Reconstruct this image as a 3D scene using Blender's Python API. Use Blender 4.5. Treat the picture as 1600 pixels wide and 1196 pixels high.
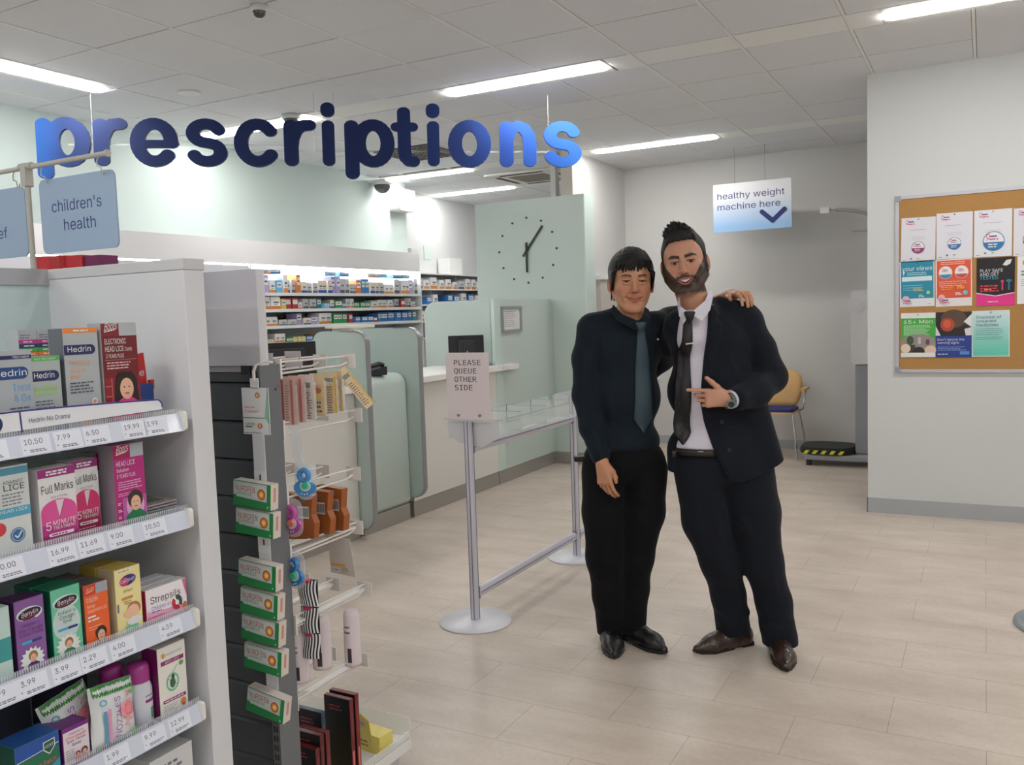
import bpy, math, random
import numpy as np
from mathutils import Vector, Matrix
from mathutils.geometry import delaunay_2d_cdt

for o in list(bpy.data.objects):
    bpy.data.objects.remove(o, do_unlink=True)
SC = bpy.context.scene
COL = SC.collection
PI = math.pi

# ------------------------------------------------------------------ camera
CAM_H = 1.47
FPX, PITCH, ROLL, YAW = 1363.5, 0.0783, -0.0338, 0.4978
_fw = Vector((-math.sin(YAW)*math.cos(PITCH), math.cos(YAW)*math.cos(PITCH), -math.sin(PITCH)))
_r = _fw.cross(Vector((0, 0, 1))).normalized()
_u = _r.cross(_fw)
_R = _r*math.cos(ROLL) + _u*math.sin(ROLL)
_U = -_r*math.sin(ROLL) + _u*math.cos(ROLL)
cd = bpy.data.cameras.new('camera')
cam = bpy.data.objects.new('camera', cd)
COL.objects.link(cam)
cd.sensor_fit = 'HORIZONTAL'
cd.sensor_width = 36.0
cd.lens = FPX/1600.0*36.0
cd.clip_start = 0.02
M = Matrix((( _R.x, _U.x, -_fw.x, 0), (_R.y, _U.y, -_fw.y, 0), (_R.z, _U.z, -_fw.z, CAM_H), (0, 0, 0, 1)))
cam.matrix_world = M
SC.camera = cam

# ------------------------------------------------------------------ world and exposure
w = bpy.data.worlds.new('world')
SC.world = w
w.use_nodes = True
w.node_tree.nodes['Background'].inputs[0].default_value = (0.8, 0.87, 1.0, 1)
w.node_tree.nodes['Background'].inputs[1].default_value = 0.25
SC.view_settings.view_transform = 'Standard'
SC.view_settings.look = 'None'
SC.view_settings.gamma = 1.0
SC.view_settings.exposure = 0.0
SC.view_settings.use_curve_mapping = False
LAMP = 44.0          # strength of the fluorescent diffusers
CEIL = 3.0

# ------------------------------------------------------------------ materials
def lin(c):
    out = []
    for v in c[:3]:
        v = v/255.0
        out.append(v/12.92 if v <= 0.04045 else ((v+0.055)/1.055)**2.4)
    return (out[0], out[1], out[2], 1.0)

_mats = {}
def mat(c, rough=0.55, metal=0.0, emit=0.0, trans=0.0, alpha=1.0, bump=None, noise=None, name=None, coat=0.0, spec=None):
    key = (tuple(c), rough, metal, emit, trans, alpha, bump, noise, coat, spec)
    if key in _mats:
        return _mats[key]
    m = bpy.data.materials.new(name or ('paint_%d_%d_%d' % tuple(c[:3])))
    m.use_nodes = True
    nt = m.node_tree
    b = nt.nodes['Principled BSDF']
    b.inputs['Base Color'].default_value = lin(c)
    b.inputs['Roughness'].default_value = rough
    b.inputs['Metallic'].default_value = metal
    if spec is not None:
        b.inputs['Specular IOR Level'].default_value = spec
    if coat:
        b.inputs['Coat Weight'].default_value = coat
        b.inputs['Coat Roughness'].default_value = 0.1
    if trans:
        b.inputs['Transmission Weight'].default_value = trans
    if alpha < 1:
        b.inputs['Alpha'].default_value = alpha
    if emit:
        b.inputs['Emission Color'].default_value = lin(c)
        b.inputs['Emission Strength'].default_value = emit
    if noise:
        sc, amt = noise
        tc = nt.nodes.new('ShaderNodeTexCoord')
        n = nt.nodes.new('ShaderNodeTexNoise')
        n.inputs['Scale'].default_value = sc
        n.inputs['Detail'].default_value = 5
        nt.links.new(tc.outputs['Object'], n.inputs['Vector'])
        mx = nt.nodes.new('ShaderNodeMix')
        mx.data_type = 'RGBA'
        L = lin(c)
        mx.inputs[6].default_value = tuple(max(0, v*(1-amt)) for v in L[:3]) + (1,)
        mx.inputs[7].default_value = tuple(min(1, v*(1+amt)) for v in L[:3]) + (1,)
        nt.links.new(n.outputs['Fac'], mx.inputs[0])
        nt.links.new(mx.outputs[2], b.inputs['Base Color'])
    if bump:
        sc, st = bump
        tc = nt.nodes.new('ShaderNodeTexCoord')
        n = nt.nodes.new('ShaderNodeTexNoise')
        n.inputs['Scale'].default_value = sc
        n.inputs['Detail'].default_value = 4
        nt.links.new(tc.outputs['Object'], n.inputs['Vector'])
        bp = nt.nodes.new('ShaderNodeBump')
        bp.inputs['Strength'].default_value = st
        bp.inputs['Distance'].default_value = 0.01
        nt.links.new(n.outputs['Fac'], bp.inputs['Height'])
        nt.links.new(bp.outputs['Normal'], b.inputs['Normal'])
    _mats[key] = m
    return m

def clear(c=(245, 248, 248), alpha=0.22, rough=0.08):
    """thin clear plastic: a mostly transparent glossy sheet"""
    return mat(c, rough=rough, alpha=alpha, name='clear_plastic')

WHITE = mat((226, 226, 224), 0.5)
WPAINT = mat((224, 224, 222), 0.45)
BLACK = mat((16, 16, 18), 0.5)
CHROME = mat((200, 200, 203), 0.22, metal=1.0)
STEEL = mat((176, 178, 182), 0.38, metal=0.7)
GREYP = mat((168, 168, 172), 0.4)
MINT = mat((192, 206, 200), 0.28)

# ------------------------------------------------------------------ mesh builder
_fontcache = {}
_fonts = {}
def typeface(name):
    """Blender's own interface fonts; falls back to its built-in letter shapes"""
    if name not in _fonts:
        try:
            import os
            _fonts[name] = bpy.data.fonts.load(os.path.join(bpy.utils.system_resource('DATAFILES', path='fonts'), name))
        except Exception:
            _fonts[name] = None
    return _fonts[name]
_caps = {}
def glyphs(s, bold=0.0, font='Inter.woff2'):
    """flat outline of a string with cap height 1, as (verts, faces, width)"""
    if font not in _caps:
        _caps[font] = 1.0
        v_, f_, w_ = glyphs('H', 0.0, font)
        _fontcache.pop(('H', 0.0, font)); _caps[font] = 1.0/max(q[1] for q in v_)
    key = (s, bold, font)
    if key in _fontcache:
        return _fontcache[key]
    cu = bpy.data.curves.new('t', 'FONT')
    cu.body = s
    cu.size = 1.0
    cu.offset = bold*0.7
    if typeface(font): cu.font = typeface(font)
    cu.resolution_u = 3
    cu.fill_mode = 'NONE'
    ob = bpy.data.objects.new('t', cu)
    COL.objects.link(ob)
    dg = bpy.context.evaluated_depsgraph_get()
    me = ob.evaluated_get(dg).to_mesh()
    P2 = [Vector(v.co[:2]) for v in me.vertices]
    ed = [tuple(e.vertices) for e in me.edges]
    ob.evaluated_get(dg).to_mesh_clear()
    bpy.data.objects.remove(ob, do_unlink=True)
    bpy.data.curves.remove(cu)
    vs, fs = [], []
    if P2:
        # triangulate all outlines together and keep what lies inside (non-zero winding)
        ov, oe, of, *_r_ = delaunay_2d_cdt(P2, ed, [], 0, 1e-6)
        # walk the loops to orient the edges
        adj = {}
        for i, j in ed: adj.setdefault(i, []).append(j); adj.setdefault(j, []).append(i)
        seen = set(); segs = []
        for i in range(len(P2)):
            if i in seen or i not in adj: continue
            loop = [i]; seen.add(i); prev = -1; cur = i
            nxt_ = min(adj[cur]) if cur+1 not in adj[cur] else cur+1
            while nxt_ not in seen:
                loop.append(nxt_); seen.add(nxt_); prev, cur = cur, nxt_
                c_ = [q for q in adj[cur] if q != prev]
                if not c_: break
                nxt_ = c_[0]
            for k_ in range(len(loop)): segs.append((loop[k_], loop[(k_+1) % len(loop)]))
        SA = np.array([P2[i][:] for i, j in segs]); SB = np.array([P2[j][:] for i, j in segs])
        cen = np.array([[sum(ov[q][0] for q in f)/3, sum(ov[q][1] for q in f)/3] for f in of])
        up = (SA[None, :, 1] <= cen[:, None, 1]) & (SB[None, :, 1] > cen[:, None, 1])
        dn = (SA[None, :, 1] > cen[:, None, 1]) & (SB[None, :, 1] <= cen[:, None, 1])
        left = (SB[None, :, 0]-SA[None, :, 0])*(cen[:, None, 1]-SA[None, :, 1])-(cen[:, None, 0]-SA[None, :, 0])*(SB[None, :, 1]-SA[None, :, 1])
        wn = (up & (left > 0)).sum(1)-(dn & (left < 0)).sum(1)
        for f, w_ in zip(of, wn):
            if w_ != 0:
                a_, b_, c_ = (ov[q] for q in f)
                ccw = (b_[0]-a_[0])*(c_[1]-a_[1])-(b_[1]-a_[1])*(c_[0]-a_[0])
                fs.append(tuple(f) if ccw > 0 else tuple(f)[::-1])
        vs = [tuple(v) for v in ov]
    k = _caps[font]
    vs = [(x*k, y*k) for x, y in vs]
    if vs:
        x0 = min(v[0] for v in vs)
        wd = max(v[0] for v in vs) - x0
        vs = [(x-x0, y) for x, y in vs]
    else:
        wd = 1
    _fontcache[key] = (vs, fs, wd)
    return _fontcache[key]

class MB:
    def __init__(self):
        self.v = []; self.f = []; self.m = []; self.mats = []; self.s = []
        self.T = Matrix.Identity(4)
    def mi(self, m):
        if m not in self.mats:
            self.mats.append(m)
        return self.mats.index(m)
    def add(self, vs, fs, m, smooth=False, flip=False):
        b = len(self.v); T = self.T
        ident = T == Matrix.Identity(4)
        for p in vs:
            self.v.append(tuple(p) if ident else tuple(T @ Vector(p)))
        k = self.mi(m)
        for f in fs:
            g = tuple(b+i for i in f)
            if flip: g = g[::-1]
            self.f.append(g); self.m.append(k); self.s.append(smooth)
    def box(self, x0, x1, y0, y1, z0, z1, m, faces=None):
        vs = [(x0,y0,z0),(x1,y0,z0),(x1,y1,z0),(x0,y1,z0),(x0,y0,z1),(x1,y0,z1),(x1,y1,z1),(x0,y1,z1)]
        fs = [(3,2,1,0),(4,5,6,7),(0,1,5,4),(1,2,6,5),(2,3,7,6),(3,0,4,7)]
        self.add(vs, fs, m)
        return self
    def rbox(self, x0, x1, y0, y1, z0, z1, r, m, axis='y', seg=5):
        """box with rounded outline seen along axis"""
        if axis == 'y': a0,a1,b0,b1,c0,c1 = x0,x1,z0,z1,y0,y1
        elif axis == 'x': a0,a1,b0,b1,c0,c1 = y0,y1,z0,z1,x0,x1
        else: a0,a1,b0,b1,c0,c1 = x0,x1,y0,y1,z0,z1
        poly = rrect(a0, b0, a1, b1, r, seg)
        self.prism(poly, c0, c1, m, axis)
        return self
    def prism(self, poly, c0, c1, m, axis='z', smooth=False):
        n = len(poly)
        def P(a, b, c):
            return (a, c, b) if axis == 'y' else ((c, a, b) if axis == 'x' else (a, b, c))
        vs = [P(a, b, c0) for a, b in poly] + [P(a, b, c1) for a, b in poly]
        area = sum(poly[i][0]*poly[(i+1) % n][1]-poly[(i+1) % n][0]*poly[i][1] for i in range(n))
        fs = [tuple(range(n))[::-1], tuple(range(n, 2*n))]
        k = len(self.f)
        fl = (area < 0) ^ (axis == 'y') ^ (c1 < c0)
        self.add(vs, fs, m, False, fl)
        self.add(vs, [(i, (i+1) % n, n+(i+1) % n, n+i) for i in range(n)], m, smooth, fl)
        return self
    def cyl(self, c, r, h, m, axis='z', seg=24, r2=None, smooth=True):
        r2 = r if r2 is None else r2
        c = Vector(c)
        ax = {'x': (Vector((0,1,0)), Vector((0,0,1)), Vector((1,0,0))), 'y': (Vector((0,0,1)), Vector((1,0,0)), Vector((0,1,0))), 'z': (Vector((1,0,0)), Vector((0,1,0)), Vector((0,0,1)))}[axis]
        vs = []
        for k, (rr, hh) in enumerate(((r, 0), (r2, h))):
            for i in range(seg):
                t = 2*PI*i/seg
                vs.append(c + ax[0]*math.cos(t)*rr + ax[1]*math.sin(t)*rr + ax[2]*hh)
        self.add(vs, [tuple(range(seg))[::-1], tuple(range(seg, 2*seg))], m)
        self.add(vs, [(i, (i+1) % seg, seg+(i+1) % seg, seg+i) for i in range(seg)], m, smooth)
        return self
    def lathe(self, prof, m, c=(0,0,0), seg=28, smooth=True):
        vs = []; n = len(prof)
        for i in range(seg):
            t = 2*PI*i/seg
            for r, z in prof:
                vs.append((c[0]+r*math.cos(t), c[1]+r*math.sin(t), c[2]+z))
        fs = []
        for i in range(seg):
            j = (i+1) % seg
            for k in range(n-1):
                fs.append((i*n+k, j*n+k, j*n+k+1, i*n+k+1))
        self.add(vs, fs, m, smooth)
        return self
    def tube(self, pts, r, m, seg=8, closed=False, radii=None, smooth=True):
        P = [Vector(p) for p in pts]; n = len(P)
        rings = []
        up = Vector((0, 0, 1))
        prevn = None
        for i in range(n):
            if closed: d = P[(i+1) % n]-P[i-1]
            else: d = P[min(i+1, n-1)]-P[max(i-1, 0)]
            d.normalize()
            if prevn is None:
                a = up if abs(d.z) < 0.9 else Vector((1, 0, 0))
                nn = d.cross(a).normalized()
            else:
                nn = (prevn - d*prevn.dot(d)).normalized()
            prevn = nn
            bb = d.cross(nn)
            rr = radii[i] if radii else r
            rings.append([P[i]+nn*math.cos(2*PI*k/seg)*rr+bb*math.sin(2*PI*k/seg)*rr for k in range(seg)])
        vs = [p for rg in rings for p in rg]; fs = []
        for i in range(n if closed else n-1):
            j = (i+1) % n
            for k in range(seg):
                l = (k+1) % seg
                fs.append((i*seg+k, i*seg+l, j*seg+l, j*seg+k))
        self.add(vs, fs, m, smooth)
        if not closed:
            self.add(vs, [tuple(range(seg))[::-1], tuple(range((n-1)*seg, n*seg))], m)
        return self
    def bar(self, a, b, w, t, m):
        """flat bar of width w (horizontal) and thickness t between two points"""
        a = Vector(a); b = Vector(b); d = (b-a).normalized()
        s = d.cross(Vector((0, 0, 1)))
        s = s.normalized() if s.length > 1e-4 else Vector((1, 0, 0))
        u = s.cross(d)
        vs = []
        for p in (a, b):
            for i, j in ((-1,-1),(1,-1),(1,1),(-1,1)):
                vs.append(p + s*i*w/2 + u*j*t/2)
        self.add(vs, [(0,1,2,3),(7,6,5,4),(0,4,5,1),(1,5,6,2),(2,6,7,3),(3,7,4,0)], m, flip=False)
        return self
    def face(self, O, U, V):
        return Face(self, O, U, V)
    def build(self, name, parent=None, loc=None, rot=None, bevel=0, sub=0):
        me = bpy.data.meshes.new(name)
        me.from_pydata(self.v, [], self.f)
        for mm in self.mats: me.materials.append(mm)
        me.polygons.foreach_set('material_index', self.m)
        me.polygons.foreach_set('use_smooth', self.s)
        me.update()
        o = bpy.data.objects.new(name, me)
        COL.objects.link(o)
        if parent is not None: o.parent = parent
        if loc is not None: o.location = loc
        if rot is not None: o.rotation_euler = rot
        if bevel:
            b = o.modifiers.new('bevel', 'BEVEL'); b.width = bevel; b.segments = 2; b.limit_method = 'ANGLE'
        if sub:
            b = o.modifiers.new('sub', 'SUBSURF'); b.levels = sub; b.render_levels = sub
        return o

def rrect(a0, b0, a1, b1, r, seg=5):
    out = []
    if not isinstance(r, (tuple, list)): r = (r, r, r, r)
    for (ca, cb, t0, rr) in ((a1-r[0], b0+r[0], -PI/2, r[0]), (a1-r[1], b1-r[1], 0, r[1]), (a0+r[2], b1-r[2], PI/2, r[2]), (a0+r[3], b0+r[3], PI, r[3])):
        if rr <= 0:
            out.append((ca, cb)); continue
        for i in range(seg+1):
            t = t0+PI/2*i/seg
            out.append((ca+rr*math.cos(t), cb+rr*math.sin(t)))
    return out

class Face:
    """print on a face: O lower-left corner, U across, V up (unit vectors); metres"""
    def __init__(self, mb, O, U, V, step=0.00012):
        self.mb = mb; self.O = Vector(O); self.U = Vector(U).normalized(); self.V = Vector(V).normalized()
        self.N = self.U.cross(self.V); self.k = 1; self.step = step
    def p(self, u, v):
        return self.O + self.U*u + self.V*v + self.N*self.step*self.k
    def poly(self, pts, m):
        self.k += 1
        n = len(pts)
        area = sum(pts[i][0]*pts[(i+1) % n][1]-pts[(i+1) % n][0]*pts[i][1] for i in range(n))
        self.mb.add([self.p(*q) for q in pts], [tuple(range(n))], m, flip=area < 0)
        return self
    def rect(self, u0, v0, u1, v1, m):
        return self.poly([(u0,v0),(u1,v0),(u1,v1),(u0,v1)], m)
    def rrect(self, u0, v0, u1, v1, r, m):
        return self.poly(rrect(u0, v0, u1, v1, r, 4), m)
    def ell(self, u, v, ru, rv, m, seg=24, rot=0.0):
        c, s = math.cos(rot), math.sin(rot)
        return self.poly([(u+ru*math.cos(t)*c-rv*math.sin(t)*s, v+ru*math.cos(t)*s+rv*math.sin(t)*c) for t in [2*PI*i/seg for i in range(seg)]], m)
    def ring(self, u, v, r0, r1, m, seg=28, a0=0, a1=2*PI, sy=1.0):
        self.k += 1
        vs = []
        for i in range(seg+1):
            t = a0+(a1-a0)*i/seg
            vs.append(self.p(u+r0*math.cos(t), v+r0*math.sin(t)*sy)); vs.append(self.p(u+r1*math.cos(t), v+r1*math.sin(t)*sy))
        self.mb.add(vs, [(2*i, 2*i+1, 2*i+3, 2*i+2) for i in range(seg)], m)
        return self
    def line(self, u0, v0, u1, v1, w, m):
        d = Vector((u1-u0, v1-v0)); 
        if d.length < 1e-9: return self
        d.normalize(); n = Vector((-d.y, d.x))*w/2
        return self.poly([(u0-n.x, v0-n.y), (u1-n.x, v1-n.y), (u1+n.x, v1+n.y), (u0+n.x, v0+n.y)], m)
    def text(self, s, u, v, h, m, w=None, al='l', bold=0.0, shear=0.0, rot=0.0, sx=1.0, font='Inter.woff2'):
        """cap height h; w forces the width (al: l, c, r)"""
        self.k += 1
        vs, fs, wd = glyphs(s, bold, font)
        k = h*sx
        if w: k = w/wd
        off = {'l': 0, 'c': -wd*k/2, 'r': -wd*k}[al]
        c, sn = math.cos(rot), math.sin(rot)
        out = []
        for x, y in vs:
            a = x*k+off+y*h*shear; b = y*h
            out.append(self.p(u+a*c-b*sn, v+a*sn+b*c))
        self.mb.add(out, fs, m)
        return self
    def lines(self, u, v, w, n, dv, h, m, seed=0, ragged=0.25):
        """rows of small unreadable print"""
        rnd = random.Random(seed); self.k += 1
        for i in range(n):
            x = u
            e = u + w*(1-ragged*rnd.random())
            while x < e-h:
                l = min(e-x, h*(1.5+3.5*rnd.random()))
                self.k -= 1
                self.rect(x, v-i*dv, x+l, v-i*dv+h, m)
                x += l+h*0.7
        self.k += 1
        return self

def empty(name, loc=(0,0,0), rz=0.0):
    o = bpy.data.objects.new(name, None)
    o.empty_display_size = 0.1
    COL.objects.link(o)
    o.location = loc
    o.rotation_euler = (0, 0, rz)
    return o
def tag(o, label, cat, group=None, kind=None):
    o['label'] = label; o['category'] = cat
    if group: o['group'] = group
    if kind: o['kind'] = kind
    return o
def struct(o):
    o['kind'] = 'structure'
    return o
def copy_tree(o, loc=None, rot=None, label=None, group=None):
    c = o.copy(); COL.objects.link(c)
    if loc is not None: c.location = loc
    if rot is not None: c.rotation_euler = rot
    if label: c['label'] = label
    if group: c['group'] = group
    for ch in [x for x in o.children]:
        d = ch.copy(); COL.objects.link(d); d.parent = c
        for g in [x for x in ch.children]:
            e = g.copy(); COL.objects.link(e); e.parent = d
    return c
# ================================================================== ROOM SHELL
def floor_mat():
    m = bpy.data.materials.new('vinyl_floor_tiles'); m.use_nodes = True
    nt = m.node_tree; N = nt.nodes; L = nt.links; b = N['Principled BSDF']
    tc = N.new('ShaderNodeTexCoord')
    mp = N.new('ShaderNodeMapping'); mp.inputs['Location'].default_value = (-0.015+30.0, -0.12+30.0, 0)
    L.new(tc.outputs['Object'], mp.inputs['Vector'])
    br = N.new('ShaderNodeTexBrick')
    br.offset = 0.5; br.offset_frequency = 2
    br.inputs['Scale'].default_value = 1.0
    br.inputs['Brick Width'].default_value = 0.6
    br.inputs['Row Height'].default_value = 0.3
    br.inputs['Mortar Size'].default_value = 0.0013
    br.inputs['Mortar Smooth'].default_value = 0.35
    br.inputs['Color1'].default_value = lin((214, 202, 190))
    br.inputs['Color2'].default_value = lin((211, 199, 187))
    br.inputs['Mortar'].default_value = lin((158, 146, 132))
    L.new(mp.outputs[0], br.inputs['Vector'])
    n1 = N.new('ShaderNodeTexNoise'); n1.inputs['Scale'].default_value = 1.0; n1.inputs['Detail'].default_value = 6; n1.inputs['Roughness'].default_value = 0.62
    st = N.new('ShaderNodeMapping'); st.inputs['Scale'].default_value = (2.2, 5.5, 1)
    L.new(tc.outputs['Object'], st.inputs['Vector']); L.new(st.outputs[0], n1.inputs['Vector'])
    rp = N.new('ShaderNodeValToRGB'); rp.color_ramp.elements[0].position = 0.3; rp.color_ramp.elements[0].color = (0.80, 0.78, 0.755, 1)
    rp.color_ramp.elements[1].position = 0.7; rp.color_ramp.elements[1].color = (1.03, 1.03, 1.03, 1)
    L.new(n1.outputs['Fac'], rp.inputs[0])
    mx = N.new('ShaderNodeMix'); mx.data_type = 'RGBA'; mx.blend_type = 'MULTIPLY'; mx.inputs[0].default_value = 1.0
    L.new(br.outputs['Color'], mx.inputs[6]); L.new(rp.outputs[0], mx.inputs[7])
    n2 = N.new('ShaderNodeTexNoise'); n2.inputs['Scale'].default_value = 55; n2.inputs['Detail'].default_value = 3
    L.new(tc.outputs['Object'], n2.inputs['Vector'])
    rp2 = N.new('ShaderNodeValToRGB'); rp2.color_ramp.elements[0].position = 0.25; rp2.color_ramp.elements[0].color = (0.93, 0.92, 0.91, 1)
    rp2.color_ramp.elements[1].position = 0.6; rp2.color_ramp.elements[1].color = (1, 1, 1, 1)
    L.new(n2.outputs['Fac'], rp2.inputs[0])
    mx2 = N.new('ShaderNodeMix'); mx2.data_type = 'RGBA'; mx2.blend_type = 'MULTIPLY'; mx2.inputs[0].default_value = 1.0
    L.new(mx.outputs[2], mx2.inputs[6]); L.new(rp2.outputs[0], mx2.inputs[7])
    L.new(mx2.outputs[2], b.inputs['Base Color'])
    b.inputs['Roughness'].default_value = 0.36
    b.inputs['Specular IOR Level'].default_value = 0.4
    return m

def plaster(c, name, rough=0.6):
    m = mat(c, rough, bump=(45.0, 0.04), noise=(1.3, 0.02), name=name)
    return m

W_WHITE = plaster((208, 210, 210), 'white_plaster')
W_GREEN = plaster((202, 215, 211), 'mint_wall_paint')
W_BACK = plaster((206, 205, 203), 'warm_white_plaster')
XR, YF, YB = 3.4, -3.0, 9.13

mb = MB(); mb.box(-6.6, XR, YF, 11.2, -0.05, 0.0, floor_mat()); struct(mb.build('floor'))

# ceiling: lay-in tiles on a 0.607 m grid with narrow service strips that carry the lamps
TILE = mat((224, 226, 230), 0.85, bump=(160.0, 0.12), noise=(0.9, 0.03), name='ceiling_tile')
TILE2 = mat((236, 237, 236), 0.8, name='ceiling_strip_tile')
TBACK = mat((64, 63, 62), 0.9, name='ceiling_gap')
TBAR = mat((234, 234, 232), 0.7, name='ceiling_bar')
G = 0.607
xs = [-6.745+G*i for i in range(18)]
ys = [3.27-G*k for k in range(11, 0, -1)] + [3.27, 3.877, 4.484, 5.09, 5.385, 5.99, 6.59, 7.19, 7.79, 8.075, 8.68, 9.285, 9.58, 10.18, 10.8, 11.4]
LIGHTS_X = [  # x0, row index: long fluorescent fittings in the strips
    (-3.285, 5.2375), (-0.50, 5.2375), (-5.63, 5.2375), (2.0, 5.2375),
    (-3.32, 7.9325), (-5.94, 8.02), (-6.2, 9.44)]
rnd = random.Random(4)
cb = MB()
cb.box(-6.6, XR, YF, 11.2, CEIL+0.012, CEIL+0.05, TBACK)
fix = []
for i in range(len(xs)-1):
    for j in range(len(ys)-1):
        x0, x1, y0, y1 = xs[i], xs[i+1], ys[j], ys[j+1]
        strip = (y1-y0) < 0.4
        if strip:
            skip = False
            for lx, ly in LIGHTS_X:
                if y0 < ly < y1 and x1 > lx+0.02 and x0 < lx+1.2-0.02:
                    # cut the tile round the fitting
                    for a0, a1 in ((x0, min(x1, lx)), (max(x0, lx+1.215), x1)):
                        if a1-a0 > 0.03:
                            cb.box(a0+0.003, a1-0.003, y0+0.003, y1-0.004, CEIL, CEIL+0.012, TILE2)
                    skip = True
            if skip: continue
        dz = rnd.uniform(0, 0.003)
        gy = 0.0035 + (0.003 if rnd.random() < 0.3 else 0)
        cb.box(x0+0.0122, x1-0.0115, y0+0.0025, y1-gy-0.0015, CEIL+dz, CEIL+0.012, TILE2 if strip else TILE)
for x in xs[1:-1]:
    prev = YF
    for lx, ly in sorted(LIGHTS_X, key=lambda q: q[1]):
        if lx+0.02 < x < lx+1.2:
            cb.box(x-0.0088, x+0.0088, prev, ly-0.15, CEIL+0.0005, CEIL+0.012, TBAR); prev = ly+0.15
    cb.box(x-0.0088, x+0.0088, prev, 11.2, CEIL+0.0005, CEIL+0.012, TBAR)
struct(cb.build('ceiling'))

def wall(name, x0, x1, y0, y1, m, z0=0, z1=CEIL+0.012):
    b = MB(); b.box(x0, x1, y0, y1, z0, z1, m); return struct(b.build(name))
wall('wall_left', -6.05, -5.85, YF, 8.36, W_GREEN)
wall('wall_left_recess', -6.45, -6.28, 8.36, 11.0, W_WHITE)
wall('wall_left_return', -6.28, -6.05, 8.30, 8.36, W_WHITE)
wall('wall_dispensary_back', -6.45, -3.48, 11.0, 11.2, W_WHITE)
wall('wall_alcove_left', -3.60, -3.48, 7.90, 11.0, W_BACK)
wall('wall_back', -3.48, -0.59, YB, 9.33, W_BACK)
wall('wall_alcove_right', -0.713, -0.59, 6.60, YB, W_BACK)
wall('wall_right_front', -0.713, XR, 6.485, 6.60, W_WHITE)
wall('wall_right', XR, XR+0.2, YF, 6.6, W_WHITE)
wall('wall_behind', -6.05, XR, YF-0.2, YF, W_WHITE)

SK = mat((170, 173, 176), 0.4, name='grey_skirting')
def skirt(name, x0, x1, y0, y1, h=0.105):
    b = MB(); b.box(x0, x1, y0, y1, 0, h, SK); return struct(b.build(name))
skirt('baseboard_right_front', -0.717, XR, 6.477, 6.485)
skirt('baseboard_alcove_right', -0.72, -0.713, 6.477, YB-0.01)
skirt('baseboard_back', -3.48, -0.72, YB-0.012, YB, 0.09)
skirt('baseboard_alcove_left', -3.48, -3.47, 7.90, YB-0.012, 0.09)

# ------------------------------------------------------------------ fluorescent fittings
LAMPM = mat((255, 253, 250), 0.4, emit=LAMP, name='lit_diffuser')
HOUS = mat((228, 227, 220), 0.5, name='lamp_housing')
def fitting(name_label, loc, rz, group=None, L=1.2, W=0.285):
    t = empty('fluorescent_ceiling_light', loc, rz)
    tag(t, name_label, 'ceiling light', group)
    b = MB()
    b.box(0, L, -W/2, -0.062, 0, 0.03, HOUS); b.box(0, L, 0.062, W/2, 0, 0.03, HOUS)
    b.box(0, 0.02, -0.062, 0.062, 0, 0.03, HOUS); b.box(L-0.02, L, -0.062, 0.062, 0, 0.03, HOUS)
    b.build('housing', t)
    d = MB(); d.prism(rrect(0.012, -0.055, L-0.012, 0.055, 0.045, 6), -0.012, 0.006, LAMPM, 'z'); d.build('diffuser', t)
    return t
fitting('long lit ceiling light above the s of the blue hanging letters, before the two men', (-3.285, 5.2375, CEIL), 0)
fitting('lit ceiling light at the top right corner, above the cork notice board', (-0.50, 5.2375, CEIL), 0)
fitting('lit ceiling light seen behind the middle of the blue hanging letters', (-5.63, 5.2375, CEIL), 0)
fitting('lit ceiling light in the alcove, above the man in the dark shirt', (-3.32, 7.9325, CEIL), 0)
fitting('lit ceiling light directly in front of the air conditioning cassette, beside the white wall box', (-5.94, 8.02, CEIL), 0)
fitting('farthest lit ceiling light, behind the air conditioning cassette', (-6.2, 9.44, CEIL), 0)
fitting('lit ceiling light at the left edge, over the mint wall, end pointing right', (-5.02, 2.64, CEIL-0.0), PI/2)
# the lamps of the rest of the shop, behind and beside the camera
OUT = 'ceiling lights over the shop floor behind the camera'
for x, y in ((2.0, 5.2375), (-4.2, -0.4), (-1.6, -0.4), (1.4, -0.4), (0.2, 1.9), (2.3, 2.2), (-1.6, -2.0), (1.4, -2.0), (-4.4, -2.0)):
    fitting('lit ceiling light over the shop floor outside the photograph', (x, y, CEIL-0.001), 0, OUT)

# ------------------------------------------------------------------ ceiling fixtures
def dome(loc, label, r=0.05, body=(60, 60, 62)):
    t = empty('dome_camera', loc); tag(t, label, 'security camera')
    b = MB(); b.lathe([(0, 0), (r*1.15, 0), (r*1.15, -0.018), (r*0.95, -0.03), (0, -0.03)], mat((210, 210, 208), 0.4)); b.build('mount', t)
    b = MB(); b.lathe([(r*0.9, -0.03)]+[(r*0.9*math.cos(a), -0.03-r*0.9*math.sin(a)) for a in [i*PI/16 for i in range(1, 9)]], mat(body, 0.15, coat=0.6)); b.build('lens_dome', t)
    return t
dome((-3.10, 3.27, CEIL), 'small dark dome camera on the ceiling at the top edge of the view', 0.036)
dome((-4.55, 5.07, CEIL-0.0), 'dome camera on the ceiling above the r of the hanging letters', 0.062, (90, 92, 96))
dome((-5.72, 7.75, 2.93), 'dome camera high on the mint wall beside the white wall box', 0.10, (70, 72, 76)).rotation_euler = (0, 0, 0)
b = MB(); b.box(-5.85, -5.62, 7.66, 7.84, 2.93, 2.955, WPAINT); o = b.build('camera_bracket'); tag(o, 'white bracket plate on the mint wall that carries the farthest dome camera', 'bracket')
b = MB(); b.lathe([(0, -0.012), (0.03, -0.012), (0.05, -0.004), (0.072, -0.008), (0.078, 0.0)], mat((214, 218, 214), 0.35)); o = b.build('ceiling_speaker', None, (-4.636, 4.2, CEIL)); tag(o, 'round white ceiling fitting set in a tile above the letters e and s', 'ceiling speaker')
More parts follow.
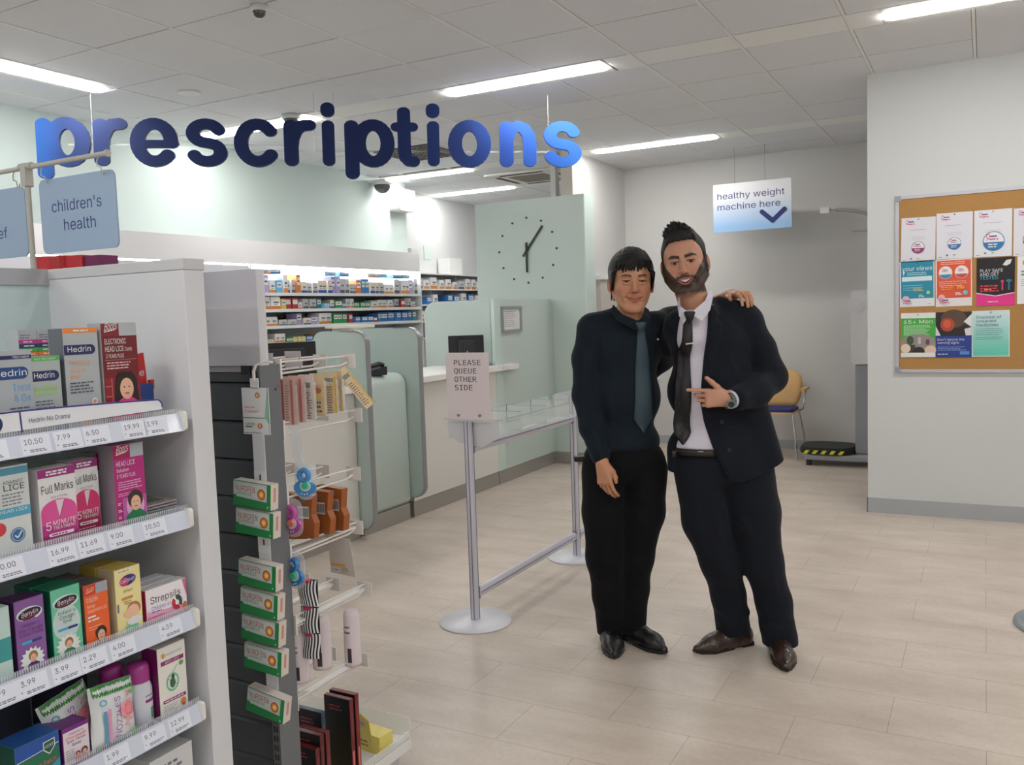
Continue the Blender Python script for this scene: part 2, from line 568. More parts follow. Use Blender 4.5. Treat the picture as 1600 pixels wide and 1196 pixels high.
# air conditioning cassette
t = empty('air_conditioner', (-4.42, 8.83, CEIL)); tag(t, 'square white ceiling air conditioning cassette beyond the clock panel', 'air conditioner')
b = MB(); b.box(-0.42, 0.42, -0.42, 0.42, -0.025, 0.0, mat((222, 220, 212), 0.45)); b.build('fascia', t, bevel=0.006)
b = MB()
for i in range(14):
    b.box(-0.22, 0.22, -0.215+i*0.0325, -0.2+i*0.0325, -0.031, -0.025, mat((150, 146, 134), 0.6))
b.box(-0.22, 0.22, -0.22, 0.24, -0.027, -0.0245, mat((110, 106, 96), 0.7)); b.build('intake_grille', t)
for s, (x0, x1, y0, y1) in enumerate(((-0.26, 0.26, -0.36, -0.31), (-0.26, 0.26, 0.31, 0.36), (-0.36, -0.31, -0.26, 0.26), (0.31, 0.36, -0.26, 0.26))):
    b = MB(); b.box(x0, x1, y0, y1, -0.0275, -0.024, mat((40, 40, 40), 0.6)); b.build('air_slot', t)
t = empty('ceiling_vent', (-4.66, 6.9, CEIL)); tag(t, 'dark metal mesh ceiling vent seen behind the letters t and i', 'vent')
b = MB(); b.box(-0.3, 0.3, -0.3, 0.3, -0.004, 0.002, mat((52, 50, 48), 0.7)); b.build('backing', t)
b = MB()
for i in range(11):
    a = -0.29+i*0.058
    b.box(a, a+0.008, -0.3, 0.3, -0.014, -0.004, mat((130, 128, 124), 0.5)); b.box(-0.3, 0.3, a, a+0.008, -0.012, -0.004, mat((130, 128, 124), 0.5))
b.build('mesh_grille', t)
b = MB(); b.rbox(-5.86, -5.70, 8.04, 8.34, 2.66, 2.90, 0.02, WPAINT, 'x'); o = b.build('wall_box', bevel=0.01); tag(o, 'white boxy unit high on the mint wall near its far end', 'wall unit')
# pipe and post between the clock panel and the ceiling
b = MB(); b.box(-3.70, -3.645, 7.72, 7.80, 2.576, CEIL, mat((205, 205, 205), 0.4)); o = b.build('support_post'); tag(o, 'thin white post rising from the clock panel to the ceiling', 'post')
b = MB(); b.box(-3.56, -3.44, 7.66, 7.86, 2.576, CEIL, mat((205, 200, 190), 0.5)); o = b.build('support_post'); tag(o, 'broader beige post rising from the clock panel to the ceiling', 'post')
b = MB(); b.box(-3.48, -3.40, 8.22, 8.72, 1.79, 1.83, WPAINT); b.box(-3.48, -3.42, 8.24, 8.70, 1.45, 1.79, mat((196, 190, 182), 0.6)); o = b.build('wall_ledge'); tag(o, 'small pale boxed ledge on the alcove wall behind the man in the dark shirt', 'ledge')
# ================================================================== DISPENSARY COUNTER
MINTF = mat((194, 208, 202), 0.3, name='mint_laminate')
MINTD = mat((190, 206, 201), 0.22, name='mint_divider_glass')
EDGE = mat((150, 152, 156), 0.35, metal=0.3, name='grey_edge_trim')
LAM = mat((224, 222, 216), 0.35, name='white_laminate')
PLINTH = mat((160, 157, 150), 0.35, metal=0.3, name='brushed_plinth')
SLAB = mat((236, 234, 228), 0.3, name='white_worktop')

def divider(label, y, x0, x1, z0, z1, r, thick=0.045):
    t = empty('counter_divider', (x1, y, z0)); tag(t, label, 'divider')
    h = z1-z0; L = x1-x0
    b = MB()
    b.prism(rrect(-L, 0, -0.004, h, (r, r, r*0.9, 0.0), 8), 0.006, thick-0.006, MINTD, 'y'); b.build('panel', t)
    # grey trim that runs round the front end and both corners
    outer = rrect(-L, 0, 0, h, (r, r, r*0.9, 0.0), 8)
    b = MB()
    pts = [(-0.22, 0)]+outer[0:18]+[(-0.22, h)]
    n = len(pts); vs = []
    for (a, c) in pts:
        vs += [(a, 0, c), (a, thick, c)]
    cen = Vector((-L/2, 0, h/2))
    inner = [(a-(0.005 if a > -0.21 else 0), c+(0.005 if c < h/2 else -0.005)) for a, c in pts]
    vi = []
    for (a, c) in inner:
        vi += [(a, 0, c), (a, thick, c)]
    fs = [(2*i, 2*i+1, 2*i+3, 2*i+2) for i in range(n-1)]
    b.add(vs, [f[::-1] for f in fs], EDGE)
    k = 2*n
    b.add(vs+vi, [(2*i, 2*i+2, k+2*i+2, k+2*i) for i in range(n-1)], EDGE)
    b.add(vs+vi, [(2*i+1, k+2*i+1, k+2*i+3, 2*i+3) for i in range(n-1)], EDGE)
    b.build('edge_trim', t)
    return t

# counter carcass in three runs
def counter(label, y0, y1, front, top_over=0.07, curved=False):
    t = empty('counter_unit', (-3.68, y0, 0)); tag(t, label, 'counter')
    L = y1-y0
    if curved:
        prof = [(-0.6, 0.12), (-0.02, 0.12), (0.0, 0.15), (0.0, 0.99)]
        for i in range(1, 9):
            a = i*PI/16
            prof.append((-0.085+0.085*math.cos(a), 0.99+0.085*math.sin(a)))
        prof += [(-0.6, 1.075)]
        b = MB(); n = len(prof)
        b.prism([(p[0], p[1]) for p in prof], 0, L, front, 'y', smooth=True); b.build('front_panel', t)
    else:
        b = MB(); b.box(-0.6, 0, 0, L, 0.12, 0.99, front); b.build('front_panel', t)
        b = MB(); b.box(-0.62, top_over, 0, L, 0.99, 1.035, SLAB); b.build('worktop', t, bevel=0.004)
    b = MB(); b.box(-0.5, -0.006, 0, L, 0.0, 0.12, PLINTH); b.build('plinth', t)
    return t
counter('white pharmacy counter run behind the hanging pegs, left of the first divider', 3.0, 4.57, LAM)
counter('mint green counter bay with rounded top edge between the two rounded dividers', 4.62, 5.16, MINTF, curved=True)
counter('white pharmacy counter run with a dark monitor, behind the queue sign', 5.21, 6.487, LAM)
divider('nearest mint counter divider with grey edge and rounded corners', 4.572, -4.02, -3.565, 0.06, 1.395, 0.09)
divider('second mint counter divider with grey edge, right of the mint bay', 5.162, -4.12, -3.555, 0.16, 1.40, 0.09)
# end screen with the picture frame
t = empty('counter_screen', (-3.68, 6.50, 0)); tag(t, 'tall mint green screen panel that ends the counter, a small frame hung on it', 'screen')
b = MB(); b.prism(rrect(0.0, 0.12, 1.13, 1.60, (0, 0.05, 0, 0), 6), -0.04, 0.0, MINTF, 'x'); b.build('side_panel', t)
b = MB(); b.prism(rrect(-0.72, 0.12, 0.0, 1.60, (0, 0.0, 0.12, 0), 6), 0.0, 0.035, MINTD, 'y'); b.build('return_panel', t)
b = MB(); b.box(-0.03, 0.002, -0.012, 0.10, 0.12, 1.605, mat((204, 222, 215), 0.25)); b.build('corner_post', t)
b = MB(); b.box(-0.5, -0.006, 0, 1.13, 0, 0.12, PLINTH); b.build('plinth', t)
b = MB(); b.box(-0.42, 0.07, 0.037, 0.29, 0.99, 1.035, SLAB); b.build('worktop', t, bevel=0.004)
# picture frame
t = empty('picture_frame', (-3.68, 6.61, 1.31)); tag(t, 'small silver frame with a printed notice hung on the mint screen', 'picture frame')
b = MB()
b.box(0, 0.018, 0, 0.36, 0, 0.025, STEEL); b.box(0, 0.018, 0, 0.36, 0.205, 0.23, STEEL)
b.box(0, 0.018, 0, 0.025, 0.025, 0.205, STEEL); b.box(0, 0.018, 0.335, 0.36, 0.025, 0.205, STEEL); b.build('frame', t)
b = MB(); b.box(0, 0.006, 0.025, 0.335, 0.025, 0.205, WHITE)
f = b.face((0.0062, 0.025, 0.025), (0, 1, 0), (0, 0, 1)); f.lines(0.03, 0.155, 0.2, 9, 0.016, 0.004, mat((120, 120, 130), 0.7), 3); b.build('notice', t)

# the clock panel
t = empty('clock_panel', (-3.915, 7.76, 0)); tag(t, 'tall mint green panel carrying the big clock, beside the alcove', 'panel')
b = MB(); b.box(-0.595, 0.595, -0.12, 0.12, 0.0, 2.576, MINTF); b.build('board', t)
b = MB(); b.box(0.235, 0.60, -0.128, -0.12, 0, 0.115, PLINTH); b.box(0.595, 0.603, -0.128, 0.12, 0, 0.115, PLINTH); b.build('skirting', t)
b = MB(); b.box(0.585, 0.597, -0.121, -0.1, 0.115, 2.576, mat((204, 222, 215), 0.25)); b.build('corner_trim', t)
t = empty('wall_clock', (-3.93, 7.64, 2.085)); tag(t, 'large black clock of dots and two hands, mounted on the mint panel', 'clock')
BK = mat((24, 26, 30), 0.4)
for i in range(12):
    a = PI/2-i*PI/6
    b = MB(); b.cyl((0.315*math.cos(a), -0.006, 0.315*math.sin(a)), 0.0105, 0.008, BK, 'y', 12)
    o = b.build('hour_dot', t)
def hand(name, ang, l, back, w, y):
    b = MB(); b.box(-w/2, w/2, y-0.004, y, -back, l, BK); o = b.build(name, t); o.rotation_euler = (0, ang, 0); return o
hand('minute_hand', math.radians(38), 0.285, 0.075, 0.022, -0.012)
hand('hour_hand', math.radians(180.5), 0.215, 0.075, 0.022, -0.02)
b = MB(); b.cyl((0, -0.026, 0), 0.014, 0.028, BK, 'y', 14); b.build('spindle', t)

# monitors and small things on the counter
def monitor(label, loc, rz, w=0.44, h=0.27, back=True):
    t = empty('monitor', loc, rz); tag(t, label, 'monitor')
    D = mat((22, 23, 26), 0.45); D2 = mat((38, 40, 44), 0.5)
    b = MB(); b.box(-w/2, w/2, -0.012, 0.012, 0.07, 0.07+h, D); b.box(-w/2+0.08, w/2-0.08, -0.04, -0.012, 0.11, 0.03+h, D2); b.build('casing', t, bevel=0.006)
    b = MB(); b.box(-0.025, 0.025, -0.06, -0.03, 0.0, 0.2, D2); b.box(-0.002, 0.004, -0.0615, -0.06, 0.04, 0.14, mat((200, 200, 200), 0.4)); b.build('stand', t)
    b = MB(); b.box(-0.1, 0.1, -0.1, 0.08, 0, 0.012, D); b.build('base', t, bevel=0.004)
    b = MB(); b.box(-w/2+0.012, w/2-0.012, 0.0121, 0.0126, 0.085, 0.06+h, mat((12, 14, 18), 0.12)); b.build('screen', t)
    return t
monitor('dark monitor seen from behind on the counter, above the queue sign', (-3.84, 6.28, 1.035), math.radians(38), 0.30, 0.20)
monitor('wide dark monitor on the left counter, behind the peg display', (-3.95, 4.15, 1.035), math.radians(60), 0.52, 0.235)
t = empty('telephone', (-3.80, 4.90, 1.075), 1.2); tag(t, 'black desk telephone on the mint counter bay', 'telephone')
b = MB(); b.prism([(-0.09, 0), (0.09, 0), (0.09, 0.06), (-0.09, 0.025)], -0.09, 0.09, mat((28, 30, 33), 0.4), 'y'); b.build('body', t, bevel=0.005)
b = MB(); b.tube([(-0.08, -0.05, 0.040), (-0.05, -0.05, 0.058), (0.05, -0.05, 0.078), (0.085, -0.05, 0.066)], 0.016, mat((24, 26, 28), 0.35)); b.build('handset', t)
b = MB(); b.box(0, 0.004, 0, 0.2, 0, 0.14, WHITE); f = b.face((0.004, 0, 0), (0, 1, 0), (0, 0, 1)); f.lines(0.02, 0.09, 0.12, 3, 0.014, 0.004, mat((140, 140, 150), 0.7), 1); f.ring(0.165, 0.09, 0.008, 0.012, mat((90, 140, 190), 0.6)); o = b.build('notice_card', None, (-4.0, 4.90, 1.076)); tag(o, 'white printed card standing behind the desk telephone', 'card')
b = MB(); b.box(-0.07, 0.07, -0.05, 0.05, 0, 0.028, mat((150, 185, 215), 0.5)); b.box(-0.068, 0.068, -0.048, 0.048, 0.028, 0.05, mat((235, 238, 240), 0.5)); o = b.build('leaflet_stack', None, (-3.79, 6.42, 1.035), (0, 0, 0.5)); tag(o, 'small blue and white stack of boxes at the end of the counter', 'leaflets')
b = MB(); b.box(-0.05, 0.05, -0.03, 0.03, 0, 0.12, WHITE); o = b.build('card_box', None, (-3.93, 6.41, 1.035), (0, 0, 0.4)); tag(o, 'white upright box beside the dark monitor near the mint screen', 'box')
t = empty('desk_printer', (-4.0, 3.78, 1.035)); tag(t, 'pale printer on the left counter beside the wide monitor', 'printer')
b = MB(); b.box(-0.16, 0.16, -0.15, 0.14, 0, 0.15, mat((196, 198, 200), 0.5)); b.build('body', t, bevel=0.01)
b = MB(); b.box(-0.13, 0.13, -0.13, 0.08, 0.15, 0.19, mat((238, 238, 238), 0.5)); b.build('paper_tray', t)
b = MB(); b.box(0, 0.15, 0, 0.26, 0, 0.005, mat((48, 50, 54), 0.5)); b.box(0.02, 0.13, 0.02, 0.24, 0.005, 0.014, mat((60, 62, 66), 0.5)); o = b.build('keyboard', None, (-3.86, 4.15, 1.035)); tag(o, 'dark keypad lying on the white worktop left of the nearest divider', 'keypad')
b = MB(); b.box(-0.17, 0.17, -0.12, 0.12, 0, 0.022, mat((226, 222, 205), 0.4)); o = b.build('shelf_board', None, (-4.40, 5.45, 1.404), (0, 0, 0.9)); tag(o, 'cream flat tray lying level with the tops of the dividers', 'tray')
b = MB(); b.box(-4.50, -4.30, 5.36, 5.54, 0, 1.404, mat((214, 214, 208), 0.5)); o = b.build('back_cabinet'); tag(o, 'pale cabinet behind the counter under the cream tray', 'cabinet')
# ================================================================== DISPENSARY RACKS
RACKW = mat((226, 227, 228), 0.4, name='rack_white')
t = empty('dispensary_rack', (-5.845, 2.0, 0)); tag(t, 'long white wall rack of medicine stock with a fascia above', 'rack')
RX = 0.395   # front of the shelves, from the wall
RL = 6.0
b = MB(); b.box(0, 0.012, 0, RL, 0.0, 2.12, mat((200, 202, 203), 0.5)); b.build('back_panel', t)
b = MB(); b.box(RX-0.02, RX+0.0, 0, RL, 1.965, 2.165, mat((236, 234, 236), 0.45)); b.box(0.012, RX-0.02, 0, RL, 2.10, 2.115, RACKW); b.build('fascia', t)
shelf_z = [1.72, 1.577, 1.432, 1.282, 1.13, 0.97, 0.80, 0.62]
for z in shelf_z:
    b = MB(); b.box(0.012, RX, 0, RL, z-0.012, z, RACKW); b.box(RX-0.004, RX+0.003, 0, RL, z-0.022, z+0.006, RACKW); b.build('shelf', t)
for y in (3.48, 6.0):
    b = MB(); b.box(0.012, RX+0.012, y-0.012, y+0.0, 0, 1.965, RACKW); b.build('upright', t)
b = MB(); b.box(0.02, RX, 0, 3.46, 1.0, 1.95, mat((214, 214, 222), 0.45)); b.build('side_panel', t)
b = MB(); b.box(0.22, 0.37, 0.1, RL-0.02, 1.942, 1.966, mat((255, 253, 250), 0.4, emit=14.0)); o = b.build('pelmet_light', None, (-5.845, 2.0, 0)); tag(o, 'long lit strip lamp under the fascia over the medicine rack', 'strip light')

rnd = random.Random(11)
names = {}
STOCK = [('white', (232, 232, 232)), ('pale grey', (200, 200, 202)), ('blue', (60, 120, 190)), ('light blue', (110, 180, 215)), ('lilac', (176, 160, 200)),
         ('green', (50, 150, 90)), ('orange', (205, 120, 60)), ('red', (180, 60, 60)), ('yellow', (222, 200, 110)), ('teal', (50, 130, 145)), ('cream', (226, 216, 196)), ('brown', (150, 95, 60))]
_protos = {}
def stock_proto(cn, col, kind):
    key = (cn, kind)
    if key in _protos: return _protos[key]
    b = MB()
    m = mat(col, 0.5)
    b.box(-0.5, 0.5, 0, 1, 0, 1, m)
    f = b.face((-0.5, 0, 0), (1, 0, 0), (0, 0, 1)); f.step = 0.004
    k = rnd.random()
    acc = rnd.choice([(40, 80, 160), (190, 60, 80), (60, 150, 110), (90, 90, 100), (230, 230, 230), (210, 130, 60)])
    if sum(col) > 560:
        f.rect(0.0, 0.0, 1.0, 0.28, mat(acc, 0.5)) if k < 0.5 else f.rect(0.0, 0.0, 0.22, 1.0, mat(acc, 0.5))
        f.rect(0.3, 0.5, 0.85, 0.62, mat((110, 112, 120), 0.6)); f.rect(0.3, 0.36, 0.7, 0.42, mat((150, 150, 156), 0.6))
    else:
        f.rect(0.1, 0.45, 0.9, 0.85, mat((232, 232, 232), 0.5)); f.rect(0.2, 0.6, 0.75, 0.7, mat(acc, 0.5))
    me = b
    o = b.build('medicine_box', None)
    _protos[key] = [o, False]
    return _protos[key]
def put_stock(cn, col, x, y, z, w, d, h, label, group, rz=PI/2, kind=0, cat='box'):
    p = stock_proto(cn, col, kind)
    if not p[1]:
        o = p[0]; p[1] = True
    else:
        o = p[0].copy(); COL.objects.link(o)
    o.location = (x, y, z); o.scale = (w, d, h); o.rotation_euler = (0, 0, rz)
    tag(o, label, cat, group)
    return o
rows = [(1.72, 'top', 0.235, 0.09, 0.17, 0.045, 0.085), (1.577, 'second', 0.12, 0.045, 0.118, 0.05, 0.11), (1.432, 'third', 0.12, 0.04, 0.115, 0.05, 0.12), (1.282, 'fourth', 0.12, 0.04, 0.09, 0.05, 0.11)]
for z, nm, clr, h0, h1, w0, w1 in rows:
    y = 5.52
    last = None
    while y < 7.94:
        cn, col = rnd.choice(STOCK[:5] if nm == 'top' and rnd.random() < 0.75 else STOCK)
        if rnd.random() < 0.45: cn, col = STOCK[rnd.choice((0, 0, 1, 10))]
        run = rnd.choice((1, 1, 2, 3))
        wd = rnd.uniform(w0, w1); hh = rnd.uniform(h0, h1)
        for r in range(run):
            if y+wd > 7.97: break
            if nm == 'fourth' and y > 6.3: 
                y += wd; continue
            dx = rnd.uniform(0.0, 0.03)
            label = '%s medicine carton on the %s shelf of the long stock rack' % (cn, nm)
            put_stock(cn, col, -5.845+RX-0.012-dx, y+wd/2, z, wd*0.94, rnd.uniform(0.1, 0.17), hh, label, '%s cartons on the %s rack shelf' % (cn, nm), PI/2+rnd.choice((0.03, 0.03, 0.12, 0.25))*rnd.uniform(-1, 1))
            y += wd
        y += rnd.uniform(0, 0.012)
    # loose cartons laid on top of the front row
    if nm == 'top':
        for q in range(9):
            yy = rnd.uniform(5.6, 7.8); cn, col = rnd.choice([STOCK[0], STOCK[0], STOCK[3], STOCK[2]])
            put_stock(cn, col, -5.845+RX-0.02, yy, z+0.172, 0.15, 0.12, 0.035, '%s carton lying flat on top of the top shelf row of the stock rack' % cn, '%s cartons lying on the top rack row' % cn, PI/2+rnd.uniform(-0.1, 0.1))
    # second row deeper in the shelf
    if nm in ('second', 'third'):
        y = 5.55
        while y < 7.9:
            cn, col = rnd.choice(STOCK); wd = rnd.uniform(0.07, 0.14)
            put_stock(cn, col, -5.845+RX-0.22, y+wd/2, z, wd*0.94, 0.12, rnd.uniform(0.06, 0.115), '%s medicine carton deep on the %s shelf of the long stock rack' % (cn, nm), '%s cartons at the back of the %s rack shelf' % (cn, nm))
            y += wd+rnd.uniform(0, 0.05)

# second rack in the recess at the far end
t = empty('recess_rack', (-6.275, 8.55, 0)); tag(t, 'white slotted rack on the far recess wall holding tilted bins', 'rack')
b = MB(); b.box(0, 0.01, 0, 2.3, 0.3, 2.02, RACKW); b.build('back_panel', t)
for z in (2.0, 1.81, 1.62, 1.42, 1.22):
    b = MB(); b.box(0.01, 0.33, 0, 2.3, z-0.015, z, RACKW); b.build('shelf', t)
for y in (0.6, 1.2, 1.8):
    b = MB(); b.box(0.01, 0.2, y-0.005, y+0.005, 1.22, 2.0, RACKW); b.build('shelf_divider', t)
for z, nm in ((1.81, 'upper'), (1.62, 'lower'), (1.42, 'bottom')):
    y = 8.68
    while y < 10.7:
        cn, col = rnd.choice([STOCK[0], STOCK[0], STOCK[1], STOCK[10], STOCK[2], STOCK[7]] if nm != 'upper' else [STOCK[0], STOCK[0], STOCK[1]])
        wd = rnd.uniform(0.1, 0.17)
        if rnd.random() > 0.18:
            put_stock(cn, col, -6.275+0.31, y+wd/2, z, wd*0.85, 0.18, rnd.uniform(0.09, 0.15), '%s box on the %s shelf of the far recess rack' % (cn, nm), '%s boxes on the %s recess shelf' % (cn, nm), PI/2)
        y += wd+rnd.uniform(0.01, 0.05)
for k, (y, cn) in enumerate(((8.75, 'tall'), (9.6, 'square'))):
    b = MB(); b.box(0, 0.18, 0, 0.3 if k else 0.12, 0, 0.22 if k else 0.3, WHITE); o = b.build('storage_box', None, (-6.25, y, 2.0)); tag(o, '%s white storage box on top of the far recess rack' % cn, 'box')
b = MB(); b.box(0, 0.006, 0, 0.16, 0, 0.17, mat((200, 212, 206), 0.5)); o = b.build('wall_notice', None, (-6.279, 9.32, 2.2)); tag(o, 'small pale green notice on the far recess wall', 'notice')
for p in list(_protos.values()):
    if not p[1]:
        bpy.data.objects.remove(p[0], do_unlink=True)
# red boxes stacked on the stock seen over the near gondola
b = None
# ================================================================== NEAR SHELVING UNIT WITH PRICED SHELVES
GW = mat((210, 211, 215), 0.5, name='gondola_white')
GWI = mat((203, 205, 211), 0.5, name='gondola_inner')
MEL = mat((190, 208, 206), 0.4, name='back_board')
RAILW = mat((205, 211, 228), 0.25, coat=0.5, name='price_rail')
TICK = mat((222, 226, 238), 0.4)
INK = mat((52, 54, 66), 0.6)
INKG = mat((120, 124, 140), 0.6)
GL = Vector((-1.75, 0.8, 0))
gon = empty('shelving_unit', GL)
tag(gon, 'grey white priced shelving unit of small remedies at the left edge', 'shelving')
def gpart(b, name, parent=None, **kw):
    o = b.build(name, parent or gon, **kw)
    if parent is None or parent is gon: o.location = -GL
    return o
b = MB(); b.box(-1.975, -1.96, -0.4, 1.314, 0.1, 1.575, MEL); gpart(b, 'back_panel')
b = MB(); b.box(-1.985, -1.955, -0.4, 1.314, 1.575, 1.613, GREYP); gpart(b, 'top_rail')
b = MB(); b.box(-1.975, -1.50, 1.314, 1.369, 0.0, 1.588, GW); b.box(-1.977, -1.498, 1.312, 1.371, 1.588, 1.612, mat((198, 198, 201), 0.45)); gpart(b, 'end_panel', bevel=0.002)
b = MB(); b.box(-1.96, -1.50, -0.4, 1.312, 0, 0.14, GREYP); gpart(b, 'base_plinth')
decks = [1.272, 1.062, 0.842, 0.632, 0.425, 0.2]
prices = [[(0.875, '8.50'), (0.955, '10.50'), (1.018, '7.99'), (1.078, '6.50'), (1.162, '19.99'), (1.215, '3.99')],
          [(0.888, '10.00'), (0.99, '16.99'), (1.05, '11.69'), (1.115, '9.00'), (1.195, '10.50')],
          [(0.86, '3.99'), (0.915, '3.99'), (0.98, '3.99'), (1.038, '2.29'), (1.102, '4.00'), (1.218, '4.59')],
          [(1.072, '1.99'), (1.16, '9.99'), (1.225, '12.99')],
          [], []]
RIDGE = mat((226, 228, 234), 0.12, alpha=0.22, name='ribbed_clear_riser')
for k, z in enumerate(decks):
    b = MB(); b.box(-1.96, -1.512, -0.4, 1.300, z-0.018, z, GWI); s = gpart(b, 'shelf')
    # slanted price rail with tickets
    b = MB()
    b.prism([(-1.512, z-0.028), (-1.497, z-0.026), (-1.507, z+0.012), (-1.512, z+0.012)], -0.4, 1.286, RAILW, 'y')
    b.rbox(-1.515, -1.492, 1.286, 1.293, z-0.026, z+0.016, 0.008, mat((228, 226, 220), 0.4), 'y')
    V = Vector((-0.010, 0, 0.038)).normalized()
    f = b.face((-1.4972, 0, z-0.0255), (0, 1, 0), V)
    for y, p in prices[k]:
        f.k = 1
        f.rect(y-0.022, 0.002, y+0.034, 0.036, TICK)
        f.text(p, y-0.016, 0.02, 0.0095, INK, sx=1.0)
        f.lines(y-0.008, 0.0085, 0.036, 2, 0.0032, 0.002, INKG, k*7)
        f.rect(y-0.018, 0.010, y-0.016, 0.012, INK)
    o = b.build('price_rail', s)
    if k < 5:
        b = MB(); b.box(-1.5185, -1.517, -0.4, 1.298, z, z+0.021, RIDGE)
        y = 0.60
        RB = mat((232, 234, 238), 0.25, alpha=0.8)
        while y < 1.296:
            b.box(-1.5168, -1.5158, y, y+0.0010, z+0.010, z+0.020, RB); y += 0.0048
        o = b.build('riser_strip', s)

def carton(name, label, w, d, h, base, draw, loc, rz=PI/2, group=None, side=None, top=None, cat='box', tilt=0.0, bevel=0.0006):
    b = MB()
    m = mat(base, 0.42)
    b.box(-w/2, w/2, 0, d, 0, h, m)
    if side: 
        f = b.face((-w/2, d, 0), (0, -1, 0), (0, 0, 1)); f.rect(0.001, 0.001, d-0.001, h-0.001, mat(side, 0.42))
    if top:
        f = b.face((-w/2, 0, h), (1, 0, 0), (0, 1, 0)); f.rect(0.001, 0.001, w-0.001, d-0.001, mat(top, 0.42))
    f = b.face((-w/2, 0, 0), (1, 0, 0), (0, 0, 1))
    draw(f, w, h)
    o = b.build(name, None, loc, (tilt, 0, rz))
    tag(o, label, cat, group)
    return o
def C(*c): return mat(c, 0.45)
NAVY = C(24, 38, 88)
def portrait(f, u, v, s, hair, skin, top, longhair=False, bg=None):
    """small printed head-and-shoulders"""
    if bg: f.ell(u, v+0.1*s, 0.62*s, 0.7*s, bg)
    if longhair: f.poly([(u-0.4*s, v-0.55*s), (u-0.36*s, v+0.3*s), (u-0.2*s, v+0.52*s), (u+0.2*s, v+0.52*s), (u+0.36*s, v+0.3*s), (u+0.4*s, v-0.55*s)], hair)
    else: f.ell(u, v+0.2*s, 0.34*s, 0.36*s, hair)
    f.poly([(u-0.5*s, v-0.8*s), (u-0.45*s, v-0.4*s), (u-0.15*s, v-0.2*s), (u+0.15*s, v-0.2*s), (u+0.45*s, v-0.4*s), (u+0.5*s, v-0.8*s)], top)
    f.ell(u, v+0.05*s, 0.22*s, 0.3*s, skin)
    f.ell(u-0.08*s, v+0.1*s, 0.03*s, 0.02*s, mat((50, 35, 30), 0.5)); f.ell(u+0.08*s, v+0.1*s, 0.03*s, 0.02*s, mat((50, 35, 30), 0.5))
    f.ell(u, v-0.08*s, 0.08*s, 0.025*s, mat((190, 90, 90), 0.5))
SKINP = C(226, 180, 150)
FX = -1.528
# --- shelf 1
Z = decks[0]
def hedrin_base(f, w, h, y, col, txt=True):
    f.poly([(0, y), (w*0.78, y)]+[(w*0.78+0.0095*math.cos(a), y+0.0095+0.0095*math.sin(a)) for a in [-PI/2+i*PI/8 for i in range(9)]]+[(0, y+0.019)], col)
    f.text('Hedrin', w*0.1, y+0.0055, 0.0105, WHITE, w=w*0.68, bold=0.02)
def d1(f, w, h):
    f.rect(0, h-0.016, w, h-0.009, NAVY); f.text('TREATMENT', w*0.96, h-0.0145, 0.004, WHITE, al='r')
    f.poly(rrect(0, h-0.052, w*0.9, h-0.03, (0.011, 0.011, 0, 0), 5), C(30, 70, 130)); f.text('Hedrin', w*0.86, h-0.046, 0.0115, WHITE, w=w*0.8, al='r', bold=0.02)
    LB = C(90, 170, 220); f.text('Treat', w*0.5, h-0.074, 0.014, LB, al='l', w=w*0.44, bold=0.01); f.text('& Go', w*0.52, h-0.093, 0.013, LB, w=w*0.4, bold=0.01)
    f.lines(w*0.4, h-0.106, w*0.55, 5, 0.006, 0.0026, C(80, 90, 110), 5)
carton('medicine_carton', 'silver head lice carton with light blue lettering, leftmost on the top shelf', 0.078, 0.04, 0.163, (168, 174, 180), d1, (FX-0.01, 0.948, Z))
def dband(f, w, h):
    f.lines(w*0.1, h-0.012, w*0.7, 2, 0.005, 0.0022, C(110, 114, 120), 2)
    for i, c in enumerate(((190, 60, 140), (30, 50, 100), (80, 165, 80), (225, 130, 60))):
        f.rect(0, h-0.028-i*0.0085, w, h-0.020-i*0.0085, C(*c)); f.lines(w*0.25, h-0.0255-i*0.0085, w*0.6, 1, 1, 0.0024, WHITE, i)
for y, nm in ((1.0995, 'left'), (1.1400, 'right')):
    carton('medicine_carton', '%s of the two striped silver cartons standing behind the green one on the top shelf' % nm, 0.0395, 0.04, 0.199, (176, 181, 186), dband, (-1.72, y, Z))
def d3(f, w, h):
    f.rect(0, h-0.0085, w, h-0.0005, C(80, 170, 85)); f.text('FAST TREATMENT', w/2, h-0.0065, 0.0035, WHITE, al='c')
    hedrin_base(f, w, h, h-0.046, NAVY)
    g = C(150, 190, 120); f.lines(w*0.08, h-0.062, w*0.8, 2, 0.009, 0.006, g, 4); f.lines(w*0.08, h-0.085, w*0.7, 4, 0.006, 0.0025, C(90, 100, 120), 6)
    f.ell(w*0.8, 0.02, 0.012, 0.01, C(120, 160, 190))
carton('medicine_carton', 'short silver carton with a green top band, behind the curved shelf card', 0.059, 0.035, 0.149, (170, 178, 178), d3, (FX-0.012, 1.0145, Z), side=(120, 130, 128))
def d4(f, w, h):
    f.rect(0, h-0.010, w, h-0.001, C(228, 130, 50)); f.lines(w*0.3, h-0.007, w*0.45, 1, 1, 0.0028, WHITE, 1)
    hedrin_base(f, w, h, h-0.052, NAVY)
    g = C(235, 160, 110); f.text('Protect', w*0.12, h-0.072, 0.010, g, w=w*0.6, bold=0.01); f.text('& Go', w*0.14, h-0.086, 0.009, g, w=w*0.4, bold=0.01); f.text('Mist', w*0.14, h-0.099, 0.008, g, w=w*0.28, bold=0.01)
    f.lines(w*0.1, h-0.108, w*0.75, 4, 0.006, 0.0028, C(80, 90, 110), 8)
    f.ell(w*0.5, 0.026, 0.018, 0.022, C(120, 80, 60)); f.ell(w*0.5, 0.02, 0.013, 0.018, SKINP); f.ring(w*0.78, 0.055, 0.004, 0.0065, WHITE); f.ell(w*0.78, 0.055, 0.0038, 0.0038, C(230, 150, 120))
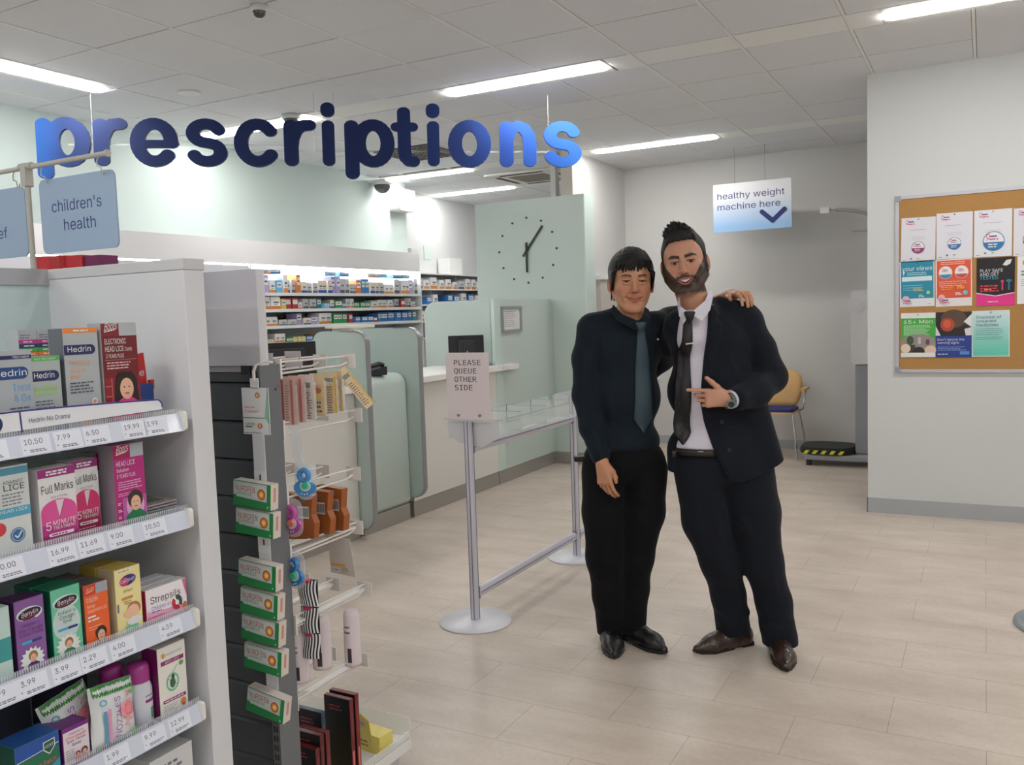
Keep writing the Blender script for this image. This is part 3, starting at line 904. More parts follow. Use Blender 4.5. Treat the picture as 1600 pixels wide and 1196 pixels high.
carton('medicine_carton', 'tall silver carton with an orange top band beside the dark red comb carton', 0.073, 0.045, 0.2, (172, 178, 182), d4, (FX-0.012, 1.0905, Z), side=(96, 100, 108))
def pharm_mark(f, u, v, s, m):
    """the slanted oval script mark in the corner of the store's own cartons"""
    f.text('Boots', u+0.14*s, v+0.25*s, 0.42*s, m, w=0.78*s, shear=0.35, bold=0.01, rot=0.1)
    f.line(u+0.12*s, v+0.18*s, u+0.8*s, v+0.3*s, 0.05*s, m)
def d5(f, w, h):
    f.rect(0, 0, w, h-0.026, C(110, 20, 32)); f.rect(0, h-0.0265, w*0.5, h-0.001, C(126, 26, 44)); f.rect(w*0.5, h-0.026, w, h-0.001, C(176, 180, 184))
    pharm_mark(f, w*0.03, h-0.024, w*0.44, WHITE)
    f.text('ELECTRONIC', w*0.08, h-0.042, 0.0105, WHITE, w=w*0.6, bold=0.03); f.text('HEAD LICE', w*0.08, h-0.057, 0.0105, WHITE, w=w*0.52, bold=0.03); f.text('Comb', w*0.63, h-0.057, 0.008, WHITE, w=w*0.2)
    f.text('3 YEARS PLUS', w*0.09, h-0.070, 0.008, WHITE, w=w*0.5, bold=0.01); f.rect(w*0.06, h-0.0745, w*0.95, h-0.0738, C(200, 150, 150))
    f.lines(w*0.1, h-0.081, w*0.7, 3, 0.0055, 0.0024, C(225, 190, 190), 3)
    f.rect(0, 0, w, h-0.11, C(140, 20, 30)); f.ell(w*0.62, h-0.135, w*0.33, 0.022, C(205, 50, 50)); 
    for i in range(4): f.rect(w*0.02, 0.02+i*0.02, w*0.18, 0.021+i*0.02, C(210, 160, 160))
    f.rect(w*0.19, 0, w*0.2, h-0.11, C(210, 160, 160))
    portrait(f, w*0.6, 0.070, 0.072, C(36, 22, 20), SKINP, C(220, 60, 130), True)
carton('comb_carton', 'dark red electronic head lice comb carton with a girl pictured on it', 0.082, 0.04, 0.207, (170, 172, 176), d5, (FX-0.01, 1.175, Z), top=(205, 208, 210))
t = empty('comb_card', (-1.60, 1.262, Z), PI/2); tag(t, 'red and blue nit comb on a hanging card, rightmost on the top shelf', 'comb')
b = MB(); b.prism([(-0.04, 0), (0.02, 0), (0.022, 0.09), (0.018, 0.142), (-0.04, 0.134)], 0, 0.002, C(186, 40, 40), 'y')
f = b.face((-0.04, 0, 0), (1, 0, 0), (0, 0, 1)); f.text('NIT', 0.028, 0.108, 0.011, WHITE, w=0.02, al='r', shear=0.2, bold=0.02); f.text('COMB', 0.055, 0.092, 0.011, C(220, 225, 245), w=0.038, al='r', shear=0.2, bold=0.02); b.build('card', t)
b = MB(); b.rbox(-0.03, 0.028, -0.012, 0, 0.035, 0.075, 0.005, C(30, 60, 130)); b.box(-0.03, 0.028, -0.01, 0, 0.005, 0.036, C(150, 155, 165)); b.box(0.024, 0.034, -0.008, 0, 0.062, 0.082, C(186, 40, 40)); b.build('comb', t)
# shelf card
b = MB()
top = [(0.62, 0.044)]+[(0.90, 0.044)]+[(0.90+0.34*i/8, 0.0445-0.010*(i/8)**1.6) for i in range(1, 9)]+[(1.248, 0.026), (1.248, 0.018)]
b.prism([(0.62, 0.004)]+[(1.248, 0.012)]+top[::-1], -1.5145, -1.5135, mat((226, 228, 234), 0.4), 'x')
f = b.face((-1.5135, 0, 0), (0, 1, 0), (0, 0, 1)); PUR = C(58, 52, 130)
for i in range(len(top)-1):
    f.k = 2; f.line(top[i][0], top[i][1]-0.0015, top[i+1][0], top[i+1][1]-0.0015, 0.003, PUR)
f.line(0.944, 0.004, 0.942, 0.044, 0.003, PUR); f.ell(0.893, 0.024, 0.017, 0.0165, C(14, 50, 96)); f.text('n', 0.893, 0.018, 0.012, WHITE, al='c', bold=0.03)
f.text('Hedrin No Drama', 0.958, 0.0195, 0.0085, C(50, 80, 120), w=0.08, bold=0.01)
o = b.build('shelf_card', None, (0, 0, Z+0.012)); tag(o, 'white shelf card with a purple border in front of the silver cartons', 'shelf card')

# --- shelf 2
Z = decks[1]
def e1(f, w, h):
    f.rect(0, h-0.016, w, h-0.003, C(80, 150, 175)); f.text('AGAINST', w*0.88, h-0.032, 0.006, C(50, 55, 70), al='r'); f.text('LICE', w*0.9, h-0.044, 0.0105, C(30, 34, 50), w=w*0.45, al='r', bold=0.02)
    f.lines(w*0.4, h-0.052, w*0.5, 4, 0.006, 0.0024, C(120, 126, 140), 4); f.rect(w*0.2, h-0.092, w, h-0.075, C(80, 160, 190)); f.text('HEAD LICE', w*0.93, h-0.083, 0.0055, WHITE, w=w*0.6, al='r', bold=0.01)
    f.ell(w*0.3, h-0.11, 0.012, 0.012, C(200, 60, 70)); f.ell(w*0.68, 0.042, 0.0135, 0.0135, C(50, 110, 160)); f.ring(w*0.68, 0.042, 0.0105, 0.0115, WHITE)
    f.line(w*0.68-0.006, 0.042, w*0.68-0.001, 0.037, 0.0025, WHITE); f.line(w*0.68-0.001, 0.037, w*0.68+0.007, 0.048, 0.0025, WHITE)
carton('medicine_carton', 'white and pale blue head lice carton, leftmost on the second shelf', 0.085, 0.05, 0.168, (206, 212, 212), e1, (FX, 0.915, Z))
def full(c0, c1):
    def e(f, w, h):
        f.rect(0, h-0.016, w, h, C(150, 40, 120)); f.lines(w*0.22, h-0.0075, w*0.6, 2, 0.005, 0.0032, WHITE, 3)
        f.text('Full', w*0.07, h-0.046, 0.0155, C(50, 90, 70), w=w*0.3); f.text('Marks', w*0.43, h-0.044, 0.0155, C(34, 60, 60), w=w*0.5, bold=0.02); f.text('SOLUTION', w*0.3, h-0.056, 0.0035, C(120, 120, 120), w=w*0.45)
        N = 10
        pts = [(0.002, 0.0), (w-0.001, 0.0), (w-0.001, h*0.46)]+[(w*0.5+w*0.48*math.cos(a), h*0.46+h*0.15*math.sin(a)) for a in [i*PI/12 for i in range(13)]]
        f.poly(pts, C(*c0)); f.rect(0.002, 0.0, w-0.001, h*0.30, C(*c1)); f.rect(0.002, 0.0, w-0.001, h*0.17, C(*[int(v*0.85) for v in c1]))
        f.poly([(w*0.42, h*0.6), (w*0.5, h*0.38), (w*0.66, h*0.595)], C(226, 200, 214)); f.line(w*0.5, h*0.37, w*0.65, h*0.58, 0.001, C(70, 20, 50))
        f.text('5', w*0.12, h*0.235, 0.0155, WHITE, w=w*0.14, bold=0.04); f.text('MINUTE', w*0.3, h*0.285, 0.0088, WHITE, w=w*0.62, bold=0.04, shear=0.15); f.text('TREATMENT', w*0.3, h*0.23, 0.0065, WHITE, w=w*0.62, bold=0.03)
        f.rrect(w*0.18, h*0.15, w*0.86, h*0.19, 0.003, WHITE); f.lines(w*0.25, h*0.162, w*0.55, 1, 1, 0.0025, C(150, 40, 110), 2)
        f.lines(w*0.12, h*0.1, w*0.75, 3, 0.0045, 0.0015, C(225, 180, 205), 5)
    return e
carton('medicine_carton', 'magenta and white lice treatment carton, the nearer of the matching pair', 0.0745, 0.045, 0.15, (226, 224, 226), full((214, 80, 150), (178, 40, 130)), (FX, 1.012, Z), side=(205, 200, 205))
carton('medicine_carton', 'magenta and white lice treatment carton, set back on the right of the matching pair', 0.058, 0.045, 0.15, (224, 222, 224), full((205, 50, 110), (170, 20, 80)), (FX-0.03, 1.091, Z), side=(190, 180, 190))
def e4(f, w, h):
    f.rect(0, 0, w, h*0.75, C(176, 178, 180)); f.rect(0, h*0.78, w, h, C(150, 24, 80)); f.text('EAT OUT', w*0.62, h*0.3, 0.008, WHITE, rot=PI/2, bold=0.02)
carton('medicine_carton', 'narrow grey and crimson carton wedged between the magenta cartons and the pink tall one', 0.026, 0.05, 0.155, (160, 160, 164), e4, (FX-0.05, 1.145, Z))
def e5(f, w, h):
    f.rect(0, 0, w, h-0.028, C(178, 36, 124)); f.rect(0, h-0.0285, w*0.56, h-0.001, C(160, 20, 84)); f.rect(w*0.56, h-0.028, w, h-0.001, C(168, 176, 186))
    pharm_mark(f, w*0.03, h-0.026, w*0.5, WHITE)
    f.text('HEAD LICE', w*0.08, h-0.043, 0.0095, WHITE, w=w*0.62, bold=0.03); f.text('Solution', w*0.08, h-0.055, 0.007, WHITE, w=w*0.4, bold=0.01); f.text('2 YEARS PLUS', w*0.08, h-0.067, 0.0075, WHITE, w=w*0.6, bold=0.01)
    f.lines(w*0.1, h-0.077, w*0.8, 4, 0.0048, 0.0018, C(235, 190, 220), 4); f.lines(w*0.08, h-0.1, w*0.7, 2, 0.004, 0.0014, C(235, 190, 220), 7)
    f.rect(w*0.2, 0, w, h-0.108, C(186, 90, 164)); f.ell(w*0.62, 0.045, w*0.3, 0.028, C(220, 170, 210))
    for i in range(4): f.lines(w*0.04, 0.012+i*0.014, w*0.13, 2, 0.003, 0.0015, WHITE, i)
    portrait(f, w*0.62, 0.047, 0.052, C(60, 40, 32), SKINP, C(30, 120, 80))
carton('medicine_carton', 'tall pink head lice solution carton showing a boy in a green jumper', 0.071, 0.045, 0.172, (190, 130, 170), e5, (FX, 1.1515+0.018, Z), side=(150, 140, 150))
for i in range(6):
    b = MB(); b.prism([(-0.05, 0), (0.045, 0), (0.05, 0.12), (-0.045, 0.12)], 0, 0.004, mat((150+10*(i % 3), 152+8*(i % 2), 162), 0.2, alpha=0.75), 'z')
    b.box(-0.03, 0.03, 0.02, 0.09, 0.001, 0.0055, mat((70+30*(i % 2), 72+20*(i % 3), 90), 0.4))
    o = b.build('flat_pack', None, (FX, 1.238, Z+0.001+i*0.0062), (0, 0, PI/2+(-0.08+0.05*(i % 3))))
    tag(o, 'thin clear plastic pack in the low stack, right end of the second shelf', 'pack', 'flat clear packs stacked on the second shelf')

# --- shelf 3
Z = decks[2]
def benylin(bgc, acc, t1, t2, t3, sk):
    def e(f, w, h):
        f.rect(0.001, 0.001, w-0.001, h-0.001, bgc)
        f.ell(w*0.5, h*0.80, w*0.44, h*0.09, C(205, 225, 225)); f.ell(w*0.48, h*0.52, w*0.46, h*0.24, C(196, 214, 214) if sk else bgc)
        f.ell(w*0.5, h*0.80, w*0.39, h*0.068, C(36, 18, 44), rot=0.12); f.ell(w*0.5, h*0.80, w*0.36, h*0.058, C(74, 26, 60), rot=0.12); f.ell(w*0.5, h*0.80, w*0.345, h*0.052, C(36, 18, 44), rot=0.12)
        f.text('Benylin', w*0.5, h*0.778, 0.0085, WHITE, w=w*0.56, al='c', bold=0.03, shear=0.15, rot=0.08); f.line(w*0.25, h*0.755, w*0.72, h*0.765, 0.0012, C(200, 60, 60))
        f.text(t1, w*0.5, h*0.64, 0.0065, acc, w=w*0.6, al='c', bold=0.01); f.text(t2, w*0.5, h*0.575, 0.0068, C(50, 60, 66) if sk else acc, w=w*(0.5 if sk else 0.8), al='c'); f.text(t3, w*0.5, h*0.52, 0.006, C(70, 80, 84) if sk else acc, w=w*(0.3 if sk else 0.8), al='c')
        f.rrect(w*0.16, h*0.42, w*0.52, h*0.455, 0.002, C(60, 170, 215)); f.rrect(w*0.5, h*0.42, w*0.84, h*0.455, 0.002, C(50, 60, 130))
        n = 30
        f.poly([(w*0.48+(w*0.33 if i % 2 else w*0.43)*math.cos(2*PI*i/n), h*0.2+(h*0.13 if i % 2 else h*0.17)*math.sin(2*PI*i/n)) for i in range(n)], C(226, 232, 230))
        portrait(f, w*0.5, h*0.21, 0.026, C(150, 110, 70), SKINP, acc)
    return e
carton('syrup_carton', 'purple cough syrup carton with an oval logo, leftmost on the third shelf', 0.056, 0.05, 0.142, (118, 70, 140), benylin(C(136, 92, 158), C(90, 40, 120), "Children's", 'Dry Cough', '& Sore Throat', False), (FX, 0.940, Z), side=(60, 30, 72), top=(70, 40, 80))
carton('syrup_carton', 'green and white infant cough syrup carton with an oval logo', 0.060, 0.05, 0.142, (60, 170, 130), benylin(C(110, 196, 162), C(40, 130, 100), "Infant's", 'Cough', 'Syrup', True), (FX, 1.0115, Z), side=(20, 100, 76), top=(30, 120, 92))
carton('syrup_carton', 'second green carton standing right behind the front green syrup carton', 0.060, 0.05, 0.142, (40, 140, 104), lambda f, w, h: None, (FX-0.056, 1.009, Z), side=(20, 100, 76), top=(30, 110, 84))
def g3(f, w, h):
    f.rect(0, 0, w, h-0.021, C(232, 100, 44)); f.rect(0, h-0.0215, w*0.5, h-0.001, C(205, 70, 40)); f.rect(w*0.5, h-0.021, w, h-0.001, C(160, 166, 178)); pharm_mark(f, w*0.05, h-0.02, w*0.4, C(245, 190, 170))
    f.text('COUGH', w*0.1, h-0.035, 0.0085, WHITE, w=w*0.45, bold=0.04); f.text('Syrup', w*0.1, h-0.046, 0.0065, C(250, 215, 195), w=w*0.32, bold=0.01); f.text('3 MONTHS PLUS', w*0.1, h-0.056, 0.0062, C(250, 215, 195), w=w*0.8, bold=0.01); f.lines(w*0.1, h-0.066, w*0.5, 2, 0.007, 0.0035, WHITE, 2); f.lines(w*0.1, h-0.085, w*0.75, 2, 0.005, 0.001, C(250, 215, 195), 2)
    portrait(f, w*0.6, 0.024, 0.036, C(60, 36, 28), SKINP, C(44, 44, 40))
    for i in range(3): f.rect(w*0.36, 0.002+i*0.005, w*0.86, 0.004+i*0.005, C(190, 190, 180))
carton('syrup_carton', 'orange baby cough syrup carton between the green and the yellow cartons', 0.052, 0.05, 0.131, (196, 110, 80), g3, (FX, 1.075, Z), side=(120, 100, 96), top=(96, 92, 90))
carton('syrup_carton', 'grey brown topped carton standing right behind the orange syrup carton', 0.052, 0.06, 0.131, (110, 102, 96), lambda f, w, h: None, (FX-0.058, 1.073, Z))
def g4(f, w, h):
    f.rect(0.001, 0.001, w-0.001, h-0.001, C(236, 224, 160)); f.rect(w*0.1, h-0.009, w*0.7, h-0.003, C(236, 232, 210)); f.lines(w*0.15, h-0.007, w*0.45, 1, 1, 0.002, C(140, 130, 90), 1)
    f.ell(w*0.5, h-0.026, w*0.32, 0.011, C(66, 40, 120), rot=0.12); f.ell(w*0.36, h-0.028, w*0.17, 0.009, C(190, 60, 120), rot=0.12); f.text('CalCough', w*0.5, h-0.029, 0.0068, WHITE, w=w*0.56, al='c', bold=0.02, rot=0.1)
    f.text('Infant', w*0.48, h-0.050, 0.0058, C(150, 120, 70), w=w*0.35, al='c'); f.rrect(w*0.22, h-0.065, w*0.66, h-0.0595, 0.0025, C(205, 140, 70)); f.lines(w*0.3, h-0.070, w*0.32, 2, 0.004, 0.0018, C(170, 140, 90), 1)
    f.rect(w*0.03, 0.055, w*0.09, 0.072, C(120, 110, 160))
    f.ell(w*0.66, 0.054, 0.0155, 0.0145, C(180, 120, 84)); f.ell(w*0.62, 0.050, 0.0145, 0.0135, C(238, 190, 160)); f.ell(w*0.42, 0.047, 0.009, 0.007, C(238, 190, 160)); f.ell(w*0.66, 0.030, 0.018, 0.009, WHITE)
    f.rrect(w*0.28, 0.010, w*0.78, 0.022, 0.002, C(90, 200, 160)); f.lines(w*0.34, 0.0145, w*0.38, 1, 1, 0.003, WHITE, 2)
carton('syrup_carton', 'yellow infant cough syrup carton with a baby picture, beside the pink throat sweets', 0.060, 0.05, 0.142, (230, 216, 140), g4, (FX, 1.148, Z), side=(214, 206, 170), top=(214, 186, 90))
carton('syrup_carton', 'second yellow carton standing right behind the front yellow one', 0.060, 0.05, 0.142, (206, 176, 80), lambda f, w, h: None, (FX-0.056, 1.146, Z), top=(200, 172, 84))
def g5(f, w, h):
    f.rect(0.001, 0.001, w-0.001, h-0.001, C(238, 232, 236)); f.poly([(0.001, 0.001), (w-0.001, 0.001), (w-0.001, h*0.32), (w*0.5, h*0.34), (0.001, h*0.42)], C(232, 170, 196)); f.poly([(0.001, 0.001), (w*0.9, 0.001), (w*0.5, h*0.2), (0.001, h*0.28)], C(226, 130, 170))
    f.text('Strepsils', w*0.1, h*0.60, 0.0145, C(34, 30, 44), w=w*0.74, bold=0.02); f.text('Children 6+', w*0.12, h*0.42, 0.008, C(110, 100, 180), w=w*0.48, bold=0.02); f.lines(w*0.12, h*0.36, w*0.25, 1, 1, 0.0022, C(110, 100, 180), 1); f.lines(w*0.12, h*0.24, w*0.4, 3, 0.007, 0.0014, C(150, 80, 120), 2)
    u, v, r = w*0.74, h*0.42, 0.0135
    f.ell(u, v, r, r*1.15, C(240, 236, 236)); f.ring(u, v, r*0.35, r, C(196, 40, 70), a0=PI*0.75, a1=PI*1.7, sy=1.15); f.ring(u, v, r*0.35, r, C(60, 80, 76), a0=-PI*0.25, a1=PI*0.6, sy=1.15)
    f.ell(w*0.93, h*0.22, 0.007, 0.012, C(200, 120, 80)); f.poly([(w*0.9, h*0.999-0.001), (w-0.001, h-0.001), (w-0.001, h*0.5)], C(220, 100, 150))
for i in range(3):
    carton('lozenge_carton', ['pink and white throat sweets carton, foremost of the three at the right end', 'middle one of the three throat sweets cartons at the right end of the third shelf', 'rearmost of the three throat sweets cartons at the right end'][i], 0.104, 0.026, 0.080+0.001*i, (226, 222, 228), g5 if i == 0 else (lambda f, w, h: None), (FX-i*0.029, 1.240-0.004*i, Z), side=(176, 24, 76), top=(210, 212, 220))
carton('syrup_carton', 'teal and white carton cut by the left edge of the third shelf', 0.05, 0.05, 0.14, (190, 214, 210), lambda f, w, h: f.rect(w*0.2, h*0.3, w, h*0.6, C(60, 150, 150)), (FX, 0.878, Z), side=(150, 170, 170))

# --- shelf 4
Z = decks[3]
def h1(f, w, h):
    f.rect(0.001, h*0.66, w-0.001, h-0.001, C(30, 80, 160)); f.rect(0.001, h*0.30, w-0.001, h*0.66, C(30, 110, 76)); f.rect(0.001, h*0.001, w-0.001, h*0.30, C(220, 232, 232)); f.poly([(w*0.2, 0.001), (w-0.001, 0.001), (w-0.001, h*0.4)], C(70, 150, 185)); f.line(0.001, h*0.66, w-0.001, h*0.74, 0.0014, WHITE)
    f.poly([(w*0.62, h*0.86), (w*0.9, h*0.88), (w*0.9, h*0.7), (w*0.76, h*0.56), (w*0.63, h*0.68)], WHITE); f.poly([(w*0.64, h*0.84), (w*0.88, h*0.86), (w*0.88, h*0.71), (w*0.76, h*0.59), (w*0.65, h*0.69)], C(20, 90, 66)); f.text('VICKS', w*0.76, h*0.72, 0.0055, WHITE, w=w*0.2, al='c', bold=0.03, rot=0.1)
    f.text('VapoRub Patch', w*0.5, h*0.36, 0.0085, C(214, 110, 80), w=w*0.8, al='c', bold=0.02, rot=0.06)
carton('rub_carton', 'blue and green vapour carton at the bottom left corner of the view', 0.085, 0.06, 0.088, (50, 110, 150), h1, (FX, 0.935, Z), top=(34, 84, 156), side=(30, 90, 70))
def h2(f, w, h):
    f.rect(0.001, 0.001, w-0.001, h-0.001, C(226, 214, 222)); f.rect(0.001, h-0.008, w-0.001, h-0.001, C(112, 40, 128)); f.rect(0.001, 0.001, w-0.001, 0.008, C(112, 40, 128))
    f.text("Children's", w*0.5, h-0.017, 0.005, C(150, 60, 150), w=w*0.55, al='c'); f.text('Chloraseptic', w*0.5, h-0.024, 0.0052, C(220, 90, 70), w=w*0.8, al='c', shear=0.2); f.text('Sore Throat', w*0.5, h-0.031, 0.005, C(90, 40, 120), w=w*0.7, al='c', bold=0.02); f.text('Spray', w*0.5, h-0.039, 0.0055, C(90, 40, 120), w=w*0.35, al='c', bold=0.02)
    f.lines(w*0.08, h-0.046, w*0.4, 5, 0.0045, 0.0014, C(140, 130, 150), 2)
    for uu, s in ((0.52, 0.014), (0.76, 0.02)): portrait(f, w*uu, 0.022, s, C(110, 60, 50), SKINP, C(200, 110, 120))
carton('spray_carton', "purple edged children's throat spray carton beside the blue and green one", 0.055, 0.07, 0.082, (120, 46, 132), h2, (FX, 1.012, Z), top=(110, 40, 120), side=(96, 36, 108))
# pouch of wipes
t = empty('wipes_pack', (FX-0.002, 1.094, Z+0.003), PI/2); tag(t, 'white and green pillow pack of wipes with pink lettering on the fourth shelf', 'wipes')
def pillow(w, h, d, m, n=12):
    b = MB(); vs = []; fs = []
    for s in (-1, 1):
        for i in range(n+1):
            for j in range(n+1):
                u = -1+2*i/n; v = -1+2*j/n
                k = max(0, (1-abs(u)**3.2)*(1-abs(v)**2.6))
                vs.append((u*w/2*(1-0.05*(1-abs(v))), s*d/2*k**0.55+0.0015*math.sin(9*u+5*v), h/2+v*h/2))
    N = n+1
    for s in (0, 1):
        for i in range(n):
            for j in range(n):
                a = s*N*N+i*N+j
                q = (a, a+N, a+N+1, a+1)
                fs.append(q if s == 0 else q[::-1])
    b.add(vs, fs, m, True)
    return b
b = pillow(0.105, 0.125, 0.034, mat((222, 226, 228), 0.25, coat=0.4))
o = b.build('pouch', t)
def drape(f_draw):
    """printed layer pushed out to follow the pillow face"""
    b = MB(); f = b.face((-0.05, 0, 0), (1, 0, 0), (0, 0, 1)); f_draw(f)
    out = []
    for (x, y, z) in b.v:
        u = max(-1, min(1, x/0.05)); v = max(-1, min(1, (z-0.0625)/0.0625))
        k = max(0, (1-abs(u)**3.2)*(1-abs(v)**2.6))
        out.append((x, y*5-0.0008-0.017*k**0.55+0.0015*math.sin(9*u+5*v), z))
    b.v = out
    return b
def pr(f):
    GRN = C(60, 140, 60)
    for i in range(20): f.poly([(0.0025+i*0.0048, 0.125), (0.0073+i*0.0048, 0.125), (0.0073+i*0.0048, 0.108), (0.005+i*0.0048, 0.1025), (0.0025+i*0.0048, 0.108)], GRN); f.k -= 1
    for i in range(20): f.poly([(0.0025+i*0.0048, 0.0), (0.0073+i*0.0048, 0.0), (0.0073+i*0.0048, 0.006), (0.005+i*0.0048, 0.011), (0.0025+i*0.0048, 0.006)], GRN); f.k -= 1
    f.k += 2
    PK = C(236, 150, 160)
    f.text('NOSY', 0.082, 0.032, 0.018, PK, w=0.07, rot=PI/2-0.1, bold=0.05); f.ell(0.071, 0.066, 0.0165, 0.0165, C(240, 160, 165)); f.ring(0.071, 0.066, 0.0125, 0.0135, C(226, 120, 140)); f.ell(0.071, 0.066, 0.008, 0.008, C(232, 140, 150))
    f.text('NOZZLES', 0.053, 0.018, 0.0125, C(150, 70, 170), w=0.078, rot=PI/2-0.02, bold=0.05)
    f.poly([(0.018, 0.012), (0.024, 0.012), (0.022, 0.075), (0.016, 0.075)], C(90, 150, 190)); f.poly([(0.027, 0.012), (0.033, 0.012), (0.03, 0.078), (0.024, 0.078)], C(214, 150, 190))
    f.ring(0.016, 0.092, 0.004, 0.0065, C(90, 170, 190)); f.ell(0.086, 0.098, 0.005, 0.007, C(120, 180, 110)); f.ell(0.086, 0.018, 0.006, 0.008, C(120, 180, 110))
drape(pr).build('print', t)
t.rotation_euler = (math.radians(-8), math.radians(6), PI/2+0.05)
t = copy_tree(t, (FX-0.05, 1.055, Z+0.003), (math.radians(-8), math.radians(-12), PI/2), 'second white and green wipes pack slumped behind the front one')
# bottles
def bottle(label, loc, sc=1.0):
    t = empty('spray_bottle', loc, PI/2); tag(t, label, 'bottle')
    b = MB(); b.lathe([(0, 0), (0.0225, 0), (0.0245, 0.004), (0.0245, 0.078), (0.021, 0.09), (0.0195, 0.094), (0, 0.094)], mat((206, 208, 220), 0.3, coat=0.3))
    for i in range(7):
        a = -1.2+i*0.16-0.2
    vs = []; fs = []
    def patch(a0, a1, z0, z1, m):
        n = 6; vs = []; 
        for i in range(n+1):
            a = a0+(a1-a0)*i/n
            for z in (z0, z1): vs.append((0.0247*math.sin(a), -0.0247*math.cos(a), z))
        b.add(vs, [(2*i, 2*i+2, 2*i+3, 2*i+1) for i in range(n)], m, True)
    patch(-0.2, 0.75, 0.052, 0.058, C(140, 40, 110)); patch(-0.2, 0.7, 0.005, 0.011, C(140, 40, 110)); patch(0.25, 0.7, 0.018, 0.04, C(80, 150, 110)); patch(-0.2, 0.6, 0.064, 0.067, C(130, 140, 160))
    b.build('bottle_body', t)
    b = MB(); b.lathe([(0.0222, 0.093), (0.0225, 0.095), (0.0215, 0.120), (0.018, 0.128), (0, 0.130)], mat((158, 44, 130), 0.35, coat=0.3)); b.build('cap', t)
    t.scale = (sc, sc, sc)
    return t
bottle('white bottle with a magenta cap beside the white anti lice carton', (FX-0.028, 1.178, Z), 1.06)
bottle('white bottle with a magenta cap set deeper, left behind the nearer bottle', (FX-0.075, 1.150, Z), 1.06)
def h5(f, w, h):
    f.rect(0.001, 0.001, w-0.001, h-0.001, C(232, 228, 222)); f.text('Puressentiel', w*0.5, h-0.022, 0.0075, C(110, 150, 170), w=w*0.76, al='c'); f.ell(w*0.2, h-0.019, 0.004, 0.006, C(220, 150, 60))
    P = C(140, 40, 110); f.rect(w*0.1, h-0.040, w*0.92, h-0.0305, P); f.text('ANTI-LICE', w*0.5, h-0.038, 0.0055, WHITE, w=w*0.5, al='c', bold=0.01); f.ell(w*0.82, h-0.048, 0.006, 0.0055, C(110, 170, 90))
    f.ring(w*0.48, h*0.48, 0.013, 0.0165, C(110, 190, 150), sy=1.2); f.ell(w*0.48, h*0.47, 0.007, 0.011, C(60, 110, 84)); f.ell(w*0.5, h*0.555, 0.004, 0.005, C(60, 70, 50)); f.line(w*0.5, h*0.6, w*0.68, h*0.7, 0.0012, C(110, 170, 110)); f.line(w*0.3, h*0.55, w*0.66, h*0.42, 0.0008, C(60, 70, 50))
    f.rect(w*0.1, h*0.225, w*0.92, h*0.27, P); f.lines(w*0.16, h*0.24, w*0.7, 1, 1, 0.0024, WHITE, 1); f.lines(w*0.1, h*0.18, w*0.5, 6, 0.0045, 0.0012, C(140, 140, 140), 1); f.ell(w*0.82, h*0.16, 0.0062, 0.007, C(220, 120, 50)); f.rect(w*0.76, h*0.08, w*0.88, h*0.13, C(150, 90, 70))
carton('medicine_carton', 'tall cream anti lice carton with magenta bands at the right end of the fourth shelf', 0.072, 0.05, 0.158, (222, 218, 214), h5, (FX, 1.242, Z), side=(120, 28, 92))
# --- fifth shelf
carton('low_carton', 'low white carton, only its top showing on the fifth shelf at the bottom edge', 0.11, 0.09, 0.135, (212, 212, 214), lambda f, w, h: f.lines(w*0.1, h*0.8, w*0.8, 3, 0.012, 0.006, C(110, 110, 120), 2), (FX, 1.225, decks[4]), top=(200, 202, 204))
carton('low_carton', 'low pale carton beside the white one on the fifth shelf', 0.12, 0.09, 0.11, (205, 205, 208), lambda f, w, h: None, (FX, 1.09, decks[4]), top=(196, 198, 200))
for i, (y, c) in enumerate(((1.0, (60, 66, 80)), (1.13, (70, 60, 90)))):
    carton('tall_carton', ['dark blue grey carton deep in the shade of the fourth shelf, behind the wipes', 'dark violet carton deep in the shade of the fourth shelf, behind the bottles'][i], 0.09, 0.06, 0.12, c, lambda f, w, h: None, (-1.72, y, decks[3]))

# boxes lying on the top board of the slatwall unit behind, seen over the top rail
for i, (x, y, r, c, h) in enumerate(((-2.462, 1.64, 0.35, (196, 40, 52), 0.072), (-2.395, 1.63, -0.25, (186, 30, 40), 0.068), (-2.325, 1.64, 0.12, (200, 44, 56), 0.066), (-2.255, 1.65, 0.0, (120, 40, 90), 0.062))):
    b = MB(); b.box(-0.036, 0.036, 0, 0.06, 0, h, C(*c)); f = b.face((-0.036, 0, 0), (1, 0, 0), (0, 0, 1)); f.rect(0.01, 0.012, 0.05, 0.028, WHITE if i != 3 else C(50, 40, 110))
    o = b.build('red_box', None, (x, y, 1.616), (0, 0, r)); tag(o, ['leftmost tilted', 'second', 'third', 'rightmost darker'][i]+' red box lying on the board seen above the top rail', 'box')
# ================================================================== DOUBLE-SIDED SLATWALL UNIT WITH PEGS
PL = Vector((-1.9, 1.66, 0))
pw = empty('slatwall_unit', PL); tag(pw, 'dark grey slatwall unit with a white header, behind the priced shelving', 'display unit')
SLAT = mat((70, 74, 80), 0.55, name='dark_slatwall')
def ppart(b, name, **kw):
    o = b.build(name, pw, **kw); o.location = -PL; return o
b = MB()
z = 0.02
while z < 1.34:
    z1 = min(z+0.096, 1.352)
    b.prism([(1.632, z), (1.632, z1-0.010), (1.640, z1), (1.66, z1), (1.66, z)], -3.0, -1.626, SLAT, 'x'); z = z1+0.004
b.box(-3.0, -1.626, 1.655, 1.668, 0, 1.36, mat((36, 38, 42), 0.6)); ppart(b, 'slat_board')
b = MB(); b.box(-3.0, -1.598, 1.622, 1.652, 1.362, 1.604, mat((208, 206, 214), 0.45)); b.box(-3.0, -2.05, 1.624, 1.74, 1.604, 1.615, mat((222, 222, 224), 0.4)); ppart(b, 'header_panel')
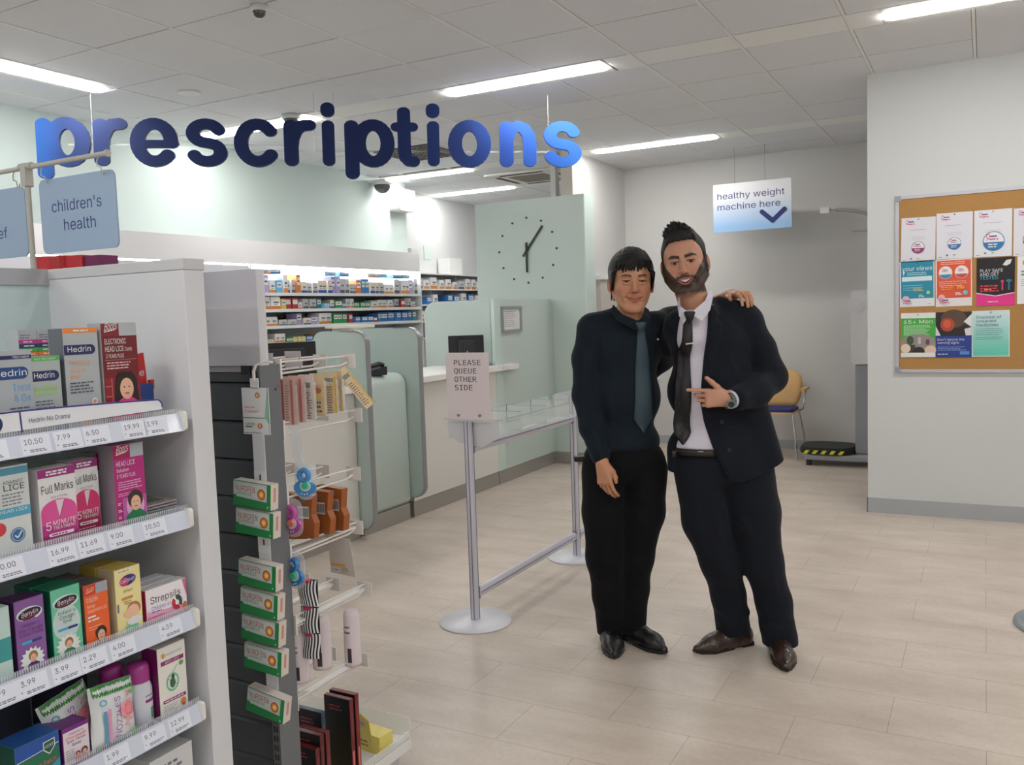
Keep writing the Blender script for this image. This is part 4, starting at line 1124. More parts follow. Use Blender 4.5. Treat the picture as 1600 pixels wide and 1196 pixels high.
b = MB(); b.box(-3.0, -1.626, 1.63, 1.66, 1.345, 1.362, GREYP); b.box(-1.66, -1.63, 1.616, 1.63, 1.34, 1.362, mat((40, 40, 44), 0.5)); ppart(b, 'header_rail')
UPR = mat((116, 119, 124), 0.42, metal=0.3, name='upright_metal')
b = MB(); b.box(-1.626, -1.60, 1.62, 1.692, 0, 1.362, UPR)
f = b.face((-1.626, 1.62, 0), (1, 0, 0), (0, 0, 1))
z = 0.03
while z < 1.34:
    f.k = 1; f.rect(0.005, z, 0.010, z+0.016, C(24, 24, 28)); f.rect(0.014, z, 0.019, z+0.016, C(24, 24, 28)); z += 0.025
f = b.face((-1.60, 1.62, 0), (0, 1, 0), (0, 0, 1))
for y in (0.016, 0.052): f.ell(y, 1.298, 0.0035, 0.0035, C(40, 36, 36))
f.ell(0.060, 1.306, 0.006, 0.005, C(120, 96, 84))
ppart(b, 'upright')
b = MB(); b.box(-3.0, -1.626, 1.668, 1.69, 0.0, 1.36, mat((205, 203, 200), 0.5)); ppart(b, 'rear_board')
b = MB(); b.box(-3.0, -1.60, 1.70, 2.19, 0.10, 0.135, mat((228, 228, 226), 0.35)); b.box(-2.98, -1.62, 1.70, 2.15, 0, 0.10, mat((190, 190, 190), 0.5)); t_ = ppart(b, 'base_shelf')
b = MB(); b.box(-3.0, -1.60, 2.186, 2.19, 0.135, 0.20, clear(alpha=0.3)); b.box(-1.604, -1.60, 1.9, 2.19, 0.135, 0.16, clear(alpha=0.35)); b.build('clear_lip', t_)
# clear edge sheet rising beside the header
b = MB(); b.box(-1.597, -1.594, 1.622, 1.645, 1.362, 1.595, clear(alpha=0.25)); ppart(b, 'clear_edge')

WPL = mat((226, 222, 218), 0.35, name='white_plastic')
def peg(label, x, z, y1=1.985, ticket=True, tw=0.05, drop=0.0, sag=0.0, flat=False):
    t = empty('peg_hook', (x+0.045, 1.692, z)); tag(t, label, 'peg hook')
    L = y1-1.692
    b = MB(); b.tube([(0, 0, 0), (0, L*0.9, 0.004-sag), (0, L, 0.012-sag)], 0.0032, WPL); b.tube([(0, 0, 0.03), (0, L*0.5, 0.03-sag*0.4), (0, L+0.006, 0.03-sag)], 0.0028, WPL); b.bar((0, 0, 0.012), (0, L*0.98, 0.02), 0.022, 0.005, WPL) if flat else None; b.build('arm', t)
    b = MB(); b.box(-0.022, 0.022, 0, 0.006, -0.012, 0.04, WPL); b.build('bracket', t)
    if ticket:
        b = MB(); b.box(-tw/2, tw/2, L+0.006, L+0.009, -0.004-sag-drop, 0.036-sag, WPL); b.build('ticket_holder', t)
    return t
LBL = ['white peg hook with ticket holder in the %s row, %s'.replace('%s', '{}', 2)]
rows = [('top', 1.335, (-1.665, -1.77, -1.88)), ('second', 1.175, (-1.665, -1.79, -1.93)), ('third', 1.005, (-1.665, -1.78, -1.90)), ('fourth', 0.845, (-1.665, -1.78, -1.90)), ('fifth', 0.655, (-1.66, -1.78, -1.90)), ('lowest', 0.445, (-1.67, -1.79, -1.91))]
pos = ['nearest the upright', 'next one in', 'deepest in the row']
for nm, z, xx in rows:
    for i, x in enumerate(xx):
        peg('white wire peg hook of the %s peg row, %s' % (nm, pos[i]), x, z, 1.985+0.02*(nm in ('second', 'fifth')), sag=0.0, flat=nm in ('fifth', 'lowest', 'fourth'))
# small hanging cards seen from the back
def hang_card(label, x, y, ztop, w, h, base, draw=None, rz=0.0, d=0.012, cat='pack', tilt=0.0, name='hanging_pack'):
    """a blister card hung on a peg; the viewer sees its printed back"""
    b = MB(); b.box(-w/2, w/2, -0.0006, 0.0006, -h, 0, mat(base, 0.45))
    b.rbox(-w/2+0.004, w/2-0.004, 0.0006, d, -h+0.006, -0.02, 0.004, clear((240, 240, 240), 0.35), 'y')
    f = b.face((-w/2, -0.0007, -h), (1, 0, 0), (0, 0, 1))
    if draw: draw(f, w, h)
    o = b.build(name, None, (x+0.045, y, ztop), (tilt, 0, rz)); tag(o, label, cat)
    return o
def barcode(f, u, v, w, h, s=1, rot=False):
    f.rect(u, v, u+w, v+h, WHITE); r = random.Random(s); x = u+0.001; f.k += 1
    while x < u+w-0.002:
        q = r.uniform(0.0006, 0.0016)
        if rot:
            pass
        f.rect(x, v+h*0.15, x+q, v+h*0.9, C(30, 30, 34)); f.k -= 1; x += q+r.uniform(0.0006, 0.0014)
    f.k += 2
def back_red(f, w, h):
    f.rect(0, 0, w, h, C(214, 184, 176)); f.rect(w*0.05, 0, w*0.25, h*0.93, C(178, 92, 92)); f.rect(w*0.66, 0, w*0.82, h*0.93, C(192, 116, 112)); f.lines(w*0.36, h*0.8, w*0.24, 14, 0.007, 0.0022, C(150, 110, 110), 3)
def back_white(f, w, h):
    f.rect(0, 0, w, h, C(222, 212, 206)); barcode(f, w*0.2, h*0.68, w*0.6, h*0.16, 3); f.lines(w*0.15, h*0.58, w*0.7, 11, 0.0068, 0.0028, C(130, 116, 116), 5)
def back_yellow(f, w, h):
    f.rect(0, 0, w, h, C(222, 198, 156)); f.ell(w*0.5, h*0.6, w*0.3, h*0.07, C(206, 120, 90)); f.ell(w*0.5, h*0.45, w*0.3, h*0.07, C(236, 210, 120)); f.lines(w*0.12, h*0.3, w*0.75, 3, 0.012, 0.005, C(120, 80, 60), 6)
def back_y2(f, w, h):
    f.rect(0, 0, w, h, C(228, 206, 170)); barcode(f, w*0.15, h*0.74, w*0.7, h*0.13, 9); f.lines(w*0.12, h*0.62, w*0.6, 11, 0.0072, 0.003, C(146, 120, 96), 8); f.rect(w*0.86, 0, w*0.97, h*0.9, C(226, 190, 60))
PKX = -1.665
for i, (y, x, dr, lb, base) in enumerate(((1.735, -1.668, back_red, 'red striped toothbrush card, nearest the upright on the top peg row', (206, 150, 144)), (1.765, -1.664, back_red, 'red striped toothbrush card, second along the top peg row', (206, 150, 144)),
        (1.80, -1.66, back_white, 'white card with a barcode hanging third along the top peg row', (226, 220, 214)), (1.845, -1.662, back_yellow, 'yellow card with pink teats hanging midway along the top peg row', (222, 200, 160)),
        (1.895, -1.66, back_y2, 'cream and yellow card with a barcode near the outer end of the top peg', (226, 206, 170)), (1.925, -1.663, back_yellow, 'yellow card last in line on the top peg row', (222, 200, 160)))):
    hang_card(lb, x+0.005, y, 1.326, 0.052, 0.128-0.003*i, base, dr, rz=0.12-0.05*i)
hang_card('long yellow toothbrush card jutting out slantwise at the end of the top peg', -1.655, 1.945, 1.33, 0.03, 0.135, (214, 190, 140), back_y2, rz=0.25).rotation_euler = (0.1, -0.62, 0.5)
for i, (x, y) in enumerate(((-1.80, 1.80), (-1.79, 1.90))):
    hang_card(['white folded card hanging deeper on the second column of the top row', 'white folded card hanging at the outer end of the second column'][i], x, y, 1.385, 0.06, 0.05, (222, 218, 220), lambda f, w, h: f.lines(w*0.1, h*0.6, w*0.8, 2, 0.01, 0.003, C(150, 140, 140), 3))
# dummies (soothers) in blisters
def soother(label, x, y, z, col, knob, rz, tilt=0.0):
    t = empty('baby_soother', (x+0.062, y, z), rz); tag(t, label, 'soother')
    b = MB(); b.prism(rrect(-0.03, -0.052, 0.03, 0.052, 0.028, 6), -0.004, 0.0, clear((240, 244, 248), 0.28), 'y'); b.build('blister', t)
    b = MB()
    sh = [(0.027*math.cos(a)*(1+0.12*math.cos(2*a)), 0.023*math.sin(a)-0.018) for a in [2*PI*i/28 for i in range(28)]]
    m = mat(col, 0.25, coat=0.6)
    b.prism(sh, -0.014, -0.004, m, 'y', True); b.build('shield', t, bevel=0.002)
    b = MB(); b.tube([(0.013*math.cos(a), -0.012, 0.016+0.014*math.sin(a)) for a in [2*PI*i/16 for i in range(16)]], 0.0075, mat(col, 0.25, coat=0.6), closed=True); b.build('ring', t)
    b = MB(); b.cyl((0.004, -0.017, -0.012), 0.015, 0.004, mat((206, 222, 216), 0.3), 'y', 20); b.cyl((0.006, -0.026, -0.01), 0.009, 0.010, mat(knob, 0.2, coat=0.6), 'y', 16, r2=0.0095); b.build('knob', t)
    b = MB()
    for i in range(3): b.cyl((-0.008+i*0.008, -0.0145, -0.035+0.002*abs(i-1)), 0.0022, 0.001, WHITE, 'y', 8)
    b.build('air_holes', t)
    t.rotation_euler = (tilt, 0, rz)
    return t
soother('blue soother with a green knob, uppermost of the blister packs beside the metal upright', -1.655, 1.70+0.06, 1.045, (60, 140, 205), (60, 190, 140), 0.30)
soother('pink soother with a peach knob, between the two blue ones', -1.66, 1.70+0.01, 0.955, (196, 80, 170), (236, 130, 120), 0.12)
soother('blue soother with a green knob, lowest of the blister packs beside the metal upright', -1.66, 1.71, 0.815, (50, 130, 200), (60, 190, 150), 0.05)
b = MB(); b.prism([(-0.012, 0), (0.012, 0), (0.004, 0.15), (-0.03, 0.15)], -0.001, 0.001, clear((236, 240, 246), 0.4), 'y'); o = b.build('blister_sleeve', None, (-1.60, 1.745, 1.085), (0, 0, 0.3)); tag(o, 'clear plastic sleeve hanging above the upper blue soother', 'packaging')
# orange packs
def back_or(f, w, h):
    barcode(f, w*0.55, h*0.5, w*0.34, h*0.26, 4); f.rect(w*0.12, h*0.55, w*0.45, h*0.72, C(70, 66, 70)); f.rect(w*0.6, h*0.84, w*0.8, h*0.94, C(120, 116, 110))
for i, (x, y, rz) in enumerate(((-1.70, 1.80, 0.1), (-1.69, 1.86, 0.0), (-1.68, 1.91, -0.06))):
    b = MB(); b.prism([(-0.05, -0.118), (0.04, -0.11), (0.045, -0.07), (0.036, -0.05), (0.042, 0.0), (-0.04, 0.004), (-0.052, -0.03)], -0.012, 0.012, mat((156, 86, 38), 0.4), 'y')
    f = b.face((-0.05, -0.012, -0.118), (1, 0, 0), (0, 0, 1)); back_or(f, 0.09, 0.118)
    o = b.build('orange_pack', None, (x+0.045, y, 0.995), (0, 0, rz)); o.scale = (1.2, 1, 1.08); tag(o, ['nearest orange brown pack on the third peg row', 'middle orange brown pack on the third peg row', 'outer orange brown pack with a wavy edge on the third peg row'][i], 'pack')
# grey card low on the fourth row
b = MB(); b.prism([(-0.045, -0.105), (0.045, -0.11), (0.030, 0.0), (-0.05, 0.0)], -0.001, 0.001, mat((196, 186, 180), 0.5), 'y')
f = b.face((-0.05, -0.0012, -0.11), (1, 0, 0), (0, 0, 1)); f.rect(0.008, 0.026, 0.06, 0.034, C(214, 150, 50)); barcode(f, 0.014, 0.01, 0.022, 0.010, 3); f.lines(0.045, 0.022, 0.03, 4, 0.004, 0.0015, C(120, 110, 110), 2)
o = b.build('hanging_card', None, (-1.62, 1.925, 0.845), (0, 0, 0.0)); tag(o, 'large grey beige card with an orange stripe hanging below the orange packs', 'card')
# zebra striped hair clips
ZB = MB()
def zebra(label, z, rot):
    b = MB(); m1 = mat((232, 232, 234), 0.35); m2 = mat((22, 20, 26), 0.35)
    vs = []; n = 14
    for i in range(n):
        x0 = -0.028+0.056*i/n; x1 = -0.028+0.056*(i+1)/n
        def px(x, zz): return (x+0.004*math.sin(zz*60+rot), -0.012*math.cos(x/0.028*1.4), zz)
        vs = []
        for k in range(7):
            zz = -0.07+0.07*k/6; vs += [px(x0, zz), px(x1, zz)]
        b.add(vs, [(2*k, 2*k+1, 2*k+3, 2*k+2) for k in range(6)], m1 if i % 2 else m2, True)
    b.box(-0.027, 0.027, 0.0, 0.004, -0.07, 0.0, m2)
    b.box(-0.01, 0.01, -0.014, 0.004, -0.006, 0.002, mat((196, 60, 90), 0.4))
    o = b.build('hair_clip_pack', None, (-1.60, 1.755, z), (0, 0, 0.15)); tag(o, label, 'hair accessory')
zebra('black and white zebra striped pack, uppermost of the three under the soothers', 0.775, 0.0)
zebra('black and white zebra striped pack, middle one of the three under the soothers', 0.70, 1.3)
zebra('black and white zebra striped pack, lowest of the three under the soothers', 0.628, 2.2)
# bottles in printed sleeves
def sleeve(label, x, y, z, h, r, rz):
    t = empty('sleeved_bottle', (x+0.04, y, z), rz); tag(t, label, 'bottle')
    b = MB(); b.lathe([(0, 0), (r, 0), (r*1.02, 0.01), (r, h*0.9), (r*0.8, h), (0, h)], mat((218, 206, 210), 0.35, coat=0.3)); b.build('bottle_body', t)
    b = MB()
    def patch(a0, a1, z0, z1, m):
        n = 4; vs = []
        for i in range(n+1):
            a = a0+(a1-a0)*i/n
            for zz in (z0, z1): vs.append((r*1.025*math.sin(a), -r*1.025*math.cos(a), zz))
        b.add(vs, [(2*i, 2*i+2, 2*i+3, 2*i+1) for i in range(n)], m, True)
    patch(0.1, 0.6, h*0.08, h*0.34, C(60, 50, 60)); patch(-0.8, -0.5, h*0.1, h*0.7, C(214, 130, 140)); patch(-0.3, 0.5, h*0.6, h*0.64, C(140, 110, 120)); patch(-0.3, 0.5, h*0.7, h*0.73, C(140, 110, 120))
    b.build('label_print', t)
    return t
sleeve('pink white sleeved bottle nearest the upright on the fifth peg row', -1.69, 1.755, 0.485, 0.145, 0.030, 0.2)
sleeve('pink white sleeved bottle, second along the fifth peg row', -1.675, 1.835, 0.495, 0.15, 0.027, 0.1)
sleeve('dark capped sleeved bottle hanging outermost on the fifth peg row', -1.655, 1.945, 0.465, 0.165, 0.024, -0.1)
# boxed films at the base
def slim(label, x, y, h, w, d, face_c, spine_c, rz):
    b = MB(); b.box(-w/2, w/2, 0, d, 0, h, mat(spine_c, 0.4))
    f = b.face((-w/2, 0, 0), (1, 0, 0), (0, 0, 1)); f.rect(0.001, 0.001, w-0.001, h-0.001, C(*face_c)); f.lines(w*0.2, h*0.88, w*0.6, 2, 0.01, 0.004, C(180, 60, 60), 2); f.rect(w*0.4, h*0.04, w*0.75, h*0.11, WHITE)
    f = b.face((w/2, 0, 0), (0, 1, 0), (0, 0, 1)); f.rect(d*0.3, h*0.1, d*0.7, h*0.35, C(220, 120, 110)); f.rect(d*0.35, h*0.5, d*0.65, h*0.85, C(120, 60, 60))
    o = b.build('slim_box', None, (x+0.02, y, 0.135), (0, 0, rz)); tag(o, label, 'box')
SPC = ((-1.655, 1.735, 0.175, (24, 20, 24), (96, 20, 26)), (-1.655, 1.755, 0.205, (24, 20, 24), (86, 18, 22)), (-1.652, 1.775, 0.205, (30, 22, 26), (110, 24, 30)), (-1.70, 1.815, 0.235, (20, 24, 32), (22, 60, 80)), (-1.672, 1.905, 0.24, (18, 18, 22), (110, 20, 30)), (-1.672, 1.930, 0.245, (18, 18, 22), (120, 22, 30)))
SLB = ['shortest dark box with a red spine, nearest the upright on the base tray', 'dark box with a red spine, second from the upright on the base tray', 'dark box with a red spine, third from the upright on the base tray', 'black box with a teal edge standing midway on the base tray', 'large black box with a white barcode label on the base tray', 'tall black box with a red spine, outermost of the dark ones on the base tray']
for (x, y, h, fc, sc_), lb in zip(SPC, SLB): slim(lb, x, y, h, 0.095, 0.016, fc, sc_, 0.0)
b = MB(); b.box(-0.06, 0.06, 0, 0.06, 0, 0.055, mat((222, 208, 110), 0.45)); b.prism([(-0.075, 0), (0.04, 0), (0.02, 0.10), (-0.015, 0.118), (-0.075, 0.118)], -0.003, 0.0, mat((218, 204, 110), 0.45), 'y')
f = b.face((-0.075, -0.003, 0), (1, 0, 0), (0, 0, 1)); f.ell(0.05, 0.085, 0.035, 0.014, C(196, 184, 150)); f.text('CAMERA', 0.05, 0.082, 0.008, C(90, 80, 60), w=0.05, al='c'); f.rrect(0.042, 0.104, 0.058, 0.109, 0.002, C(240, 240, 230)); f.lines(0.012, 0.03, 0.08, 2, 0.012, 0.005, C(120, 100, 60), 3)
o = b.build('yellow_carton', None, (-1.68, 2.06, 0.135), (0, 0, -0.1)); tag(o, 'yellow carton with a hanging flap at the outer end of the base tray', 'box')
b = MB(); b.box(-0.03, 0.03, 0, 0.02, 0, 0.11, mat((216, 200, 90), 0.45)); o = b.build('yellow_pack', None, (-1.69, 1.855, 0.135), (0, 0, 0.1)); tag(o, 'slim yellow pack peeping between the dark boxes on the base tray', 'pack')

# ------------------------------------------------------------------ clip strip of painkillers on the dark slatwall
t = empty('clip_strip', (-1.583, 1.586, 1.318)); t.scale = (1.22, 1, 0.8); tag(t, 'white clip strip with a hooked header card hanging on the dark slatwall edge', 'clip strip')
PLW = mat((230, 230, 232), 0.4)
b = MB(); b.box(-0.016, 0.016, -0.0008, 0.0008, -0.97, -0.14, mat((222, 224, 228), 0.3, coat=0.5))
for z0 in (-0.27, -0.475, -0.845):
    b.box(-0.0165, 0.0165, -0.0014, -0.0009, z0-0.055, z0, PLW); b.box(-0.002, 0.002, -0.0018, -0.0014, z0-0.03, z0-0.012, INK)
b.build('strip', t)
b = MB(); b.box(-0.036, 0.036, -0.004, -0.002, -0.155, -0.01, PLW); b.rbox(-0.011, 0.011, -0.004, -0.002, -0.012, 0.02, 0.004, PLW)
f = b.face((-0.036, -0.004, -0.155), (1, 0, 0), (0, 0, 1))
GR = C(60, 150, 100); f.rect(0, 0.050, 0.072, 0.053, GR); f.poly([(0.060, 0.053), (0.072, 0.03), (0.072, 0.145), (0.070, 0.145)], C(150, 200, 170)); f.rect(0.0705, 0.0, 0.072, 0.145, GR)
for (u, v) in ((0.043, 0.122), (0.046, 0.027)):
    f.ell(u, v, 0.0065, 0.0085, C(190, 100, 50)); f.ell(u, v, 0.004, 0.0055, C(236, 200, 130))
f.text('20 minutes*', 0.005, 0.068, 0.008, C(214, 110, 130), w=0.04, shear=0.2); f.lines(0.005, 0.083, 0.04, 1, 1, 0.003, C(214, 130, 150), 2)
f.text('NUROFEN', 0.007, 0.029, 0.007, C(96, 30, 60), w=0.026, bold=0.03); f.lines(0.007, 0.022, 0.025, 1, 1, 0.004, C(80, 150, 100), 2); f.lines(0.004, 0.004, 0.06, 1, 1, 0.002, C(60, 60, 70), 2)
b.build('header_card', t)
b = MB(); b.tube([(0, -0.003, 0.012), (0.0, -0.004, 0.04), (0.006, -0.002, 0.06), (0.02, 0.01, 0.07), (0.036, 0.02, 0.066)], 0.0035, WPL); b.build('hook', t)
def nbox(z, x, rz, ry, label, dy=0.0):
    w, h, d = 0.118, 0.064, 0.028
    b = MB(); b.box(-w/2, w/2, -d, 0, -h, 0, mat((214, 206, 200), 0.45))
    f = b.face((-w/2, -d, -h), (1, 0, 0), (0, 0, 1))
    G1 = C(40, 140, 76); SIL = C(196, 204, 206)
    f.rect(0, 0, w, h, G1); f.poly([(0.001, h*0.42), (w*0.3, h*0.34), (w*0.9, h*0.30), (w*0.9, h*0.97), (0.001, h*0.97)], SIL); f.poly([(0.001, h*0.44), (w*0.4, h*0.30), (w*0.9, h*0.27), (w, h*0.4), (w, 0.0), (0, 0)], G1)
    f.rrect(w*0.04, h*0.40, w*0.90, h*0.90, h*0.22, C(212, 220, 218))
    f.text('NUROFEN', w*0.07, h*0.60, 0.0145, C(180, 34, 54), w=w*0.52, bold=0.05); f.text('EXPRESS', w*0.09, h*0.46, 0.0065, C(50, 150, 90), w=w*0.4, bold=0.01); f.lines(w*0.1, h*0.36, w*0.35, 1, 1, 0.003, C(200, 220, 206), 3)
    f.ell(w*0.76, h*0.58, 0.0125, 0.0135, C(196, 90, 40)); f.ell(w*0.76, h*0.58, 0.0095, 0.0105, C(232, 150, 60)); f.ell(w*0.76, h*0.58, 0.0055, 0.006, C(250, 226, 150)); f.ell(w*0.93, h*0.12, 0.002, 0.002, WHITE)
    f = b.face((w/2, -d, -h), (0, 1, 0), (0, 0, 1)); f.rect(0.002, 0.002, d-0.002, h-0.002, C(216, 206, 196)); f.rect(d*0.35, h*0.3, d*0.65, h*0.85, C(196, 140, 130))
    o = b.build('painkiller_carton', None, (x-0.012, 1.583+dy, z-0.012), (0, ry, rz)); tag(o, label, 'box', 'painkiller cartons on the clip strip')
ORD = ['topmost', 'second', 'third', 'fourth', 'fifth', 'sixth', 'lowest, tilted']
for i, (z, x, rz, ry) in enumerate(((1.091, -1.572, 0.06, 0.08), (1.021, -1.569, 0.06, 0.08), (0.889, -1.57, 0.06, 0.09), (0.817, -1.569, 0.06, 0.1), (0.748, -1.57, 0.06, 0.1), (0.674, -1.567, 0.06, 0.1), (0.556, -1.565, 0.06, 0.17))):
    nbox(z, x, rz, ry, '%s green and silver painkiller carton of the seven on the clip strip' % ORD[i])
# ================================================================== HANGING LETTERS
def sdf_letter(ch):
    """list of centre-line polylines and their half widths; x-height = 1"""
    R = 0.150; V = 0.385
    def arc(cx, cy, rx, ry, a0, a1, n=26):
        return [(cx+rx*math.cos(math.radians(a0+(a1-a0)*i/n)), cy+ry*math.sin(math.radians(a0+(a1-a0)*i/n))) for i in range(n+1)]
    L = {
     'p': ([([(R, 0.86), (R, -0.13)], R), (arc(0.60, 0.5, 0.305, V, 0, 360), R)], 1.06),
     'r': ([([(R, 0.86), (R, 0.14)], R), ([(R, 0.40), (0.18, 0.60), (0.26, 0.77), (0.38, 0.86), (0.53, 0.875)], R*0.97)], 0.69),
     'e': ([(arc(0.49, 0.5, 0.34, V, 0, 318), R*0.97), ([(0.20, 0.47), (0.83, 0.47)], R*0.68)], 0.98),
     's': ([(arc(0.43, 0.695, 0.265, 0.19, 20, 262, 18)+arc(0.44, 0.305, 0.275, 0.19, 82, -160, 18), R*0.93)], 0.87),
     'c': ([(arc(0.49, 0.5, 0.34, V, 40, 320), R*0.97)], 0.87),
     'i': ([([(0.132, 0.87), (0.132, 0.13)], 0.130), ([(0.132, 1.16), (0.132, 1.23)], 0.145)], 0.265),
     't': ([([(0.275, 1.15), (0.275, 0.34), (0.30, 0.20), (0.37, 0.13), (0.46, 0.12)], 0.140), ([(0.11, 0.85), (0.46, 0.85)], 0.115)], 0.58),
     'o': ([(arc(0.465, 0.5, 0.315, V, 0, 360), R)], 0.93),
     'n': ([([(R, 0.86), (R, 0.13)], R), ([(R, 0.50), (0.19, 0.70), (0.28, 0.83), (0.41, 0.88), (0.54, 0.83), (0.63, 0.70), (0.66, 0.52), (0.66, 0.13)], R*0.95)], 0.82),
    }
    return L[ch]
def contours(strokes, w, step=0.016):
    x = np.arange(-0.1, w+0.12, step); y = np.arange(-0.45, 1.5, step)
    X, Y = np.meshgrid(x, y, indexing='ij')
    D = np.full(X.shape, 9.0)
    for pts, r in strokes:
        for a, b_ in zip(pts[:-1], pts[1:]):
            ax, ay = a; bx, by = b_; dx, dy = bx-ax, by-ay; l2 = dx*dx+dy*dy+1e-12
            t = np.clip(((X-ax)*dx+(Y-ay)*dy)/l2, 0, 1)
            D = np.minimum(D, np.hypot(X-ax-t*dx, (Y-ay-t*dy)*1.28)-r)
    segs = {}
    def ip(p, q):
        a, c = D[p], D[q]; t = a/(a-c)
        return (x[p[0]]+(x[q[0]]-x[p[0]])*t, y[p[1]]+(y[q[1]]-y[p[1]])*t)
    nxt = {}
    pos_ = {}
    for i in range(len(x)-1):
        for j in range(len(y)-1):
            cs = [(i, j), (i+1, j), (i+1, j+1), (i, j+1)]
            ins = [D[c] < 0 for c in cs]
            if all(ins) or not any(ins): continue
            ed = [('h', i, j), ('v', i+1, j), ('h', i, j+1), ('v', i, j)]
            cr = [k for k in range(4) if ins[k] != ins[(k+1) % 4]]
            for k in cr: pos_[ed[k]] = ip(cs[k], cs[(k+1) % 4])
            # walk so the inside is on the left
            ent = [k for k in cr if ins[k] and not ins[(k+1) % 4]]
            ext = [k for k in cr if not ins[k] and ins[(k+1) % 4]]
            for k in ent:
                e = min(ext, key=lambda q: (q-k) % 4)
                nxt[ed[k]] = ed[e]
    loops = []
    while nxt:
        s = next(iter(nxt)); cur = s; lp = []
        while cur in nxt:
            lp.append(pos_[cur]); cur = nxt.pop(cur)
        if len(lp) > 6: loops.append(lp)
    return loops
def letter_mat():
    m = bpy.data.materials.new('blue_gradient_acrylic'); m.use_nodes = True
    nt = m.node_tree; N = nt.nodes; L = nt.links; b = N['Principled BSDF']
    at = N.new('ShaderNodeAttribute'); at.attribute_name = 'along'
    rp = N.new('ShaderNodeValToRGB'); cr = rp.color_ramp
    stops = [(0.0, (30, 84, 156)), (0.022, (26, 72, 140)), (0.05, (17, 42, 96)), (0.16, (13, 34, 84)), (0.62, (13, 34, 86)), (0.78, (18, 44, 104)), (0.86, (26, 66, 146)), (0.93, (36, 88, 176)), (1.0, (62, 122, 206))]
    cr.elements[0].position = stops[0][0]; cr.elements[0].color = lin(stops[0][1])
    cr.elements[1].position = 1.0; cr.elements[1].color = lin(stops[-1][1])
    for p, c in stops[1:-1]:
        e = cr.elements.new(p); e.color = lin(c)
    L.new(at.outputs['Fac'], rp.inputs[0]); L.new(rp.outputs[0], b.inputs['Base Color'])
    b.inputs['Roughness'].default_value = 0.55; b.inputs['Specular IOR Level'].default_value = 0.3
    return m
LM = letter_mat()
def make_letter(ch, size, depth, along0, along1, parent):
    strokes, w = sdf_letter(ch)
    cu = bpy.data.curves.new('letter', 'CURVE'); cu.dimensions = '2D'; cu.fill_mode = 'BOTH'; cu.extrude = depth/2
    for lp in contours(strokes, w):
        sp = cu.splines.new('POLY'); sp.points.add(len(lp)-1); sp.use_cyclic_u = True
        for k, (x, y) in enumerate(lp): sp.points[k].co = (x*size, y*size, 0, 1)
    tmp = bpy.data.objects.new('tmp', cu); COL.objects.link(tmp)
    me = bpy.data.meshes.new_from_object(tmp.evaluated_get(bpy.context.evaluated_depsgraph_get()))
    bpy.data.objects.remove(tmp, do_unlink=True)
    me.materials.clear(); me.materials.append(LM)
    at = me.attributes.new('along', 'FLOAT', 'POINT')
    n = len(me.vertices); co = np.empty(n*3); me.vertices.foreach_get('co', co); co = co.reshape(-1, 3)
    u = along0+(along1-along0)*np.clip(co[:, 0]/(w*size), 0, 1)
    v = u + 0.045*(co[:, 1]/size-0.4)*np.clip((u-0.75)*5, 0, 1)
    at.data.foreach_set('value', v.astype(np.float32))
    o = bpy.data.objects.new('letter', me); COL.objects.link(o); o.parent = parent; o.rotation_euler = (PI/2, 0, 0)
    return o
SIGN_O = Vector((-5.41, 3.607, 2.523)); SIGN_A = math.radians(35); SIGN_TILT = 0.0156; SIGN_LEN = 3.60; SIGN_XH = 0.316
sg = empty('hanging_word_sign', SIGN_O); sg.rotation_euler = (0, SIGN_TILT, SIGN_A)
tag(sg, 'huge dark blue letters spelling prescriptions, hung from the ceiling', 'sign')
word = 'prescriptions'
lx = [0.011, 0.364, 0.59, 0.938, 1.249, 1.574, 1.824, 1.972, 2.283, 2.524, 2.665, 3.018, 3.317]
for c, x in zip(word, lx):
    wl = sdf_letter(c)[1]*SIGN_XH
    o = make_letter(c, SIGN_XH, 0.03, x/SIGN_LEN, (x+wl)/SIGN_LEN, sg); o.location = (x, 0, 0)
CLR = clear((235, 240, 242), 0.18)
b = MB(); b.box(1.30*1, SIGN_LEN-0.2, 0.0155, 0.0205, SIGN_XH*0.33, SIGN_XH*0.33+0.012, CLR); b.box(0.2, 1.6, 0.0155, 0.0205, SIGN_XH*0.45, SIGN_XH*0.45+0.012, CLR); b.build('clear_rod', sg)
WIRE = mat((200, 200, 204), 0.3, metal=0.6)
for u in (0.493*3.6, 0.49*3.6+0.14, 3.36, 0.35):
    b = MB(); b.tube([(u, 0.02, SIGN_XH*0.3), (u, 0.02, CEIL-SIGN_O.z+0.02)], 0.0016, WIRE, seg=5); b.build('hanging_wire', sg)

# ------------------------------------------------------------------ small signs
def board(name, label, cat, w, h, th, r, base, draw, loc, rz, grad=None):
    b = MB(); b.rbox(0, w, -th/2, th/2, 0, h, r, base, 'y', 6)
    f = b.face((0, -th/2, 0), (1, 0, 0), (0, 0, 1)); draw(f, w, h)
    o = b.build(name, None, loc, (0, 0, rz)); tag(o, label, cat)
    return o
